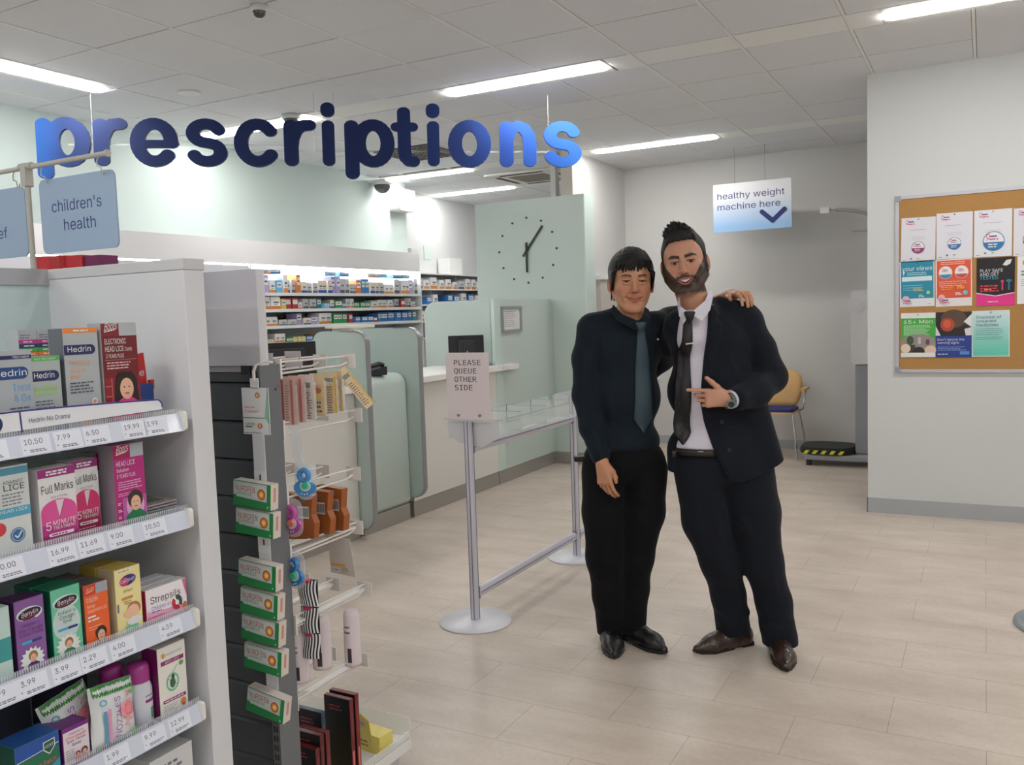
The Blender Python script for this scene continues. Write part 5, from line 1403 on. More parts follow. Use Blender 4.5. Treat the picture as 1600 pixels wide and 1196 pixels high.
# T-shaped stand on the near shelving
t = empty('sign_stand', (-1.992, 1.302, 1.613)); tag(t, 'pale T shaped pole on the near shelving carrying two hanging boards', 'sign stand')
PT = mat((178, 176, 168), 0.4)
b = MB(); b.tube([(0, 0, -0.03), (0, 0, 0.20)], 0.0065, PT); b.build('pole', t)
b = MB(); b.rbox(-0.0095, 0.0095, -0.01, 0.01, 0.195, 0.242, 0.003, PT); b.tube([(-0.022, 0, 0.243), (0.022, 0, 0.243)], 0.0088, PT); b.build('junction', t)
b = MB(); b.tube([(-0.28, 0, 0.240), (0.29, 0, 0.240)], 0.006, PT); b.cyl((0.288, 0, 0.240), 0.008, 0.006, PT, 'x', 14); b.build('cross_bar', t)
for x in (0.062, 0.262, -0.045, -0.245):
    b = MB(); b.tube([(x, 0, 0.238), (x-0.008, 0, 0.228), (x-0.008, 0, 0.216), (x+0.004, 0, 0.212), (x+0.006, 0, 0.200), (x+0.012, 0, 0.197), (x+0.016, 0, 0.206)], 0.0016, PT, seg=6); b.build('hook', t)
BLG = mat((150, 172, 198), 0.45, name='powder_blue_board')
def kids(f, w, h):
    m = C(52, 62, 118)
    f.text("children's", w*0.16, h*0.55, 0.026, m, w=w*0.66); f.text('health', w*0.31, h*0.29, 0.026, m, w=w*0.42)
board('hanging_board', "powder blue hanging board reading children's health", 'sign', 0.268, 0.172, 0.004, 0.016, BLG, kids, (-1.962, 1.312, 1.648), 0)
board('hanging_board', 'powder blue hanging board cut off by the left edge of the view', 'sign', 0.268, 0.166, 0.004, 0.016, BLG, lambda f, w, h: f.text('relief', w*0.715, h*0.29, 0.026, C(52, 62, 118), w=w*0.36, al='r'), (-2.288, 1.312, 1.648), 0)

# healthy weight sign
def grad_mat(name, c0, c1, z0, z1):
    m = bpy.data.materials.new(name); m.use_nodes = True; nt = m.node_tree; b = nt.nodes['Principled BSDF']
    tc = nt.nodes.new('ShaderNodeTexCoord'); sp = nt.nodes.new('ShaderNodeSeparateXYZ'); mr = nt.nodes.new('ShaderNodeMapRange'); mr.inputs[1].default_value = z0; mr.inputs[2].default_value = z1
    mx = nt.nodes.new('ShaderNodeMix'); mx.data_type = 'RGBA'; mx.inputs[6].default_value = lin(c0); mx.inputs[7].default_value = lin(c1)
    nt.links.new(tc.outputs['Object'], sp.inputs[0]); nt.links.new(sp.outputs['Z'], mr.inputs[0]); nt.links.new(mr.outputs[0], mx.inputs[0]); nt.links.new(mx.outputs[2], b.inputs['Base Color']); b.inputs['Roughness'].default_value = 0.4
    return m
t = empty('ceiling_sign', (-2.355, 8.6, 2.20)); tag(t, 'white to blue hanging sign reading healthy weight machine here', 'sign')
b = MB(); b.rbox(0, 0.745, -0.006, 0.006, 0, 0.462, 0.008, grad_mat('sign_gradient', (150, 190, 232), (226, 228, 232), 0.05, 0.32), 'y')
f = b.face((0, -0.006, 0), (1, 0, 0), (0, 0, 1)); f.step = 0.0006; m = C(40, 52, 120)
f.text('healthy weight', 0.042, 0.315, 0.060, m, w=0.64, bold=0.02); f.text('machine here', 0.042, 0.210, 0.060, m, w=0.60, bold=0.02)
b.build('board', t)
b = MB()
f = b.face((0, -0.0075, 0), (1, 0, 0), (0, 0, 1)); f.step = 0.0006
for (u0, v0, u1, v1) in ((0.47, 0.165, 0.57, 0.075), (0.57, 0.075, 0.68, 0.175)):
    f.line(u0, v0, u1, v1, 0.044, C(26, 42, 110))
for (u, v) in ((0.47, 0.165), (0.57, 0.075), (0.68, 0.175)): f.ell(u, v, 0.022, 0.022, C(26, 42, 110))
b.build('arrow', t)
for u in (0.21, 0.50):
    b = MB(); b.tube([(u, 0, 0.455), (u, 0, 0.80)], 0.002, mat((150, 150, 150), 0.4), seg=5); b.build('hanging_wire', t)

# ------------------------------------------------------------------ queue barrier
ALU = mat((214, 212, 226), 0.3, metal=0.25, name='aluminium_rail')
DGR = mat((120, 120, 130), 0.4)
def post(label, y, h=0.985):
    t = empty('barrier_post', (-2.145, y, 0)); tag(t, label, 'queue post')
    b = MB(); b.lathe([(0, 0.0), (0.172, 0.0), (0.174, 0.003), (0.172, 0.009), (0.04, 0.012), (0, 0.012)], mat((226, 226, 234), 0.35), seg=48); b.build('base_plate', t)
    b = MB(); b.cyl((0, 0, 0.012), 0.021, h-0.012, ALU, 'z', 20)
    for a in (-0.5, 0.5, 2.0, 3.6):
        c, s = math.cos(a-PI/2-0.2), math.sin(a-PI/2-0.2)
        b.box(0.0205*c-0.002, 0.0205*c+0.002, 0.0205*s-0.002, 0.0205*s+0.002, 0.015, h-0.01, DGR)
    b.build('pole', t)
    b = MB(); b.cyl((0, 0, h), 0.023, 0.006, mat((200, 200, 206), 0.3), 'z', 20); b.build('cap', t)
    return t
post('nearest white queue post, the one with the queue sign on top', 3.50)
post('middle white queue post beside the man in the dark shirt', 4.69)
post('farthest white queue post, hidden behind the men but for its base', 5.88)
def rail(label, y0, y1):
    t = empty('barrier_rails', (-2.145, y0, 0)); tag(t, label, 'queue rail')
    L = y1-y0
    for z, nm in ((0.845, 'upper_rail'), (0.135, 'lower_rail')):
        b = MB(); b.prism([(0.020*math.cos(a)*(0.8), z+0.027*math.sin(a)) for a in [2*PI*i/14 for i in range(14)]], 0.03, L-0.03, ALU, 'y', True)
        b.box(0.0150, 0.0162, 0.035, L-0.035, z-0.002, z+0.003, DGR); o = b.build(nm, t)
        b = MB(); b.box(-0.012, 0.012, 0.018, 0.034, z-0.03, z+0.03, DGR); b.box(-0.012, 0.012, L-0.034, L-0.018, z-0.03, z+0.03, DGR); b.build('clamp', t)
    return t
rail('pair of grey rails joining the nearest and the middle queue post', 3.50, 4.69)
rail('pair of grey rails joining the middle and the farthest queue post', 4.69, 5.88)
def tray(label, y0, y1, end=True):
    t = empty('barrier_tray', (-2.145, y0, 0.0)); tag(t, label, 'tray')
    L = y1-y0; CL = clear((232, 242, 240), 0.2); ED = mat((200, 214, 214), 0.2, alpha=0.7)
    b = MB(); b.box(-0.14, 0.14, 0.0, L, 0.885, 0.889, CL); b.build('floor_sheet', t)
    for s in (-1, 1):
        b = MB(); b.prism([(s*0.12, 0.885), (s*0.124, 0.885), (s*0.150, 0.975), (s*0.146, 0.975)], 0.0, L, CL, 'y'); b.box(s*0.148-0.0022, s*0.148+0.0022, 0, L, 0.973, 0.977, ED); b.build('side_sheet', t)
    b = MB()
    b.prism([(-0.13, 0.90), (-0.07, 0.865), (0.06, 0.845), (0.15, 0.895), (0.15, 0.98), (-0.13, 0.98)], -0.004, 0.002, mat((226, 226, 230), 0.3, alpha=0.85), 'y'); b.build('end_plate', t)
    for k in range(1, 4):
        b = MB(); y = L*k/4; b.box(-0.12, 0.12, y-0.001, y+0.001, 0.889, 0.985, CL); b.box(-0.12, 0.12, y-0.0016, y+0.0016, 0.983, 0.986, ED); b.box(-0.121, -0.118, y-0.0016, y+0.0016, 0.889, 0.986, mat((120, 130, 134), 0.3, alpha=0.8)); b.build('divider', t)
    return t
tray('clear plastic tray on the rails between the nearest and middle queue posts', 3.525, 4.665)
tray('clear plastic tray on the rails beyond the middle queue post', 4.715, 5.855)
t = empty('queue_sign', (-2.232, 3.462, 0.0)); tag(t, 'upright white sign reading please queue other side on the nearest post', 'sign')
b = MB(); b.box(0, 0.232, -0.003, 0.003, 0.985, 1.298, mat((226, 214, 216), 0.35)); f = b.face((0, -0.003, 0.985), (1, 0, 0), (0, 0, 1))
for i, (s, w_) in enumerate((('PLEASE', 0.145), ('QUEUE', 0.121), ('OTHER', 0.121), ('SIDE', 0.097))): f.text(s, 0.046, 0.255-i*0.039, 0.0245, C(50, 44, 50), w=w_, font='DejaVuSansMono.woff2')
b.build('panel', t)
for u in (0.062, 0.178):
    b = MB(); b.cyl((u, -0.01, 1.005), 0.007, 0.007, mat((150, 150, 156), 0.3, metal=0.6), 'y', 12); b.build('screw', t)
b = MB(); b.box(-0.002, 0.234, 0.003, 0.008, 0.975, 1.02, clear((230, 238, 238), 0.4)); b.build('clear_bracket', t)
# ================================================================== NOTICE BOARD
CORK = mat((176, 132, 78), 0.9, noise=(160.0, 0.25), bump=(220.0, 0.25), name='cork')
t = empty('notice_board', (-0.535, 6.485, 0.985)); tag(t, 'large cork notice board in an aluminium frame on the right wall', 'notice board')
BW, BH = 1.8, 1.185
b = MB(); b.box(0.01, BW-0.01, -0.014, 0, 0.01, BH-0.01, CORK); b.build('cork_panel', t)
b = MB()
AF = mat((196, 196, 204), 0.35, metal=0.3)
for a in ((0, BW, 0, 0.022), (0, BW, BH-0.022, BH)): b.box(a[0], a[1], -0.020, 0, a[2], a[3], AF)
for a in ((0, 0.022), (BW-0.022, BW)): b.box(a[0], a[1], -0.020, 0, 0.022, BH-0.022, AF)
b.build('frame', t)
for x, z in ((0, 0), (0, BH-0.035), (BW-0.035, 0), (BW-0.035, BH-0.035)):
    b = MB(); b.rbox(x-0.002, x+0.035, -0.023, 0.0, z-0.002, z+0.037, 0.006, mat((150, 156, 164), 0.4)); b.build('corner_cap', t)
def poster(label, x, z, w, h, base, draw, rot=0.0, pin=True):
    b = MB(); b.box(0, w, -0.0008, 0.0, 0, h, mat(base, 0.45)); f = b.face((0, -0.0009, 0), (1, 0, 0), (0, 0, 1)); f.step = 0.00025; draw(f, w, h)
    if pin: b.cyl((w/2, -0.006, h-0.012), 0.004, 0.005, mat((70, 72, 80), 0.4), 'y', 10)
    o = b.build('poster', None, (x, 6.4695, z), (0, rot, 0)); tag(o, label, 'poster')
    return o
PKR = C(220, 90, 130); TXT = C(120, 118, 130)
def logo(f, u, v, s, c2):
    """the looped pink ribbon mark with two short lines"""
    f.ring(u+0.2*s, v+0.35*s, 0.08*s, 0.12*s, PKR, a0=-0.4, a1=PI+0.6, sy=1.5); f.line(u+0.08*s, v+0.3*s, u+0.3*s, v+0.1*s, 0.04*s, PKR); f.line(u+0.3*s, v+0.3*s, u+0.1*s, v+0.08*s, 0.04*s, PKR)
    f.lines(u+0.30*s, v+0.30*s, 0.55*s, 1, 1, 0.09*s, c2, 2, 0.05); f.lines(u+0.28*s, v+0.10*s, 0.55*s, 1, 1, 0.09*s, PKR, 5, 0.05)
def cert(colr, s, off):
    def d(f, w, h):
        logo(f, w*0.1, h*0.82, 0.075, C(80, 80, 130)); f.lines(w*0.25, h*0.72, w*0.5, 1, 1, 0.003, C(180, 150, 190), 3); f.lines(w*0.3, h*0.56, w*0.42, 2, 0.012, 0.002, C(180, 170, 190), 4)
        u, v = w*off, h*0.33; f.ell(u, v, s, s, C(*colr)); f.ell(u, v, s*0.93, s*0.93, C(232, 232, 236)); f.poly([(u+s*0.93*math.cos(a), v+s*0.93*math.sin(a)) for a in [PI+0.12+i*(PI-0.24)/14 for i in range(15)]], C(*colr)); logo(f, u-s*0.8, v-s*0.02, s*1.5, C(60, 80, 130)); f.lines(u-s*0.5, v-s*0.4, s, 2, s*0.25, s*0.12, WHITE, 3)
        f.ell(w*0.3, h*0.08, 0.006, 0.006, C(90, 110, 170)); f.ell(w*0.5, h*0.08, 0.008, 0.004, C(150, 190, 110)); f.lines(w*0.06, h*0.035, w*0.1, 1, 1, 0.003, TXT, 1)
    return d
poster('white certificate with a small purple badge, top left of the cork board', -0.502, 1.726, 0.208, 0.296, (222, 222, 230), cert((150, 60, 120), 0.04, 0.5), 0.015)
poster('white certificate with a small blue badge, second in the top row of the board', -0.286, 1.735, 0.212, 0.300, (224, 224, 232), cert((60, 120, 180), 0.04, 0.5), 0.0)
poster('white certificate with a large blue badge, third in the top row of the board', -0.066, 1.735, 0.214, 0.300, (226, 228, 234), cert((50, 120, 180), 0.062, 0.52), 0.0)
poster('white certificate with a purple badge, cut by the right edge in the top row', 0.156, 1.73, 0.212, 0.300, (224, 224, 232), cert((140, 50, 110), 0.055, 0.5), 0.0)
def views(f, w, h):
    B = C(38, 140, 170); f.rect(0.008, h*0.18, w-0.006, h-0.006, B); f.text('your views', w*0.07, h*0.79, 0.028, WHITE, w=w*0.86, bold=0.02, shear=0.15); f.poly([(w*0.1, h*0.78), (w*0.16, h*0.78), (w*0.11, h*0.68)], WHITE); f.lines(w*0.22, h*0.735, w*0.6, 2, 0.012, 0.004, C(190, 225, 235), 3)
    f.rect(w*0.07, h*0.56, w*0.93, h*0.66, C(214, 234, 240)); f.lines(w*0.1, h*0.46, w*0.7, 3, 0.015, 0.004, C(150, 205, 215), 6); f.lines(w*0.4, h*0.38, w*0.3, 2, 0.012, 0.005, C(226, 196, 90), 6); f.ell(w*0.82, h*0.3, 0.011, 0.011, C(190, 220, 100)); f.lines(w*0.55, h*0.24, w*0.16, 2, 0.01, 0.005, WHITE, 2)
    f.ell(w*0.18, h*0.19, 0.02, 0.016, C(226, 190, 200)); logo(f, w*0.05, h*0.045, 0.075, C(80, 80, 130)); f.lines(w*0.8, h*0.05, w*0.15, 1, 1, 0.003, TXT, 2)
poster('turquoise and white poster headed your views, left end of the middle row', -0.507, 1.427, 0.212, 0.305, (226, 226, 230), views, -0.01)
def orange(f, w, h):
    f.rect(0.008, h*0.18, w-0.006, h-0.008, C(222, 88, 56)); f.lines(w*0.15, h*0.93, w*0.7, 2, 0.012, 0.004, C(250, 210, 190), 4)
    for u, c in ((0.28, (60, 140, 180)), (0.72, (190, 80, 80))): f.ell(w*u, h*0.72, 0.04, 0.042, C(236, 230, 230)); f.poly([(w*u+0.038*math.cos(a), h*0.72+0.04*math.sin(a)) for a in [PI+0.3+i*(PI-0.6)/10 for i in range(11)]], C(*c)); logo(f, w*u-0.026, h*0.72, 0.05, C(60, 80, 130))
    f.lines(w*0.1, h*0.52, w*0.8, 3, 0.013, 0.004, C(250, 205, 180), 4); f.lines(w*0.15, h*0.40, w*0.4, 2, 0.012, 0.005, C(240, 180, 60), 5); f.lines(w*0.6, h*0.41, w*0.25, 2, 0.012, 0.007, C(240, 190, 70), 6); f.lines(w*0.55, h*0.27, w*0.18, 2, 0.01, 0.006, C(245, 220, 225), 2); f.ell(w*0.82, h*0.28, 0.014, 0.016, C(120, 190, 205))
    f.ell(w*0.17, h*0.2, 0.02, 0.018, C(236, 180, 190)); logo(f, w*0.08, h*0.045, 0.08, C(80, 80, 130))
poster('orange red poster with two round badges in the middle row', -0.289, 1.422, 0.214, 0.310, (228, 222, 224), orange, -0.008)
def tested(f, w, h):
    f.rect(0, h*0.001, w, h*0.26, C(226, 50, 140)); f.poly([(0, h*0.27), (w*0.5, h*0.2), (w, h*0.26), (w, h), (0, h)], C(26, 22, 28)); f.line(0, h*0.27, w*0.5, h*0.2, 0.005, WHITE); f.line(w*0.5, h*0.2, w, h*0.26, 0.005, WHITE)
    f.text('PLAY SAFE', w*0.09, h*0.70, 0.02, WHITE, w=w*0.6, bold=0.04); f.text('AND GET', w*0.09, h*0.625, 0.02, WHITE, w=w*0.5, bold=0.04); f.text('TESTED.', w*0.09, h*0.55, 0.02, C(90, 180, 215), w=w*0.5, bold=0.04)
    f.poly([(w*0.68, h*0.84), (w*0.78, h*0.94), (w*0.92, h*0.95), (w*0.88, h*0.86), (w*0.78, h*0.82)], WHITE); f.lines(w*0.1, h*0.40, w*0.5, 3, 0.016, 0.008, C(214, 60, 90), 7); f.lines(w*0.2, h*0.33, w*0.2, 1, 1, 0.006, C(210, 160, 60), 1)
    f.rect(w*0.66, h*0.32, w*0.7, h*0.5, C(214, 60, 110)); f.ell(w*0.68, h*0.5, 0.01, 0.008, C(214, 60, 110)); f.rect(w*0.83, h*0.32, w*0.87, h*0.5, C(40, 120, 150)); f.ell(w*0.85, h*0.51, 0.016, 0.01, C(40, 120, 150)); f.lines(w*0.3, h*0.07, w*0.4, 1, 1, 0.006, WHITE, 2)
poster('black and pink poster reading play safe and get tested', -0.05, 1.420, 0.216, 0.308, (30, 26, 32), tested, 0.0)
poster('white poster with an orange ring, cut by the right edge in the middle row', 0.18, 1.424, 0.21, 0.305, (232, 232, 234), lambda f, w, h: (f.ring(w*0.25, h*0.86, 0.016, 0.024, C(226, 120, 80)), f.lines(w*0.1, h*0.66, w*0.7, 2, 0.02, 0.01, C(120, 124, 130), 2), f.lines(w*0.1, h*0.5, w*0.7, 4, 0.012, 0.003, C(150, 160, 200), 2)), 0.0)
def men(f, w, h):
    f.rect(0, h*0.30, w, h*0.88, C(70, 170, 70)); f.text('65+ Men', w*0.08, h*0.76, 0.025, WHITE, w=w*0.84, bold=0.02); f.lines(w*0.08, h*0.71, w*0.82, 9, 0.008, 0.0035, C(190, 226, 190), 4)
    f.rect(0, h*0.1, w, h*0.36, C(176, 150, 130)); f.ell(w*0.5, h*0.36, w*0.5, h*0.16, C(150, 138, 134)); f.ell(w*0.27, h*0.38, 0.022, 0.03, C(60, 84, 60)); f.rect(w*0.1, h*0.1, w*0.42, h*0.28, C(70, 60, 56)); f.ell(w*0.14, h*0.2, 0.03, 0.03, C(226, 206, 190)); f.ell(w*0.52, h*0.13, 0.036, 0.03, C(40, 38, 44)); f.ell(w*0.86, h*0.16, 0.035, 0.03, C(222, 196, 176)); f.rect(w*0.5, h*0.3, w*0.58, h*0.45, C(190, 190, 196)); f.ell(w*0.78, h*0.34, 0.012, 0.02, C(90, 80, 80))
    f.rect(0, 0, w, h*0.1, WHITE)
poster('green poster reading 65 plus men, left end of the bottom row', -0.5, 1.088, 0.21, 0.298, (228, 228, 230), men, 0.0)
def warn(f, w, h):
    f.rect(0, h*0.42, w, h, C(40, 36, 42)); f.ell(w*0.5, h*0.85, w*0.36, h*0.2, C(90, 70, 56)); f.ell(w*0.33, h*0.72, w*0.2, h*0.15, C(170, 70, 50)); f.ell(w*0.32, h*0.74, w*0.11, h*0.09, C(206, 90, 60)); f.poly([(w*0.78, h*0.78), (w, h*0.95), (w, h*0.66)], C(226, 226, 230)); f.poly([(0, h*0.7), (w*0.14, h*0.48), (0, h*0.48)], C(214, 214, 220)); f.poly([(w*0.8, h*0.62), (w, h*0.66), (w, h*0.48), (w*0.84, h*0.48)], C(214, 214, 220))
    f.rect(0, 0, w, h*0.47, C(34, 62, 140)); f.text("Don't ignore the", w*0.05, h*0.37, 0.0145, WHITE, w=w*0.75, bold=0.02); f.text('warning signs.', w*0.05, h*0.30, 0.0145, WHITE, w=w*0.62, bold=0.02); f.lines(w*0.06, h*0.22, w*0.8, 3, 0.010, 0.004, C(150, 170, 215), 3); f.lines(w*0.06, h*0.06, w*0.3, 1, 1, 0.006, WHITE, 3); f.rect(w*0.68, h*0.06, w*0.94, h*0.13, C(90, 140, 205))
poster("dark blue poster reading don't ignore the warning signs", -0.288, 1.086, 0.212, 0.30, (40, 60, 120), warn, 0.0)
def disp(f, w, h):
    n = 12
    for i in range(n):
        a = i/(n-1); f.k = 1; f.rect(0.006, 0.006+(h-0.012)*i/n, w-0.006, 0.006+(h-0.012)*(i+1)/n, C(int(100+106*a), int(200+28*a), int(176+56*a)))
    f.k = 4
    for i, s in enumerate(('Disposal of', 'unwanted', 'medicines')): f.text(s, w*0.12, h*(0.83-0.085*i), 0.0185, C(50, 74, 96), w=w*(0.66, 0.52, 0.58)[i], bold=0.01)
    f.lines(w*0.1, h*0.6, w*0.75, 4, 0.013, 0.0035, C(110, 150, 160), 4); f.lines(w*0.1, h*0.42, w*0.8, 2, 0.013, 0.0035, C(110, 150, 160), 9)
poster('pale green poster on disposal of unwanted medicines', -0.074, 1.088, 0.216, 0.30, (216, 226, 226), disp, -0.005)

# ------------------------------------------------------------------ chair in the alcove
t = empty('waiting_chair', (-1.80, 8.66, 0), 0.0); tag(t, 'light wood armchair with a blue seat and chrome legs, behind the suited man', 'chair')
WOOD = mat((214, 172, 112), 0.45, noise=(9.0, 0.12), name='beech_ply')
b = MB(); n = 10; vs = []
for s in (0, 1):
    for i in range(n+1):
        u = -1+2*i/n
        for j in range(7):
            v = j/6
            hw = 0.16+0.07*math.sin(v*PI*0.9)**0.8 if v < 0.75 else 0.225-0.09*((v-0.75)/0.25)**2
            vs.append((u*hw, 0.18+0.03*v*v-0.04*(1-u*u)*0.5-(0 if s else 0.012)+0.03*v, 0.46+v*0.37))
fs = []
N = 7
for s in (0, 1):
    for i in range(n):
        for j in range(6):
            a = s*(n+1)*N+i*N+j; q = (a, a+N, a+N+1, a+1); fs.append(q if s == 0 else q[::-1])
o_ = (n+1)*N
rim = [(i*N, (i+1)*N) for i in range(n)]+[((n)*N+j, n*N+j+1) for j in range(6)]+[((i+1)*N+6, i*N+6) for i in range(n-1, -1, -1)]+[(j+1, j) for j in range(5, -1, -1)]
for a, c in rim: fs.append((c, a, a+o_, c+o_))
b.add(vs, fs, WOOD, True); b.build('backrest', t)
b = MB(); b.prism(rrect(-0.22, -0.23, 0.22, 0.19, 0.08, 6), 0.435, 0.452, WOOD, 'z'); b.build('seat', t, bevel=0.003)
b = MB(); b.prism(rrect(-0.21, -0.22, 0.21, 0.16, 0.08, 6), 0.452, 0.478, mat((34, 44, 110), 0.8, bump=(120, 0.2)), 'z'); b.build('seat_pad', t, bevel=0.008)
for sx in (-1, 1):
    b = MB(); b.tube([(sx*0.20, -0.17, 0.43), (sx*0.23, -0.20, 0.2), (sx*0.25, -0.23, 0.0)], 0.0105, CHROME); b.build('leg', t)
    b = MB(); b.tube([(sx*0.20, 0.16, 0.43), (sx*0.235, 0.20, 0.2), (sx*0.255, 0.25, 0.0)], 0.0105, CHROME); b.build('leg', t)
    b = MB(); b.tube([(sx*0.21, 0.02, 0.43), (sx*0.27, 0.0, 0.47), (sx*0.29, -0.01, 0.62), (sx*0.285, 0.10, 0.645)], 0.009, CHROME); b.build('arm_tube', t)
    b = MB(); b.prism(rrect(sx*0.285-0.022, -0.10, sx*0.285+0.022, 0.14, 0.018, 5), 0.648, 0.672, WOOD, 'z'); b.build('armrest', t, bevel=0.004)

# ------------------------------------------------------------------ weighing machine
t = empty('weighing_machine', (-1.05, 8.40, 0)); tag(t, 'grey walk-on weighing machine half hidden by the right wall corner', 'weighing machine')
GM = mat((156, 158, 164), 0.4)
b = MB(); b.box(-0.40, 0.26, -0.21, 0.21, 0.055, 0.105, GM); b.build('base_frame', t, bevel=0.008)
b = MB(); b.prism(rrect(-0.45, -0.23, 0.03, 0.21, 0.17, 8), 0.11, 0.15, mat((34, 36, 34), 0.75), 'z'); b.prism(rrect(-0.44, -0.22, 0.02, 0.20, 0.16, 8), 0.15, 0.17, mat((44, 46, 42), 0.8), 'z'); o = b.build('platform', t)
b = MB(); YL = mat((220, 214, 50), 0.5)
for i in range(5):
    x = -0.40+i*0.075; b.prism([(x, 0.115), (x+0.035, 0.115), (x+0.06, 0.148), (x+0.025, 0.148)], -0.2335, -0.2305, YL, 'y')
b.build('hazard_stripe', t)
b = MB(); b.box(0.03, 0.26, -0.09, 0.09, 0.105, 0.92, mat((150, 152, 160), 0.4)); b.build('column', t, bevel=0.012)
b = MB(); b.rbox(0.0, 0.28, -0.12, 0.12, 0.92, 1.58, 0.03, mat((214, 214, 216), 0.4)); b.build('head_unit', t, bevel=0.008)
b = MB(); b.cyl((0.04, -0.125, 1.44), 0.07, 0.01, mat((208, 209, 211), 0.3), 'y', 24); b.build('coin_dial', t)
b = MB(); b.tube([(0.16, 0.0, 1.5), (0.16, 0.0, 2.24)], 0.03, mat((200, 200, 202), 0.4), seg=14); b.tube([(0.16, 0, 2.24), (0.05, 0, 2.275), (-0.06, 0, 2.30), (-0.14, 0, 2.305)], 0.013, GM); b.tube([(0.16, 0, 2.10), (0.0, 0, 2.105)], 0.007, GM); b.build('measuring_arm', t)
b = MB(); b.rbox(-0.27, -0.19, -0.03, 0.03, 2.285, 2.335, 0.006, mat((222, 222, 220), 0.4)); b.tube([(-0.19, 0, 2.31), (-0.14, 0, 2.305)], 0.006, GM); b.build('height_sensor', t)
for x in (-0.36, 0.2):
    b = MB(); b.cyl((x, -0.16, 0.0), 0.025, 0.055, mat((60, 60, 64), 0.5), 'z', 14); b.cyl((x, 0.16, 0.0), 0.025, 0.055, mat((60, 60, 64), 0.5), 'z', 14); b.build('foot', t)
# round grey stand at the right edge
t = empty('display_stand', (0.36, 4.46, 0)); tag(t, 'round grey stand base just entering at the right edge', 'stand')
b = MB(); b.lathe([(0, 0.0), (0.235, 0.0), (0.238, 0.006), (0.235, 0.02), (0.215, 0.034), (0.03, 0.042), (0, 0.042)], mat((142, 150, 156), 0.35, metal=0.3), seg=48); b.build('base', t)
b = MB(); b.tube([(0, 0, 0.04), (0, 0, 1.2)], 0.02, STEEL, seg=16); b.build('pole', t)
# ================================================================== PEOPLE
# Bodies, hair and clothes are grown as smooth solids (rounded limbs blended into one
# another) and then meshed into one continuous surface each.
EX = Vector((math.cos(YAW), math.sin(YAW), 0)); EY = Vector((-math.sin(YAW), math.cos(YAW), 0))
def unproj(px, py, depth):
    d = _fw + _R*((px-800)/FPX) - _U*((py-598)/FPX)
    h = d.x*EY.x+d.y*EY.y
    return Vector((0, 0, CAM_H)) + d*(depth/h)

def grid_axis(lo, hi, coarse, fine_ranges):
    out = [lo]
    while out[-1] < hi:
        x = out[-1]; st = coarse
        for a, b_, s in fine_ranges:
            if a-coarse <= x <= b_: st = min(st, s)
        out.append(x+st)
    return np.array(out, dtype=np.float32)

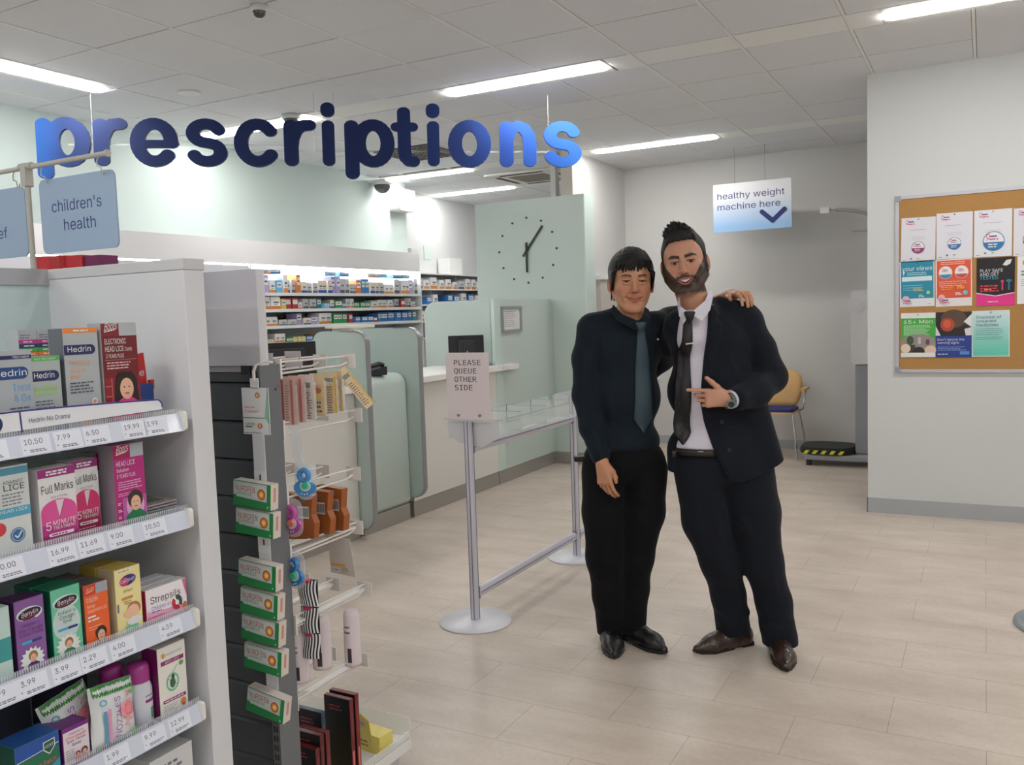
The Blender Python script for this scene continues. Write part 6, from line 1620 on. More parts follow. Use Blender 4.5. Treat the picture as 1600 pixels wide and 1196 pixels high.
class Vol:
    def __init__(self, ax, ay, az):
        self.ax, self.ay, self.az = ax, ay, az
        self.D = np.full((len(ax), len(ay), len(az)), 0.5, dtype=np.float32)
        self.M = None
    def sl(self, lo, hi):
        out = []
        for a, l, h in zip((self.ax, self.ay, self.az), lo, hi):
            i = max(0, np.searchsorted(a, l)-1); j = min(len(a), np.searchsorted(a, h)+1)
            out.append(slice(int(i), int(j)))
        return tuple(out)
    def pts(self, s):
        return (self.ax[s[0]][:, None, None], self.ay[s[1]][None, :, None], self.az[s[2]][None, None, :])
    def comb(self, s, d, k, op):
        A = self.D[s]
        if A.size == 0: return
        if op == 'sub': d = -d
        if k <= 0:
            R = np.minimum(A, d) if op == 'add' else np.maximum(A, d)
        elif op == 'add':
            h = np.clip(0.5+0.5*(A-d)/k, 0, 1); R = A+(d-A)*h-k*h*(1-h)
        else:
            h = np.clip(0.5-0.5*(A-d)/k, 0, 1); R = A+(d-A)*h+k*h*(1-h)
        self.D[s] = R
    def _tr(self, p):
        p = Vector(p)
        return self.M @ p if self.M is not None else p
    def cap(self, a, b, ra, rb=None, k=0.02, op='add', flat=None):
        """tapered limb; flat=(direction, factor) squeezes it along a direction"""
        rb = ra if rb is None else rb
        a = self._tr(a); b = self._tr(b); sc = self.M.to_scale()[0] if self.M is not None else 1.0
        ra *= sc; rb *= sc
        m = max(ra, rb)*(max(1.0, flat[1]) if flat else 1.0)+k+0.012
        lo = [min(a[i], b[i])-m for i in range(3)]; hi = [max(a[i], b[i])+m for i in range(3)]
        s = self.sl(lo, hi); X, Y, Z = self.pts(s)
        px, py, pz = X-a.x, Y-a.y, Z-a.z
        ab = b-a
        if flat:
            n = Vector(flat[0])
            if self.M is not None: n = (self.M.to_3x3() @ n)
            n.normalize(); g = 1.0/flat[1]-1.0
            dn = (px*n.x+py*n.y+pz*n.z)*g
            px, py, pz = px+n.x*dn, py+n.y*dn, pz+n.z*dn
            ab = ab+n*(ab.dot(n)*g)
        l2 = ab.length_squared+1e-12
        t = np.clip((px*ab.x+py*ab.y+pz*ab.z)/l2, 0, 1)
        d = np.sqrt((px-t*ab.x)**2+(py-t*ab.y)**2+(pz-t*ab.z)**2)-(ra+(rb-ra)*t)
        if flat and flat[1] < 1: d = d*flat[1]**0.5
        self.comb(s, d.astype(np.float32), k, op)
        return self
    def chain(self, pts, radii, k=0.02, op='add', flat=None):
        for i in range(len(pts)-1): self.cap(pts[i], pts[i+1], radii[i], radii[i+1], k, op, flat)
        return self
    def ell(self, c, r, k=0.02, op='add', rot=None):
        c = Vector(c); R3 = Matrix.Identity(3)
        if rot is not None:
            from mathutils import Euler
            R3 = Euler(rot).to_matrix()
        sc = 1.0
        if self.M is not None:
            c = self.M @ c; sc = self.M.to_scale()[0]; R3 = self.M.to_3x3().normalized() @ R3
        r = [q*sc for q in r]
        m = max(r)+k+0.012
        s = self.sl([c[i]-m for i in range(3)], [c[i]+m for i in range(3)])
        X, Y, Z = self.pts(s); px, py, pz = X-c.x, Y-c.y, Z-c.z
        T = R3.transposed()
        q = [(px*T[i][0]+py*T[i][1]+pz*T[i][2])/r[i] for i in range(3)]
        k0 = np.sqrt(q[0]**2+q[1]**2+q[2]**2)+1e-9
        k1 = np.sqrt((q[0]/r[0])**2+(q[1]/r[1])**2+(q[2]/r[2])**2)+1e-9
        d = k0*(k0-1)/k1
        self.comb(s, d.astype(np.float32), k, op)
        return self
    def ridge(self, a, b, width=0.014, amp=0.006):
        """soft cloth fold along a line near the surface"""
        a = Vector(a); b = Vector(b); m = width*2.6
        s = self.sl([min(a[i], b[i])-m for i in range(3)], [max(a[i], b[i])+m for i in range(3)]); X, Y, Z = self.pts(s)
        ab = b-a; px, py, pz = X-a.x, Y-a.y, Z-a.z
        t = np.clip((px*ab.x+py*ab.y+pz*ab.z)/(ab.length_squared+1e-12), 0, 1)
        d2 = (px-t*ab.x)**2+(py-t*ab.y)**2*0.35+(pz-t*ab.z)**2
        self.D[s] = self.D[s]-(amp*np.exp(-d2/width**2)*np.sin(PI*np.clip(t, 0.08, 0.92))).astype(np.float32)
        return self
    def func(self, lo, hi, fn):
        """D = fn(D, X, Y, Z) inside a box"""
        s = self.sl(lo, hi); X, Y, Z = self.pts(s)
        self.D[s] = fn(self.D[s], X, Y, Z).astype(np.float32)
        return self

def poly_sdf(P, X, Z):
    """signed distance to a polygon in the x-z plane, negative inside"""
    X, Z = np.broadcast_arrays(X, Z)
    d = np.full(X.shape, 1e9); s = np.ones(X.shape)
    n = len(P)
    for i in range(n):
        ax, az = P[i]; bx, bz = P[i-1]
        ex, ez = bx-ax, bz-az; wx, wz = X-ax, Z-az
        t = np.clip((wx*ex+wz*ez)/(ex*ex+ez*ez+1e-12), 0, 1)
        d = np.minimum(d, (wx-ex*t)**2+(wz-ez*t)**2)
        c1 = Z >= az; c2 = Z < bz; c3 = ex*wz > ez*wx
        flip = (c1 & c2 & c3) | (~c1 & ~c2 & ~c3)
        s = np.where(flip, -s, s)
    return s*np.sqrt(d)

def surface(vol, iters=0):
    """naive surface nets on the (uneven) grid"""
    D = vol.D; ax = [vol.ax, vol.ay, vol.az]
    S = D < 0
    n = [k-1 for k in D.shape]
    cnt = np.zeros(n, dtype=np.uint8)
    for i in (0, 1):
        for j in (0, 1):
            for k in (0, 1):
                cnt += S[i:i+n[0], j:j+n[1], k:k+n[2]]
    act = (cnt > 0) & (cnt < 8)
    I = np.argwhere(act)
    idx = np.full(n, -1, dtype=np.int32); idx[act] = np.arange(len(I), dtype=np.int32)
    acc = np.zeros((len(I), 3)); num = np.zeros(len(I))
    i, j, k = I[:, 0], I[:, 1], I[:, 2]
    cs = [(0,0,0),(1,0,0),(0,1,0),(1,1,0),(0,0,1),(1,0,1),(0,1,1),(1,1,1)]
    val = [D[i+a, j+b_, k+c] for a, b_, c in cs]
    pos = [np.stack((ax[0][i+a], ax[1][j+b_], ax[2][k+c]), 1) for a, b_, c in cs]
    for e0, e1 in ((0,1),(2,3),(4,5),(6,7),(0,2),(1,3),(4,6),(5,7),(0,4),(1,5),(2,6),(3,7)):
        a, b_ = val[e0], val[e1]; m = (a < 0) != (b_ < 0)
        t = np.where(m, a/np.where(m, a-b_, 1), 0)
        p = pos[e0]+(pos[e1]-pos[e0])*t[:, None]
        acc += np.where(m[:, None], p, 0); num += m
    V = acc/num[:, None]
    F = []
    for axis in range(3):
        sh = [slice(None)]*3; s0 = list(sh); s1 = list(sh)
        s0[axis] = slice(0, -1); s1[axis] = slice(1, None)
        A, B = S[tuple(s0)], S[tuple(s1)]
        E_ = np.argwhere(A != B)
        inside = A[E_[:, 0], E_[:, 1], E_[:, 2]]
        u, v = (axis+1) % 3, (axis+2) % 3
        ok = (E_[:, u] > 0) & (E_[:, v] > 0) & (E_[:, u] < n[u]) & (E_[:, v] < n[v])
        E_ = E_[ok]; inside = inside[ok]
        def cell(du, dv):
            q = E_.copy(); q[:, u] += du; q[:, v] += dv
            return idx[q[:, 0], q[:, 1], q[:, 2]]
        Q = np.stack((cell(-1, -1), cell(0, -1), cell(0, 0), cell(-1, 0)), 1)
        Q[~inside] = Q[~inside][:, ::-1]
        F.append(Q)
    F = np.concatenate(F); F = F[(F >= 0).all(1)]
    return V, F

def sdf_object(name, vol, material, parent, smooth_it=2, color=None, keep=None):
    V, F = surface(vol)
    # light smoothing
    if smooth_it:
        E_ = np.concatenate([F[:, [0, 1]], F[:, [1, 2]], F[:, [2, 3]], F[:, [3, 0]]])
        for it in range(smooth_it):
            S_ = np.zeros_like(V); N_ = np.zeros(len(V))
            for a in range(3):
                S_[:, a] = np.bincount(E_[:, 0], V[E_[:, 1], a], len(V))+np.bincount(E_[:, 1], V[E_[:, 0], a], len(V))
            N_ = np.bincount(E_[:, 0], minlength=len(V))+np.bincount(E_[:, 1], minlength=len(V))
            V = V*0.5+0.5*S_/np.maximum(N_, 1)[:, None]
    me = bpy.data.meshes.new(name)
    me.vertices.add(len(V)); me.vertices.foreach_set('co', V.astype(np.float32).ravel())
    me.loops.add(F.size); me.loops.foreach_set('vertex_index', F.astype(np.int32).ravel())
    me.polygons.add(len(F)); me.polygons.foreach_set('loop_start', np.arange(0, F.size, 4, dtype=np.int32))
    me.polygons.foreach_set('loop_total', np.full(len(F), 4, dtype=np.int32))
    me.polygons.foreach_set('use_smooth', np.ones(len(F), dtype=bool))
    me.update(calc_edges=True); me.validate()
    me.materials.append(material)
    if color is not None:
        c = color(V)
        at = me.color_attributes.new('tint', 'FLOAT_COLOR', 'POINT')
        rgba = np.ones((len(V), 4), dtype=np.float32); rgba[:, :3] = c
        at.data.foreach_set('color', rgba.ravel())
    o = bpy.data.objects.new(name, me); COL.objects.link(o)
    if parent is not None: o.parent = parent
    return o

def tint_mat(name, rough=0.5, sss=0.0, bump=None):
    m = bpy.data.materials.new(name); m.use_nodes = True; nt = m.node_tree; b = nt.nodes['Principled BSDF']
    a = nt.nodes.new('ShaderNodeAttribute'); a.attribute_name = 'tint'
    nt.links.new(a.outputs['Color'], b.inputs['Base Color']); b.inputs['Roughness'].default_value = rough
    if sss:
        b.inputs['Subsurface Weight'].default_value = sss; b.inputs['Subsurface Radius'].default_value = (0.01, 0.004, 0.002); b.inputs['Subsurface Scale'].default_value = 0.6
    if bump:
        tc = nt.nodes.new('ShaderNodeTexCoord'); n = nt.nodes.new('ShaderNodeTexNoise'); n.inputs['Scale'].default_value = bump[0]
        bp = nt.nodes.new('ShaderNodeBump'); bp.inputs['Strength'].default_value = bump[1]; bp.inputs['Distance'].default_value = 0.004
        nt.links.new(tc.outputs['Object'], n.inputs['Vector']); nt.links.new(n.outputs['Fac'], bp.inputs['Height']); nt.links.new(bp.outputs['Normal'], b.inputs['Normal'])
    return m
SKINM = tint_mat('skin', 0.48, 0.12, (220, 0.08))
def L3(c): return np.array(lin(c)[:3])
def fabric(c, name, rough=0.85, weave=900, st=0.25, nz=0.12, sheen=0.25):
    m = mat(c, rough, bump=(38.0, 0.25), noise=(weave, nz), name=name, spec=0.2)
    m.node_tree.nodes['Principled BSDF'].inputs['Sheen Weight'].default_value = sheen
    return m
def hash_noise(V, f, seed=0):
    """smooth pseudo noise from a few sine waves"""
    x, y, z = V[:, 0]*f, V[:, 1]*f, V[:, 2]*f
    return (np.sin(x*1.7+y*2.3+seed)+np.sin(y*1.9-z*2.1+seed*1.3)+np.sin(z*1.6+x*2.7+seed*2.1)+np.sin(x*3.9-z*3.3+y*1.1))/4

# ---------------------------------------------------------------- head
def build_head(vol, M, P):
    """grow a head in its own frame: x to the picture's right, -y forward, z up, origin between the eyes"""
    vol.M = M
    jw = P.get('jaw', 1.0); fw_ = P.get('face', 1.0); es = P.get('es', 0.0300)
    vol.ell((0, 0.014, 0.034), (0.0735, 0.094, 0.083), 0.02)                 # cranium
    vol.ell((0, -0.030, 0.030), (0.060, 0.055, 0.050), 0.03)                # forehead
    vol.ell((0, -0.018, -0.022), (0.0665*fw_, 0.064, 0.064), 0.03)               # mid face
    vol.ell((0, -0.030, -0.066), (0.050*jw, 0.050, 0.042), 0.03)            # muzzle and jaw
    for s in (-1, 1):
        vol.cap((s*0.060*jw, 0.010, -0.050), (s*0.022*jw, -0.066, -0.100), 0.017, 0.016, 0.028)   # jaw line
        vol.ell((s*0.043*fw_, -0.058, -0.026), (0.020, 0.018, 0.018), 0.022)     # cheek bone
        vol.ell((s*0.030, -0.068, -0.050), (0.016, 0.012, 0.018), 0.02)     # smile cheek
    vol.ell((0, -0.078, -0.103), (0.020, 0.013, 0.014), 0.022)              # chin
    vol.cap((-0.030, -0.080, 0.021), (0.030, -0.080, 0.021), 0.0085, None, 0.018)   # brow
    for s in (-1, 1): vol.ell((s*P.get('es', 0.0300), -0.094, 0.001), (0.0175, 0.013, 0.0125), 0.012, 'sub')   # sockets
    # eyelids with an almond slit
    op = P['eye_open']
    for s in (-1, 1):
        vol.ell((s*P.get('es', 0.0300), -0.0715, 0.0), (0.0155, 0.0150, 0.0125), 0.004)
        vol.ell((s*P.get('es', 0.0300), -0.0865, 0.0-0.0005), (0.0125, 0.0085, op), 0.002, 'sub')
        vol.cap((s*0.020, -0.086, 0.0055+op*0.3), (s*0.043, -0.082, 0.0055+op*0.2), 0.0025, None, 0.005)
        if P.get('bags'): vol.cap((s*0.022, -0.0845, -0.0095), (s*0.041, -0.081, -0.0085), 0.0025, None, 0.006)
    # nose
    nw = P.get('nose', 1.0)
    vol.cap((0, -0.082, 0.010), (0, -0.104, -0.030), 0.0065, 0.0088*nw, 0.012)
    vol.ell((0, -0.1065, -0.0335), (0.0095*nw, 0.0095, 0.0085), 0.008)
    for s in (-1, 1):
        vol.ell((s*0.0125*nw, -0.0935, -0.0365), (0.0072, 0.0090, 0.0066), 0.006)
        vol.ell((s*0.0062, -0.1000, -0.0435), (0.0036, 0.0045, 0.0024), 0.002, 'sub')
        # nasolabial crease
        vol.cap((s*0.022, -0.088, -0.040), (s*0.033, -0.078, -0.062), 0.0024, None, 0.008, 'sub')
    mz = -0.0665; mw = P['mouth_w']
    if P['smile'] == 'closed':
        N = 8
        up = [(x*mw, -0.0915+0.020*abs(x)**2, mz+0.0025+0.008*abs(x)**1.7) for x in [-1+2*i/N for i in range(N+1)]]
        lo = [(x*mw*0.9, -0.0895+0.020*abs(x)**2, mz-0.0055+0.010*abs(x)**1.7) for x in [-1+2*i/N for i in range(N+1)]]
        ra = [0.0014+0.0032*(1-abs(-1+2*i/N)**1.5) for i in range(N+1)]
        for i in range(N):
            vol.cap(up[i], up[i+1], ra[i], ra[i+1], 0.004); vol.cap(lo[i], lo[i+1], ra[i]*1.25, ra[i+1]*1.25, 0.004)
        mid = [(x*mw*1.05, -0.0955+0.020*abs(x)**2, mz-0.001+0.0095*abs(x)**1.7) for x in [-1+2*i/N for i in range(N+1)]]
        for i in range(N): vol.cap(mid[i], mid[i+1], 0.0011, 0.0011, 0.0025, 'sub')
    else:
        N = 10; xs_ = [-1+2*i/N for i in range(N+1)]
        # cavity: thicker in the middle, its ends pulled up
        for i in range(N):
            x0, x1 = xs_[i], xs_[i+1]
            f0, f1 = 1-abs(x0)**2, 1-abs(x1)**2
            vol.cap((x0*mw, -0.090+0.018*x0*x0, mz+0.010*abs(x0)**1.6-0.002), (x1*mw, -0.090+0.018*x1*x1, mz+0.010*abs(x1)**1.6-0.002), 0.0012+0.0062*f0, 0.0012+0.0062*f1, 0.002, 'sub', ((0, 1, 0), 1.8))
        for i in range(N):
            x0, x1 = xs_[i], xs_[i+1]; f0, f1 = 1-abs(x0)**2, 1-abs(x1)**2
            vol.cap((x0*mw, -0.0905+0.020*x0*x0, mz+0.0072*f0+0.010*abs(x0)**1.6-0.001), (x1*mw, -0.0905+0.020*x1*x1, mz+0.0072*f1+0.010*abs(x1)**1.6-0.001), 0.0014+0.0008*f0, 0.0014+0.0008*f1, 0.003)
            vol.cap((x0*mw, -0.0895+0.020*x0*x0, mz-0.0100*f0+0.010*abs(x0)**1.6-0.002), (x1*mw, -0.0895+0.020*x1*x1, mz-0.0100*f1+0.010*abs(x1)**1.6-0.002), 0.0016+0.0016*f0, 0.0016+0.0016*f1, 0.003)
    # ears
    for s in (-1, 1):
        e = P.get('ear', 0.0)
        vol.ell((s*(0.079+e), 0.010, -0.008), (0.0075, 0.018, 0.031), 0.006, rot=(0.15, 0, -s*0.35))
        vol.ell((s*(0.0845+e), 0.003, -0.002), (0.0040, 0.0100, 0.0175), 0.003, 'sub', rot=(0.15, 0, -s*0.35))
        vol.ell((s*(0.076+e), 0.000, -0.036), (0.0065, 0.008, 0.009), 0.005)
    vol.M = None

def face_color(V, M, P):
    """tint per vertex: skin with lips, brows, lash lines and beard as the person has them"""
    Mi = np.array(M.inverted())
    q = V @ Mi[:3, :3].T + Mi[:3, 3]
    x, y, z = q[:, 0], q[:, 1], q[:, 2]
    skin = L3(P['skin']); red = L3(P['skin_red'])
    C_ = np.tile(skin, (len(V), 1))
    n = hash_noise(q, 60, 1)
    def blend(c, w):
        nonlocal C_
        w = np.clip(w, 0, 1)[:, None]; C_ = C_*(1-w)+np.asarray(c)[None]*w
    def sstep(a, b_, v): 
        t = np.clip((v-a)/(b_-a), 0, 1); return t*t*(3-2*t)
    ax_ = np.abs(x); head = (z > -0.14) & (z < 0.2) & (ax_ < 0.12) & (np.abs(y) < 0.14)
    front = head & (y < -0.02)
    # rosier cheeks, nose and ears
    blend(red, 0.45*np.exp(-((ax_-0.040)/0.018)**2-((z+0.032)/0.018)**2)*front)
    blend(red, 0.5*np.exp(-(x/0.013)**2-((z+0.036)/0.012)**2)*front)
    blend(red, 0.6*sstep(0.073, 0.079, ax_)*head)
    mw = P['mouth_w']; mz = -0.0665
    t = np.clip(ax_/mw, 0, 1.3)
    if P['smile'] == 'closed':
        zc = mz-0.0015+0.0095*t**1.7; hh = 0.0075*(1-np.clip(t, 0, 1)**2.2)+0.0008
        blend(L3(P['lips']), 0.85*(1-sstep(0.8, 1.15, np.abs(z-zc)/hh))*front*(t < 1.02))
        blend(L3((96, 40, 34)), 0.9*(1-sstep(0.0006, 0.0016, np.abs(z-zc)))*front*(t < 1.12))
    else:
        zc = mz-0.002+0.010*t**1.6; hh = 0.0118*(1-np.clip(t, 0, 1)**2)+0.0020
        if P.get('beard'): pass
    if P.get('beard'):
        B = L3(P['beard'])
        edge = 0.0018*n
        tt = np.clip((ax_-0.028)/0.040, 0, 1); zbd = -0.054+0.056*tt**1.5+edge
        jaw = sstep(0.004, -0.005, z-zbd)*sstep(mw*1.0, mw*1.3, ax_)
        low = sstep(-0.0735, -0.0815, z+edge-0.014*np.clip(t, 0, 1.3)**2)*(y < 0.04)
        mou = np.exp(-(np.maximum(0, np.abs(z-(mz+0.0165-0.004*t))-0.0030)/0.0022)**2)*sstep(mw*1.25, mw*1.0, ax_)*sstep(mz-0.008, mz+0.002, z)*sstep(-0.042, -0.0465, z)
        side = np.exp(-(np.maximum(0, np.abs(ax_-mw*1.16)-0.0045)/0.004)**2)*sstep(-0.050, -0.057, z)*sstep(-0.094, -0.084, z)
        soul = (ax_ < 0.006)*(z < -0.083)*(z > -0.092)
        br = np.maximum.reduce([jaw*(z > -0.16), low, mou*0.85, side*0.9, soul*0.9])*(y < 0.030)*head*(1-sstep(0.0765, 0.0785, ax_)*(z > -0.055))
        neckcut = sstep(0.0, 0.02, -(z+0.118)-(y+0.05)*0.0)
        br = br*(1-sstep(-0.104, -0.122, z+0.003*n))
        blend(B, np.clip(br*1.15, 0, 1)*(0.92+0.06*n))
        blend(B, 0.9*sstep(0.062, 0.067, ax_)*(y < 0.012)*(y > -0.035)*sstep(-0.09, -0.08, z)*(z < 0.03)*head*(y < 0.004))
    if P['smile'] != 'closed':
        blend(L3(P['lips']), 0.9*(1-sstep(0.85, 1.1, np.abs(z-zc+0.001)/hh))*front*(t < 1.0))
        blend(L3((60, 22, 20)), 1.0*(y > -0.0835+0.018*t*t)*(np.abs(z-zc) < hh*0.6)*front*(t < 0.95))
    # brows
    bz = P['brow_z']; bh = P['brow_h']
    zb = bz+P.get('brow_arch', 0.004)*np.sin(np.clip((ax_-0.012)/0.036, 0, 1)*PI*0.8)-0.002*np.clip((ax_-0.04)/0.01, 0, 1)
    wb = bh*(1-0.55*sstep(0.034, 0.050, ax_))
    blend(L3(P['hair']), P.get('brow_a', 0.92)*(1-sstep(0.6, 1.15, np.abs(z-zb+0.0004*n)/wb))*(ax_ > P.get('brow_in', 0.012))*(ax_ < 0.050)*front)
    # lashes and lid crease
    op = P['eye_open']
    ex = (ax_-P.get('es', 0.0300))/0.0145
    zl = op*np.sqrt(np.clip(1-ex**2, 0, 1))
    blend(L3((34, 22, 18)), 0.95*np.exp(-(np.maximum(0, np.abs(z-zl-0.0008)-0.0007)/0.0008)**2)*(np.abs(ex) < 1.08)*front)
    blend(L3((70, 40, 30)), 0.6*np.exp(-((z+zl+0.0006)/0.0008)**2)*(np.abs(ex) < 0.95)*front)
    blend(skin*0.62, 0.5*np.exp(-((z-0.0085-0.6*zl)/0.0012)**2)*(np.abs(ex) < 1.0)*front)
    # nostrils
    blend(L3((60, 28, 22)), 0.8*np.exp(-(((ax_-0.0062)/0.0034)**2+((z+0.0432)/0.0018)**2))*front)
    # scalp under the hair
    return C_

def eyes(parent, M, P, iris=(50, 30, 20)):
    for s in (-1, 1):
        b = MB()
        b.T = M @ Matrix.Translation((s*P.get('es', 0.0300), -0.0700, 0.0))
        r = 0.0138
        pr_ = [(r*math.sin(a), -r*math.cos(a)) for a in [PI*i/14 for i in range(15)]]
        def ring_(a0, a1, m, n=4, R=r):
            vs = []; seg = 20
            for i in range(n+1):
                a = a0+(a1-a0)*i/n
                for j in range(seg):
                    t = 2*PI*j/seg
                    vs.append((R*math.sin(a)*math.cos(t), -R*math.cos(a), R*math.sin(a)*math.sin(t)))
            b.add(vs, [(i*seg+j, i*seg+(j+1) % seg, (i+1)*seg+(j+1) % seg, (i+1)*seg+j) for i in range(n) for j in range(seg)], m, True, flip=True)
        ring_(0.0, 0.24, mat((8, 6, 6), 0.25)); ring_(0.24, 0.52, mat(iris, 0.4)); ring_(0.52, PI*0.6, mat((196, 184, 178), 0.3, coat=0.5), 6)
        b.T = Matrix.Identity(4)
        b.build('eye', parent)

def hand(vol, W, fwd, up, palm_n, L, curls, spread=0.0, thumb=None, mirror=1):
    """hand grown from the wrist: fwd along the fingers, up towards the thumb side, palm_n out of the palm.
    L = hand length; curls: bend in radians for each finger (index first); returns nothing"""
    f = Vector(fwd).normalized(); n = Vector(palm_n); n = (n-f*n.dot(f)).normalized(); u = Vector(up); u = (u-f*u.dot(f)-n*u.dot(n)).normalized()
    W = Vector(W); k = L/0.185
    def p(a, b_, c): return W+f*a*k+u*b_*k+n*c*k
    vol.cap(p(-0.02, 0, 0), p(0.03, 0.0, 0.0), 0.026*k, 0.030*k, 0.015, flat=(n, 0.72))
    for b_ in (-0.026, -0.009, 0.009, 0.026):
        vol.cap(p(0.015, b_*0.7, 0.0), p(0.086, b_*1.05, -0.002), 0.0135*k, 0.0125*k, 0.010)
    vol.ell(p(0.035, 0.022, 0.010), (0.020*k, 0.016*k, 0.016*k), 0.014)
    base = [(0.090, 0.030), (0.095, 0.010), (0.090, -0.010), (0.080, -0.029)]
    lens = [(0.040, 0.025, 0.020), (0.044, 0.028, 0.021), (0.041, 0.026, 0.020), (0.032, 0.020, 0.018)]
    rad = [0.0092, 0.0094, 0.0088, 0.0078]
    for i in range(4):
        a, b_ = base[i]; q = p(a-0.006, b_, -0.001); ang = curls[i]*0.55; sp = spread*(1.5-i)
        d = f*math.cos(ang)+n*math.sin(ang)+u*sp; d.normalize(); r = rad[i]*k
        for j, l in enumerate(lens[i]):
            e = q+d*l*k
            vol.cap(q, e, r, r*0.92, 0.0035)
            q = e; r *= 0.92
            ang += curls[i]*(0.95 if j == 0 else 0.6)
            d = f*math.cos(ang)+n*math.sin(ang)+u*sp*0.6; d.normalize()
    if thumb:
        q = p(0.018, 0.022, 0.012); r = 0.0135*k
        for (a, b_, c), r2 in zip(thumb, (0.0118, 0.0105, 0.0085)):
            e = p(a, b_, c); vol.cap(q, e, r, r2*k, 0.006); q = e; r = r2*k
def head_matrix(c, yaw, pitch, roll, s):
    return Matrix.Translation(c) @ Matrix.Rotation(yaw, 4, 'Z') @ Matrix.Rotation(pitch, 4, 'X') @ Matrix.Rotation(roll, 4, 'Y') @ Matrix.Scale(s, 4)

class Figure:
    def __init__(self, px, py, D, label, rootpx=None):
        self.D = D
        g = unproj(px, py, D)
        self.root = Vector((g.x, g.y, 0))
        self.t = empty('person', self.root, YAW); tag(self.t, label, 'person')
    def __call__(self, px, py, dy=0.0):
        w = unproj(px, py, self.D+dy) - self.root
        return Vector((w.x*EX.x+w.y*EX.y, w.x*EY.x+w.y*EY.y, w.z))

def front_y(vol, x, z, y0=-0.35):
    """depth of the front skin of a solid at (x, z)"""
    i = np.clip(np.searchsorted(vol.ax, x)-1, 0, len(vol.ax)-2); k = np.clip(np.searchsorted(vol.az, z)-1, 0, len(vol.az)-2)
    tx = np.clip((x-vol.ax[i])/(vol.ax[i+1]-vol.ax[i]), 0, 1); tz = np.clip((z-vol.az[k])/(vol.az[k+1]-vol.az[k]), 0, 1)
    col = (vol.D[i, :, k]*(1-tx)*(1-tz)+vol.D[i+1, :, k]*tx*(1-tz)+vol.D[i, :, k+1]*(1-tx)*tz+vol.D[i+1, :, k+1]*tx*tz)
    n = np.where(col < 0)[0]
    if len(n) == 0: return None
    j = n[0]
    if j == 0: return float(vol.ay[0])
    a, b_ = col[j-1], col[j]
    return float(vol.ay[j-1]+(vol.ay[j]-vol.ay[j-1])*a/(a-b_))

def ribbon(name, vol, rows, m, parent, off=0.005, bulge=0.004, thick=0.003, cols=6, last=None):
    """strip of cloth lying on the front of a solid: rows of (x, z, half width)"""
    b = MB(); vs = []; ly = last
    dense = []
    for r0, r1 in zip(rows[:-1], rows[1:]):
        n_ = max(1, int(abs(r1[1]-r0[1])/0.012))
        dense += [tuple(r0[i]+(r1[i]-r0[i])*k/n_ for i in range(3)) for k in range(n_)]
    rows = dense+[rows[-1]]
    for (x, z, hw) in rows:
        row = []
        yc = [front_y(vol, x+hw*(-1+2*c/cols), z) for c in range(cols+1)]
        yc = [v for v in yc if v is not None]
        base = min(yc) if yc else ly
        ly = base if ly is None else base
        for c in range(cols+1):
            u = -1+2*c/cols; yy = front_y(vol, x+hw*u, z)
            yy = base if yy is None else 0.5*yy+0.5*base
            vs.append((x+hw*u, yy-off-bulge*(1-u*u), z))
    n = cols+1
    b.add(vs, [(r*n+c, (r+1)*n+c, (r+1)*n+c+1, r*n+c+1) for r in range(len(rows)-1) for c in range(cols)], m, True)
    o = b.build(name, parent)
    s = o.modifiers.new('thick', 'SOLIDIFY'); s.thickness = thick; s.offset = -1
    return o

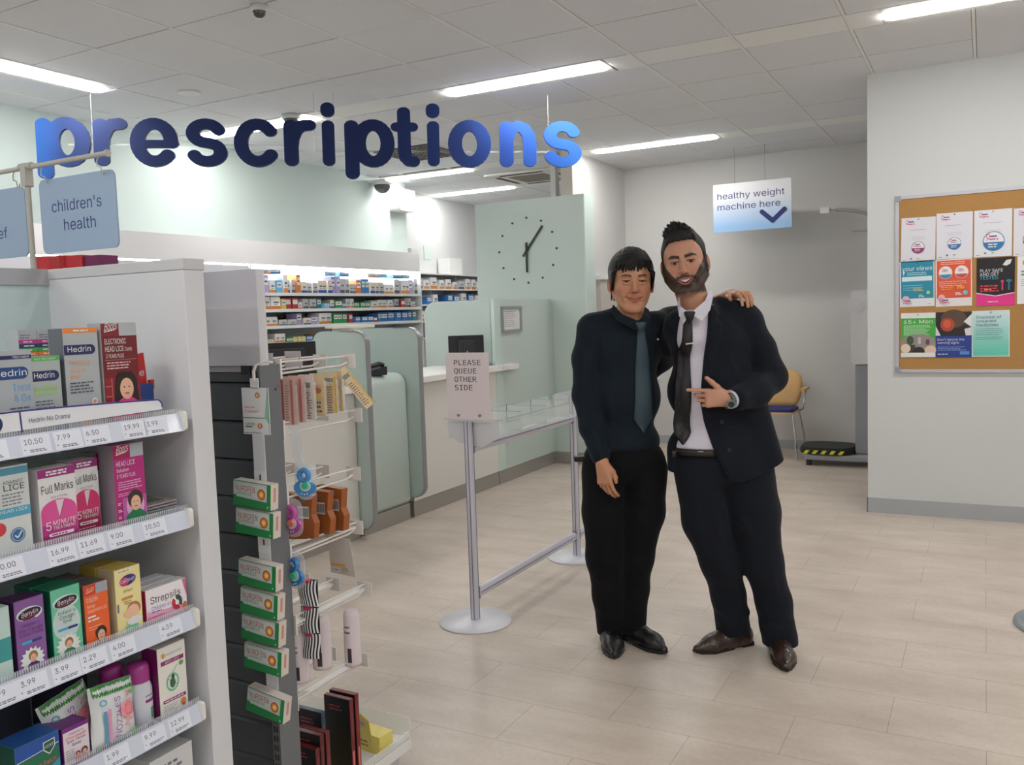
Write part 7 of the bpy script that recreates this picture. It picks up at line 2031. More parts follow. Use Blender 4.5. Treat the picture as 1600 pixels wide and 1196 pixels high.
def shoe(parent, ankle, toe, m, L=0.29, W=0.10, laces=None, lace_m=None, sole_m=None):
    """leather shoe from the ankle point towards the toe point, on the floor"""
    d = Vector((toe[0]-ankle[0], toe[1]-ankle[1], 0)).normalized(); n = Vector((-d.y, d.x, 0))
    v = Vol(grid_axis(-0.11, 0.26, 0.0045, []), grid_axis(-0.075, 0.075, 0.0045, []), grid_axis(-0.01, 0.14, 0.0045, []))
    k = L/0.29
    v.ell((-0.035*k, 0, 0.045), (0.045*k, 0.035, 0.050), 0.02)
    v.cap((-0.04*k, 0, 0.035), (0.03*k, 0, 0.035), 0.034, 0.040, 0.03)
    v.cap((0.03*k, 0, 0.034), (0.120*k, 0.006, 0.026), 0.042, 0.043, 0.03)
    v.cap((0.120*k, 0.006, 0.026), (0.190*k, 0.002, 0.020), 0.040, 0.017, 0.025)
    v.cap((0.0, 0, 0.075), (0.085*k, 0, 0.045), 0.030, 0.026, 0.03)
    v.cap((-0.01, 0, 0.06), (-0.005, 0, 0.11), 0.036, 0.034, 0.02)
    # toe cap seam and facing
    v.func((0.10*k, -0.07, 0.0), (0.15*k, 0.07, 0.12), lambda D, X, Y, Z: D+0.0016*np.exp(-((X-0.125*k-0.3*Y*Y/0.04)/0.0035)**2))
    v.func((-0.2, -0.1, -0.02), (0.3, 0.1, 0.02), lambda D, X, Y, Z: np.maximum(D, 0.008-Z))
    v.func((-0.2, -0.1, 0.09), (0.3, 0.1, 0.2), lambda D, X, Y, Z: np.maximum(D, Z-0.118+0*X))
    o = sdf_object('shoe', v, m, parent, 2)
    ang = math.atan2(d.y, d.x); o.location = (ankle[0], ankle[1], 0); o.rotation_euler = (0, 0, ang)
    b = MB()
    outl = [(-0.082*k, 0), (-0.074*k, -0.030), (-0.03*k, -0.036), (0.02*k, -0.037), (0.08*k, -0.046), (0.13*k, -0.044), (0.18*k, -0.024), (0.208*k, -0.004), (0.208*k, 0.008), (0.18*k, 0.028), (0.13*k, 0.052), (0.08*k, 0.046), (0.02*k, 0.034), (-0.03*k, 0.036), (-0.074*k, 0.030)]
    b.prism(outl, 0.008, 0.017, sole_m or m, 'z'); b.prism([(-0.082*k, 0), (-0.074*k, -0.030), (-0.02*k, -0.034), (-0.01*k, 0), (-0.02*k, 0.034), (-0.074*k, 0.030)], 0.0, 0.009, sole_m or m, 'z'); b.prism([(0.03*k, -0.038), (0.13*k, -0.042), (0.18*k, -0.02), (0.195*k, 0.003), (0.18*k, 0.026), (0.13*k, 0.048), (0.03*k, 0.038)], 0.0, 0.009, sole_m or m, 'z')
    b.build('sole', o)
    if laces:
        b = MB()
        for i in range(4):
            x = 0.045+0.018*i; z = 0.102-0.0135*i-0.0006*i*i
            b.tube([(x-0.004, -0.016, z-0.006), (x, -0.008, z), (x+0.001, 0.0, z+0.002), (x, 0.008, z), (x-0.004, 0.016, z-0.006)], 0.0022, lace_m, seg=6)
        b.tube([(0.045, 0, 0.106), (0.02, 0.02, 0.108), (0.03, 0.03, 0.09)], 0.002, lace_m, seg=6); b.tube([(0.045, 0, 0.106), (0.02, -0.02, 0.108), (0.035, -0.03, 0.09)], 0.002, lace_m, seg=6)
        b.build('laces', o)
    return o

def collar_band(vol_unused, c, rx, ry, h, tilt, m, parent, name='collar'):
    b = MB(); n = 32; vs = []
    for i in range(n):
        a = 2*PI*i/n
        for j, (r_, z_) in enumerate(((1.06, 0), (1.0, h), (0.94, h), (1.0, 0))):
            x, y = rx*r_*math.cos(a), ry*r_*math.sin(a)
            vs.append((c[0]+x, c[1]+y, c[2]+z_+tilt*y))
    b.add(vs, [(i*4+j, ((i+1) % n)*4+j, ((i+1) % n)*4+j+1, i*4+j+1) for i in range(n) for j in range(3)], m, True)
    return b

# ================================================================== the man in the dark shirt
A = Figure(978, 1000, 3.74, 'man in a dark shirt and teal tie, his arm round the taller suited man')
PA = dict(skin=(194, 140, 108), skin_red=(184, 100, 76), lips=(176, 92, 84), hair=(20, 17, 17), eye_open=0.0030, mouth_w=0.0325, smile='closed', ear=0.003, es=0.0305, brow_z=0.0185, brow_h=0.0048, brow_arch=0.004, brow_a=0.85, nose=1.2, jaw=0.92, face=1.0, bags=True)
MA = head_matrix(A(990.5-4, 440, -0.03), 0.0, 0.03, 0.02, 1.10)
hx = MA.to_translation()
SH_A = fabric((18, 29, 38), 'dark_shirt_cloth', 0.8, sheen=0.05); TR_A = fabric((15, 15, 18), 'black_trouser_cloth', 0.9, sheen=0.03)
hand1 = A(941, 724, -0.135); 
# hand lying on the other man's shoulder
hand2 = A(1144, 461, -0.025)
fr = 0.0017
vol = Vol(grid_axis(A(890, 600).x, A(1180, 600).x, 0.009, [(hx.x-0.1, hx.x+0.1, fr), (hand1.x-0.05, hand1.x+0.055, 0.0026), (hand2.x-0.06, hand2.x+0.09, 0.0026)]),
          grid_axis(-0.34, 0.24, 0.009, [(hx.y-0.13, hx.y+0.12, 0.0020), (hand1.y-0.04, hand1.y+0.05, 0.0028), (-0.22, -0.13, 0.003)]),
          grid_axis(-0.01, 1.83, 0.010, [(hx.z-0.145, hx.z+0.14, fr), (hand1.z-0.16, hand1.z+0.02, 0.0026)]))
build_head(vol, MA, PA)
neck0 = MA @ Vector((0, 0.022, -0.07)); neck1 = A(984, 512, 0.0)
vol.cap(neck0, neck1, 0.056, 0.060, 0.02)
vol.cap(MA @ Vector((0, -0.03, -0.095)), A(986, 505, -0.02), 0.035, 0.045, 0.025)
vol.ell(A(975, 560, 0.01), (0.13, 0.085, 0.16), 0.05); vol.ell(A(974, 680, 0.01), (0.125, 0.085, 0.12), 0.05)
vol.chain([A(925, 512, 0.01), A(915, 618, 0.0), hand1], [0.045, 0.036, 0.026], 0.03)
vol.chain([A(1020, 510, 0.02), A(1045, 500, 0.09), A(1082, 486, 0.12), hand2], [0.042, 0.038, 0.030, 0.025], 0.03)
vol.chain([A(944, 745), A(945, 871), A(952, 975, 0.02)], [0.07, 0.05, 0.036], 0.03); vol.chain([A(1006, 745), A(998, 871), A(992, 975, 0.02)], [0.07, 0.05, 0.036], 0.03)
hand(vol, hand1, (0.12, -0.08, -1.0), (0.75, -0.65, 0.05), (0.6, 0.75, 0.1), 0.172, (0.42, 0.5, 0.55, 0.6), 0.03, [(0.045, 0.040, 0.014), (0.070, 0.046, 0.018), (0.092, 0.044, 0.020)])
hand(vol, hand2, (0.30, -1.0, 0.02), (-1.0, -0.3, 0.0), (0.0, 0.0, -1.0), 0.170, (0.62, 0.66, 0.66, 0.70), 0.05, [(0.045, 0.046, 0.008), (0.068, 0.058, 0.014), (0.088, 0.062, 0.024)])
bodyA = sdf_object('body', vol, SKINM, A.t, 1, lambda V: face_color(V, MA, PA))
eyes(A.t, MA, PA, (22, 14, 11))
# hair
def hair_vol(M, fine=0.0026):
    c = M.to_translation(); r = 0.16
    return Vol(grid_axis(c.x-0.125, c.x+0.125, fine, []), grid_axis(c.y-0.15, c.y+0.16, fine, []), grid_axis(c.z-0.11, c.z+0.2, fine, []))
hv = hair_vol(MA); hv.M = MA
hv.ell((0, 0.018, 0.038), (0.0880, 0.104, 0.094), 0.01)
hv.ell((0, 0.045, -0.01), (0.083, 0.072, 0.075), 0.02)
hv.M = None
Mi = np.array(MA.inverted())
def hl(D, X, Y, Z):
    X, Y, Z = np.broadcast_arrays(X, Y, Z)
    x = Mi[0, 0]*X+Mi[0, 1]*Y+Mi[0, 2]*Z+Mi[0, 3]; y = Mi[1, 0]*X+Mi[1, 1]*Y+Mi[1, 2]*Z+Mi[1, 3]; z = Mi[2, 0]*X+Mi[2, 1]*Y+Mi[2, 2]*Z+Mi[2, 3]
    # face opening: keeps the hair above the forehead, behind the temples and off the nape
    ax = np.abs(x)
    rag = 0.004*np.sin(x*310)+0.003*np.sin(x*173+1)
    face = np.maximum.reduce([y+0.020+0.25*np.maximum(0, z), z-0.056-rag+1.6*np.maximum(0, ax-0.050), ax-0.0715])
    lowz = 0.010-0.050*np.clip((y+0.035)/0.045, 0, 1)+0.004*np.sin(y*260)
    side = np.minimum(np.maximum(lowz-z, y-0.020), 9)
    back = np.maximum(-0.078-z, -9)
    return np.maximum(np.maximum(D, -face), np.maximum(np.where(y < 0.022, lowz-z, back), ax-0.089+0.24*np.maximum(0, 0.045-z)))
hv.func((-9, -9, -9), (9, 9, 9), hl)
hv.M = MA
rh = random.Random(5)
for i in range(70):       # fringe combed forward
    t = -1+2*(i+0.5)/70; x = 0.063*t; j = rh.uniform(-0.007, 0.007)
    e = 0.053+rh.uniform(-0.020, 0.008)-0.010*abs(t)**3
    a_ = (x*0.90+j, -0.0560+0.030*t*t, 0.104-0.010*t*t); m_ = (x*0.97+j, -0.0790+0.036*t*t, 0.080-0.006*t*t); b_ = (x*1.03+j*1.8-0.005, -0.0955+0.040*t*t, e)
    hv.cap(a_, m_, 0.0015, 0.0046, 0.008); hv.cap(m_, b_, 0.0046, 0.0010, 0.006)
for s in (-1, 1):
    for i in range(14):
        y = -0.046+0.066*i/13; zz = 0.008-0.044*min(1, i/9)+rh.uniform(-0.010, 0.006)
        hv.cap((s*0.076, y, 0.03), (s*(0.0775+rh.uniform(-0.002, 0.002)), y-0.003, zz), 0.0065, 0.0014, 0.010)
for i in range(34):       # crown texture
    a = rh.uniform(0, 2*PI); r1 = rh.uniform(0.1, 0.75)
    x, y = 0.070*r1*math.cos(a), 0.018+0.082*r1*math.sin(a)
    def top(x, y): return 0.038+0.094*math.sqrt(max(0.02, 1-(x/0.088)**2-((y-0.018)/0.104)**2))
    x2, y2 = x*1.25+0.004, y-0.024
    hv.cap((x, y, top(x, y)-0.002), (x2, y2, top(x2, y2)+0.001), 0.0045, 0.0010, 0.004)
for i in range(14):
    x = -0.062+0.124*i/13; hv.cap((x, 0.095-abs(x)*0.3, 0.02), (x*1.1, 0.088-abs(x)*0.3, -0.07+rh.uniform(-0.01, 0.01)), 0.010, 0.003, 0.006)
hv.M = None
HAIRM = mat((16, 13, 13), 0.55, bump=(240.0, 0.35), name='black_hair', spec=0.35)
sdf_object('hair', hv, HAIRM, A.t, 1)

# shirt
sv = Vol(grid_axis(A(884, 600).x, A(1150, 600).x, 0.0058, []), grid_axis(-0.22, 0.26, 0.0065, []), grid_axis(A(975, 725).z, A(975, 470).z, 0.0058, []))
sv.ell(A(976, 545, 0.01), (0.160, 0.112, 0.15), 0.05); sv.ell(A(977, 620, 0.0), (0.152, 0.112, 0.16), 0.06); sv.ell(A(973, 690, 0.005), (0.160, 0.118, 0.11), 0.05)
sv.cap(A(928, 512, 0.02), A(1026, 508, 0.02), 0.056, 0.054, 0.04); sv.cap(A(984, 497, 0.02), A(984, 520, 0.01), 0.062, 0.085, 0.04)
sv.cap(A(958, 496, 0.02), A(925, 510, 0.02), 0.036, 0.048, 0.035)
sv.chain([A(923, 516, 0.01), A(914, 560, 0.005), A(913, 618, -0.02), A(923, 668, -0.075), A(938, 712, -0.118)], [0.058, 0.053, 0.049, 0.046, 0.042], 0.028)
sv.chain([A(1022, 510, 0.02), A(1045, 500, 0.09), A(1080, 487, 0.125), A(1128, 470, 0.05)], [0.056, 0.050, 0.044, 0.036], 0.03)
# folds of the sleeve and the waist
for (p0, p1, r0) in ((A(900, 622, -0.05), A(930, 640, -0.05), 0.010), (A(898, 640, -0.05), A(930, 655, -0.07), 0.009), (A(900, 600, -0.045), A(932, 590, -0.045), 0.009), (A(908, 676, -0.075), A(944, 668, -0.085), 0.008), (A(916, 695, -0.09), A(948, 690, -0.095), 0.008),
                     (A(940, 540, -0.09), A(965, 600, -0.105), 0.010), (A(945, 600, -0.10), A(960, 680, -0.105), 0.009), (A(1015, 560, -0.09), A(1028, 640, -0.09), 0.009), (A(900, 512, -0.02), A(926, 540, -0.05), 0.010), (A(935, 520, -0.075), A(950, 560, -0.095), 0.009)):
    sv.ridge(p0, p1, 0.013, r0*0.6)
z_w = A(975, 700).z; zc_ = A(941, 724).z
sv.func((-1, -1, -1), (1, 1, z_w+0.02), lambda D, X, Y, Z: np.where((X > A(948, 700).x) & (Z < z_w), np.maximum(D, z_w-Z), D))
sv.func((-1, -1, -1), (1, 1, 3), lambda D, X, Y, Z: np.maximum(D, -(Z-zc_-0.3*(X-A(941, 724).x)*(-1)*0.25)))
shirtA = sdf_object('shirt', sv, SH_A, A.t, 2)
# collar
cc = A(983, 497, -0.005)
b = collar_band(None, (cc.x, cc.y, cc.z-0.012), 0.066, 0.068, 0.036, 0.22, SH_A, A.t)
def wing(b, pts, m, th=0.003):
    n = len(pts); vs = [Vector(p) for p in pts]; nn = (vs[1]-vs[0]).cross(vs[2]-vs[0]).normalized()
    if nn.y > 0: nn = -nn
    vs2 = [p+nn*th for p in vs]
    b.add(vs2, [tuple(range(n))], m); b.add(vs, [tuple(range(n))[::-1]], m)
    b.add(vs+vs2, [(i, (i+1) % n, n+(i+1) % n, n+i) for i in range(n)], m)
wing(b, [A(958, 477, -0.04), A(972, 492, -0.095), A(1000, 504, -0.125), A(992, 517, -0.130), A(966, 502, -0.105), A(954, 486, -0.05)], SH_A)
wing(b, [A(1008, 480, -0.04), A(1006, 492, -0.095), A(1001, 504, -0.125), A(1012, 514, -0.120), A(1017, 499, -0.095), A(1014, 484, -0.05)], SH_A)
b.build('collar', A.t, bevel=0.0015)
TIE_A = mat((46, 66, 78), 0.5, bump=(500, 0.2), noise=(500.0, 0.15), name='teal_tie_silk')
rows = []
for py, cx, hw in ((507, 1001, 8.5), (512, 1001.5, 8), (517, 1002, 6), (520, 1002, 6.5), (560, 1004, 11), (600, 1005, 13), (640, 1005, 14.5), (655, 1005, 15), (664, 1005.5, 10), (671, 1006, 5), (677, 1006, 0.8)):
    p = A(cx, py, -0.1); rows.append((p.x, p.z, hw*0.00267))
ribbon('necktie', sv, rows, TIE_A, A.t, 0.006, 0.005, 0.004)
b = MB(); kp = A(1001.5, 510, -0.137); b.lathe([(0, -0.017), (0.011, -0.016), (0.017, 0.0), (0.021, 0.013), (0.016, 0.017), (0, 0.017)], TIE_A, (0, 0, 0), 12); o = b.build('tie_knot', A.t, kp); o.scale = (1.05, 0.62, 1)
b = MB(); bp_ = A(1025, 530); yy = front_y(sv, bp_.x, bp_.z) or -0.09; b.cyl((bp_.x, yy-0.006, bp_.z), 0.0045, 0.006, mat((190, 190, 190), 0.3, metal=0.6), 'y', 10); b.build('lapel_pin', A.t)
# trousers
tv = Vol(grid_axis(A(896, 800).x, A(1056, 800).x, 0.0062, []), grid_axis(-0.2, 0.2, 0.007, []), grid_axis(A(960, 1000).z, A(975, 676).z, 0.007, []))
tv.ell(A(974, 715, 0.005), (0.172, 0.125, 0.11), 0.05)
tv.chain([A(942, 740), A(944, 800), A(946, 871), A(951, 930, 0.02), A(954, 985, 0.03)], [0.093, 0.092, 0.082, 0.068, 0.060], 0.03)
tv.chain([A(1010, 735), A(1007, 800), A(998, 871), A(994, 920, 0.02), A(991, 980, 0.03)], [0.092, 0.085, 0.063, 0.054, 0.052], 0.03)
for (p0, p1, r0) in ((A(925, 900, -0.05), A(960, 915, -0.06), 0.010), (A(930, 955, -0.04), A(966, 965, -0.045), 0.010), (A(925, 930, -0.045), A(962, 940, -0.05), 0.009), (A(985, 905, -0.03), A(1012, 895, -0.03), 0.010), (A(982, 950, -0.03), A(1006, 945, -0.03), 0.009), (A(975, 760, -0.09), A(940, 790, -0.09), 0.010), (A(978, 765, -0.09), A(1015, 790, -0.08), 0.010)):
    tv.ridge(p0, p1, 0.015, r0*0.7)
zt = A(975, 688).z; zb_ = A(960, 990, 0.03).z
tv.func((-1, -1, -1), (1, 1, 3), lambda D, X, Y, Z: np.maximum(np.maximum(D, Z-zt), zb_-Z))
sdf_object('trousers', tv, TR_A, A.t, 2)
# belt pouch
b = MB(); q = A(908, 717, 0.0); b.box(q.x-0.03, q.x+0.03, q.y-0.02, q.y+0.02, q.z-0.012, q.z+0.012, BLACK); b.build('belt_clip', A.t, bevel=0.004)
LEA = mat((22, 23, 26), 0.35, bump=(90.0, 0.35), name='black_leather', coat=0.2)
an = A(953, 985, 0.04); shoe(A.t, (an.x, an.y), (A(962, 1037, -0.2).x-0.004, an.y-0.25), LEA, 0.285, laces=False)
an = A(991, 980, 0.04); shoe(A.t, (an.x, an.y), (an.x+0.125, an.y-0.19), LEA, 0.285, laces=False)

# ================================================================== the man in the navy suit
B_ = Figure(1160, 1000, 3.62, 'taller bearded man in a navy suit, white shirt and black tie, pointing left')
PB = dict(skin=(192, 142, 116), skin_red=(180, 102, 84), lips=(172, 96, 90), hair=(20, 15, 14), es=0.0290, eye_open=0.0040, mouth_w=0.0275, smile='open', brow_z=0.0185, brow_h=0.0062, brow_arch=0.004, brow_a=0.97, brow_in=0.009, nose=1.12, jaw=1.08, face=1.05, beard=(13, 10, 9), ear=0.001)
MBm = head_matrix(B_(1069.5, 411.5, -0.02), -0.27, 0.0, -0.12, 1.13)
hx = MBm.to_translation()
SUIT = fabric((22, 26, 35), 'navy_suit_cloth', 0.9, sheen=0.05); SHB = fabric((214, 210, 222), 'white_shirt_cloth', 0.7, nz=0.02, sheen=0.0)
handB = B_(1138, 623, -0.175)
vol = Vol(grid_axis(B_(960, 600).x, B_(1250, 600).x, 0.010, [(hx.x-0.11, hx.x+0.11, fr), (B_(1072, 600).x, handB.x+0.01, 0.0026)]),
          grid_axis(-0.30, 0.36, 0.010, [(hx.y-0.14, hx.y+0.13, 0.0020), (handB.y-0.05, handB.y+0.05, 0.0028)]),
          grid_axis(-0.01, 1.86, 0.010, [(hx.z-0.165, hx.z+0.14, fr), (handB.z-0.07, handB.z+0.10, 0.0026)]))
build_head(vol, MBm, PB)
vol.cap(MBm @ Vector((0, 0.025, -0.07)), B_(1093, 500, 0.02), 0.064, 0.062, 0.02)
vol.cap(MBm @ Vector((0, -0.03, -0.10)), B_(1088, 484, -0.01), 0.036, 0.044, 0.025)
vol.ell(B_(1110, 570, 0.01), (0.14, 0.095, 0.18), 0.05); vol.ell(B_(1125, 700, 0.01), (0.14, 0.10, 0.13), 0.05)
vol.chain([B_(1165, 503, 0.01), B_(1200, 592, -0.02), handB], [0.045, 0.040, 0.028], 0.03)
vol.chain([B_(1066, 510, 0.04), B_(1034, 560, 0.27), B_(985, 600, 0.29)], [0.045, 0.038, 0.03], 0.03)
vol.chain([B_(1098, 745), B_(1126, 878, 0.02), B_(1143, 985, 0.06)], [0.08, 0.05, 0.038], 0.03); vol.chain([B_(1168, 745), B_(1193, 878, -0.03), B_(1219, 1000, -0.02)], [0.08, 0.05, 0.038], 0.03)
hand(vol, handB, (-1.0, -0.10, 0.06), (0.05, 0.0, 1.0), (-0.05, 1.0, -0.05), 0.180, (0.10, 1.15, 1.35, 1.45), 0.02, [(0.048, 0.046, 0.0), (0.072, 0.064, -0.004), (0.096, 0.082, -0.006)])
bodyB = sdf_object('body', vol, SKINM, B_.t, 1, lambda V: face_color(V, MBm, PB))
eyes(B_.t, MBm, PB, (26, 16, 12))
# teeth
b = MB(); b.T = MBm; mw = PB['mouth_w']; TE = mat((226, 218, 208), 0.25, coat=0.5)
vs = []; n = 12
for i in range(n+1):
    x = -1+2*i/n; hh = 0.0052*(1-x*x)+0.0008
    zc = -0.0665+0.010*abs(x)**1.6+0.0008
    vs += [(x*mw*0.88, -0.0870+0.018*x*x, zc+hh), (x*mw*0.88, -0.0872+0.018*x*x, zc-hh*0.75)]
b.add(vs, [(2*i, 2*i+1, 2*i+3, 2*i+2) for i in range(n)], TE, True); b.T = Matrix.Identity(4)
b.build('teeth', B_.t)
# hair, short at the sides and spiked up in front
hv = hair_vol(MBm); hv.M = MBm
hv.ell((0, 0.018, 0.036), (0.0815, 0.100, 0.090), 0.01)
hv.ell((-0.004, -0.020, 0.088), (0.056, 0.060, 0.046), 0.02)
hv.M = None
Mi = np.array(MBm.inverted())
def hl(D, X, Y, Z):
    X, Y, Z = np.broadcast_arrays(X, Y, Z)
    x = Mi[0, 0]*X+Mi[0, 1]*Y+Mi[0, 2]*Z+Mi[0, 3]; y = Mi[1, 0]*X+Mi[1, 1]*Y+Mi[1, 2]*Z+Mi[1, 3]; z = Mi[2, 0]*X+Mi[2, 1]*Y+Mi[2, 2]*Z+Mi[2, 3]
    ax = np.abs(x)
    face = np.maximum.reduce([y+0.004+0.5*np.maximum(0, z-0.01), z-0.078+2.2*np.maximum(0, ax-0.046)-0.002*np.sin(x*300), ax-0.083])
    return np.maximum(np.maximum(D, -face), np.maximum(np.where(y < 0.022, 0.002-z, -0.060-z), ax-0.079+0.55*np.maximum(0, 0.02-z)))
hv.func((-9, -9, -9), (9, 9, 9), hl)
hv.M = MBm
rh = random.Random(8)
for i in range(330):
    u = rh.uniform(-1, 1); v_ = rh.uniform(0, 1)**1.2
    x = 0.050*u; y = -0.052+0.120*v_
    z = max(0.036+0.088*math.sqrt(max(0.05, 1-(x/0.0815)**2-((y-0.018)/0.100)**2)), 0.088+0.046*math.sqrt(max(0, 1-((x+0.004)/0.056)**2-((y+0.020)/0.060)**2)))-0.008
    h = (0.040-0.026*v_)*(1-0.45*abs(u+0.15))*rh.uniform(0.55, 1.1)
    d = Vector((u*0.30-0.22+rh.uniform(-0.15, 0.15), -0.22+0.25*v_+rh.uniform(-0.2, 0.2), 1.0)).normalized()
    hv.cap((x, y, z), (x+d.x*h*0.6, y+d.y*h*0.6, z+d.z*h*0.6), 0.0050, 0.0032, 0.004); hv.cap((x+d.x*h*0.6, y+d.y*h*0.6, z+d.z*h*0.6), (x+d.x*h-0.003, y+d.y*h, z+d.z*h), 0.0032, 0.0006, 0.002)
for s in (-1, 1):         # sideburns
    hv.cap((s*0.0700, -0.018, 0.03), (s*0.0700, -0.018, -0.016), 0.006, 0.003, 0.010)
hv.M = None
sdf_object('hair', hv, HAIRM, B_.t, 1)
# shirt
def torsoB(v, g):
    v.ell(B_(1112, 540, 0.01), (0.172-g, 0.122-g, 0.15), 0.05); v.ell(B_(1114, 610, 0.0), (0.190-g, 0.135-g, 0.16), 0.06); v.ell(B_(1122, 700, 0.0), (0.212-g, 0.142-g, 0.14), 0.06)
    v.cap(B_(1062, 508, 0.02), B_(1160, 503, 0.02), 0.058-g, 0.060-g, 0.04); v.cap(B_(1095, 487, 0.02), B_(1098, 520, 0.01), 0.066-g*0.3, 0.09-g, 0.04)
sv = Vol(grid_axis(B_(1020, 600).x, B_(1205, 600).x, 0.006, []), grid_axis(-0.2, 0.18, 0.006, []), grid_axis(B_(1100, 712).z, B_(1100, 455).z, 0.006, []))
torsoB(sv, 0.020)
sv.cap(B_(1082, 502, -0.035), B_(1080, 530, -0.05), 0.052, 0.055, 0.03)
for (p0, p1, r0) in ((B_(1060, 640, -0.115), B_(1052, 700, -0.125), 0.010), (B_(1092, 640, -0.12), B_(1100, 700, -0.125), 0.010), (B_(1058, 560, -0.105), B_(1066, 620, -0.115), 0.008), (B_(1088, 560, -0.11), B_(1092, 620, -0.12), 0.008), (B_(1078, 670, -0.125), B_(1076, 704, -0.13), 0.010)):
    sv.ridge(p0, p1, 0.012, r0*0.35)
zs = B_(1082, 706, -0.12).z
sv.func((-1, -1, -1), (1, 1, 3), lambda D, X, Y, Z: np.maximum(D, zs-Z))
sdf_object('shirt', sv, SHB, B_.t, 2)
cc = B_(1091, 484, -0.005)
b = collar_band(None, (cc.x, cc.y+0.006, cc.z-0.012), 0.066, 0.062, 0.038, 0.20, SHB, B_.t)
wing(b, [B_(1061, 465, -0.05), B_(1063, 480, -0.105), B_(1078, 491, -0.135), B_(1068, 506, -0.140), B_(1061, 494, -0.115), B_(1058, 476, -0.06)], SHB)
wing(b, [B_(1110, 452, -0.01), B_(1102, 471, -0.085), B_(1079, 491, -0.135), B_(1097, 503, -0.135), B_(1110, 484, -0.105), B_(1115, 460, -0.02)], SHB)
b.build('collar', B_.t, bevel=0.0015)
TIE_B = mat((24, 22, 26), 0.5, bump=(500, 0.2), name='black_tie_silk')
rows = []
for py, cx, hw in ((489, 1077.5, 8.0), (497, 1077, 7.5), (503, 1076.5, 6.0), (508, 1076, 6.8), (560, 1072, 9.5), (600, 1070, 11.5), (640, 1069, 12.8), (678, 1069.5, 13.6), (684, 1069.5, 11), (691, 1070, 6), (698, 1070, 0.8)):
    p = B_(cx, py, -0.11); rows.append((p.x, p.z, hw*0.00258))
ribbon('necktie', sv, rows, TIE_B, B_.t, 0.007, 0.005, 0.004)
b = MB(); kp = B_(1077.5, 494, -0.150); b.lathe([(0, -0.018), (0.012, -0.017), (0.018, 0.0), (0.0225, 0.014), (0.017, 0.019), (0, 0.019)], TIE_B, (0, 0, 0), 12); o = b.build('tie_knot', B_.t, kp); o.scale = (1.05, 0.62, 1)
cp = B_(1072, 535); yy = front_y(sv, cp.x, cp.z) or -0.12
b = MB(); b.box(-0.026, 0.026, -0.003, 0.0, -0.0028, 0.0028, mat((206, 204, 200), 0.2, metal=0.8)); o = b.build('tie_clip', B_.t, (cp.x, yy-0.016, cp.z), (0, -0.10, 0))
# trousers
tv = Vol(grid_axis(B_(1036, 800).x, B_(1256, 800).x, 0.0064, []), grid_axis(-0.22, 0.22, 0.007, []), grid_axis(B_(1200, 1012, -0.05).z, B_(1120, 690).z, 0.007, []))
tv.ell(B_(1122, 722, 0.005), (0.190, 0.130, 0.10), 0.05)
tv.chain([B_(1093, 745), B_(1103, 814, 0.01), B_(1126, 878, 0.02), B_(1138, 930, 0.05), B_(1146, 985, 0.07)], [0.103, 0.096, 0.083, 0.070, 0.074], 0.03)
tv.chain([B_(1166, 742), B_(1180, 800, -0.01), B_(1192, 878, -0.03), B_(1209, 941, -0.03), B_(1219, 1003, -0.02)], [0.118, 0.100, 0.080, 0.071, 0.074], 0.03)
for (p0, p1, r0) in ((B_(1115, 952, 0.0), B_(1160, 966, -0.005), 0.015), (B_(1122, 978, 0.01), B_(1166, 968, 0.0), 0.013), (B_(1165, 950, 0.02), B_(1172, 962, 0.03), 0.016), (B_(1190, 985, -0.08), B_(1238, 978, -0.08), 0.017), (B_(1182, 955, -0.07), B_(1228, 962, -0.085), 0.012), (B_(1236, 984, -0.03), B_(1240, 998, -0.02), 0.018), (B_(1185, 965, -0.04), B_(1196, 1000, -0.04), 0.012),
                     (B_(1150, 800, -0.10), B_(1178, 850, -0.10), 0.012), (B_(1110, 790, -0.09), B_(1130, 850, -0.08), 0.010), (B_(1190, 815, -0.10), B_(1214, 820, -0.06), 0.012), (B_(1200, 870, -0.10), B_(1215, 940, -0.09), 0.010)):
    tv.ridge(p0, p1, 0.013, r0*1.15)
zt = B_(1090, 708, -0.1).z; 
zl, zr = B_(1146, 990, 0.06).z, B_(1220, 1010, -0.04).z; xm = B_(1176, 990).x
tv.func((-1, -1, -1), (1, 1, 3), lambda D, X, Y, Z: np.maximum(np.maximum(D, Z-zt), np.where(X < xm, zl, zr)-Z))
sdf_object('trousers', tv, SUIT, B_.t, 2)
rows = []
pl = B_(1050, 708, -0.1); pr2 = B_(1116, 710, -0.1)
b = MB(); n = 12; vs = []
for i in range(n+1):
    x = pl.x+(pr2.x-pl.x)*i/n; y = front_y(sv, x, pl.z+0.012) or -0.1
    vs += [(x, y-0.006, pl.z-0.018), (x, y-0.006, pl.z+0.010)]
b.add(vs, [(2*i, 2*i+2, 2*i+3, 2*i+1) for i in range(n)], mat((40, 32, 30), 0.4), True)
yb_ = front_y(sv, B_(1086, 708).x, pl.z+0.012) or -0.1
q = B_(1098, 707, -0.1); b.box(q.x-0.022, q.x+0.022, yb_-0.0095, yb_-0.004, pl.z+0.002, pl.z+0.005, mat((190, 184, 176), 0.3, metal=0.7))
o = b.build('belt', B_.t); s_ = o.modifiers.new('thick', 'SOLIDIFY'); s_.thickness = 0.003
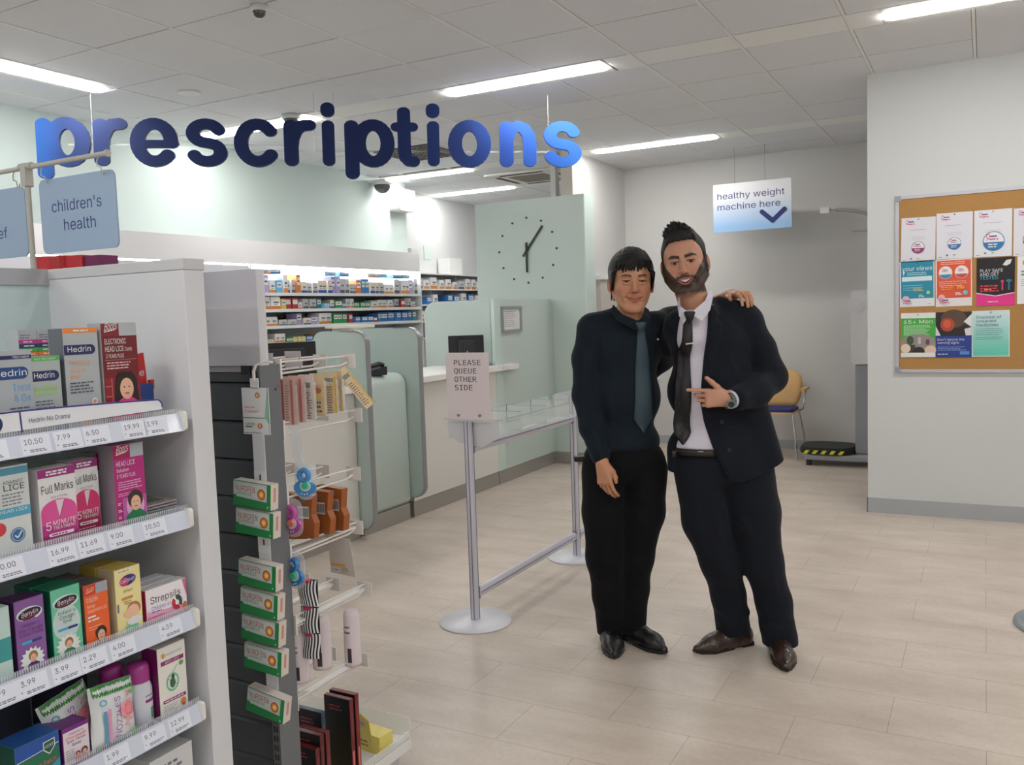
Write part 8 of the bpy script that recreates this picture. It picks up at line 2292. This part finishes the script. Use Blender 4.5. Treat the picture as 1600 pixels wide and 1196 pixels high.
# jacket
jv = Vol(grid_axis(B_(985, 600).x, B_(1240, 600).x, 0.0056, []), grid_axis(-0.27, 0.38, 0.0062, []), grid_axis(B_(1140, 765).z, B_(1100, 455).z, 0.0056, []))
torsoB(jv, 0.0)
jv.ell(B_(1128, 735, 0.0), (0.222, 0.145, 0.12), 0.06)
jv.cap(B_(1178, 640, -0.05), B_(1204, 725, -0.05), 0.06, 0.055, 0.05)
jv.cap(B_(1150, 500, 0.02), B_(1166, 503, 0.015), 0.066, 0.070, 0.03)
jv.cap(B_(1124, 474, 0.03), B_(1160, 492, 0.02), 0.030, 0.052, 0.03)
jv.chain([B_(1168, 508, 0.01), B_(1188, 545, 0.0), B_(1204, 588, -0.02)], [0.064, 0.062, 0.066], 0.02)
jv.chain([B_(1204, 590, -0.02), B_(1182, 612, -0.10), B_(1150, 624, -0.165)], [0.066, 0.058, 0.046], 0.025)
jv.chain([B_(1062, 508, 0.02), B_(1048, 535, 0.13), B_(1034, 560, 0.27), B_(995, 598, 0.29)], [0.060, 0.056, 0.052, 0.045], 0.03)
for (p0, p1, r0) in ((B_(1186, 570, -0.07), B_(1222, 578, -0.05), 0.012), (B_(1182, 590, -0.09), B_(1218, 600, -0.07), 0.013), (B_(1176, 606, -0.15), B_(1190, 628, -0.13), 0.011), (B_(1160, 608, -0.19), B_(1166, 634, -0.19), 0.010), (B_(1180, 540, -0.05), B_(1204, 548, -0.03), 0.011),
                     (B_(1140, 640, -0.15), B_(1185, 655, -0.13), 0.012), (B_(1128, 660, -0.15), B_(1170, 700, -0.145), 0.010), (B_(1130, 540, -0.11), B_(1160, 600, -0.12), 0.010), (B_(1150, 720, -0.14), B_(1205, 700, -0.10), 0.011)):
    jv.ridge(p0, p1, 0.015, r0*0.6)
op_ = [B_(*q, -0.12) for q in ((1062, 470), (1052.5, 514), (1045, 555), (1046, 605), (1052, 660), (1050, 702), (1049, 735), (1052, 780), (1140, 780), (1141, 750), (1130, 733), (1113, 698), (1103, 660), (1096, 631), (1097, 604), (1104, 545), (1112, 490), (1113, 452), (1085, 440), (1062, 450))]
OP = [(p.x, p.z) for p in op_]
jv.func((-1, -1, -1), (1, -0.02, 3), lambda D, X, Y, Z: np.where(Y < -0.035, np.maximum(D, -poly_sdf(OP, X, Z)), D))
# lapels: a second layer along the opening
lapR = [(p.x, p.z) for p in [B_(*q, -0.12) for q in ((1113, 455), (1120, 474), (1129, 492), (1123, 497), (1130, 507), (1122, 545), (1108, 590), (1097, 612), (1097, 604), (1104, 545), (1112, 490))]]
lapL = [(p.x, p.z) for p in [B_(*q, -0.12) for q in ((1060, 475), (1052, 487), (1044, 500), (1048, 505), (1041, 514), (1040, 545), (1043, 590), (1046, 605), (1045, 555), (1052.5, 514))]]
for LP in (lapR, lapL):
    jv.func((-1, -1, -1), (1, -0.02, 3), lambda D, X, Y, Z: np.where(Y < -0.02, np.minimum(D, np.maximum(D-0.0075, poly_sdf(LP, X, Z))), D))
hem = [(p.x, p.z) for p in [B_(*q, -0.1) for q in ((1020, 742), (1049, 743), (1141, 750), (1160, 751), (1212, 730), (1228, 722), (1245, 722), (1245, 800), (1020, 800))]]
jv.func((-1, -1, -1), (1, 1, B_(1100, 715).z), lambda D, X, Y, Z: np.maximum(D, -poly_sdf(hem, X, Z)))
cf = B_(1144, 624, -0.17); ax_ = (B_(1150, 624, -0.165)-B_(1182, 612, -0.10)).normalized()
jv.func((cf.x-0.12, cf.y-0.1, cf.z-0.08), (cf.x+0.05, cf.y+0.1, cf.z+0.08), lambda D, X, Y, Z: np.where((Y < -0.115), np.maximum(D, (X-cf.x)*ax_.x+(Y-cf.y)*ax_.y+(Z-cf.z)*ax_.z), D))
jack = sdf_object('jacket', jv, SUIT, B_.t, 2)
for px_, py_ in ((1118, 655), (1126, 695)):
    b = MB(); q = B_(px_, py_); yy = front_y(jv, q.x, q.z) or -0.14
    b.cyl((q.x, yy-0.003, q.z), 0.0085, 0.004, mat((20, 20, 24), 0.3), 'y', 14); b.build('button', jack)
# shirt cuff, watch, ring
q = cf; b = MB(); b.tube([q-ax_*0.01, q+ax_*0.012], 0.036, SHB, seg=18); b.build('shirt_cuff', B_.t)
b = MB(); w0 = q+ax_*0.020; b.tube([w0-ax_*0.008, w0+ax_*0.008], 0.0335, mat((120, 124, 120), 0.25, metal=0.8), seg=20); o = b.build('wristwatch', B_.t)
b = MB(); b.cyl((w0.x, w0.y-0.038, w0.z-0.012), 0.017, 0.010, mat((150, 156, 150), 0.25, metal=0.7), 'y', 20); b.cyl((w0.x, w0.y-0.039, w0.z-0.012), 0.013, 0.002, mat((30, 44, 38), 0.1), 'y', 20); b.build('watch_face', o)
BRL = mat((54, 34, 27), 0.28, bump=(110.0, 0.5), noise=(60.0, 0.35), name='brown_leather', coat=0.5)
BRS = mat((34, 22, 18), 0.5)
an = B_(1149, 985, 0.07); shoe(B_.t, (an.x, an.y), (an.x-0.24, an.y-0.085), BRL, 0.295, laces=True, lace_m=mat((44, 28, 22), 0.5), sole_m=BRS)
an = B_(1217, 1000, -0.02); shoe(B_.t, (an.x, an.y), (an.x-0.040, an.y-0.25), BRL, 0.295, laces=True, lace_m=mat((44, 28, 22), 0.5), sole_m=BRS)
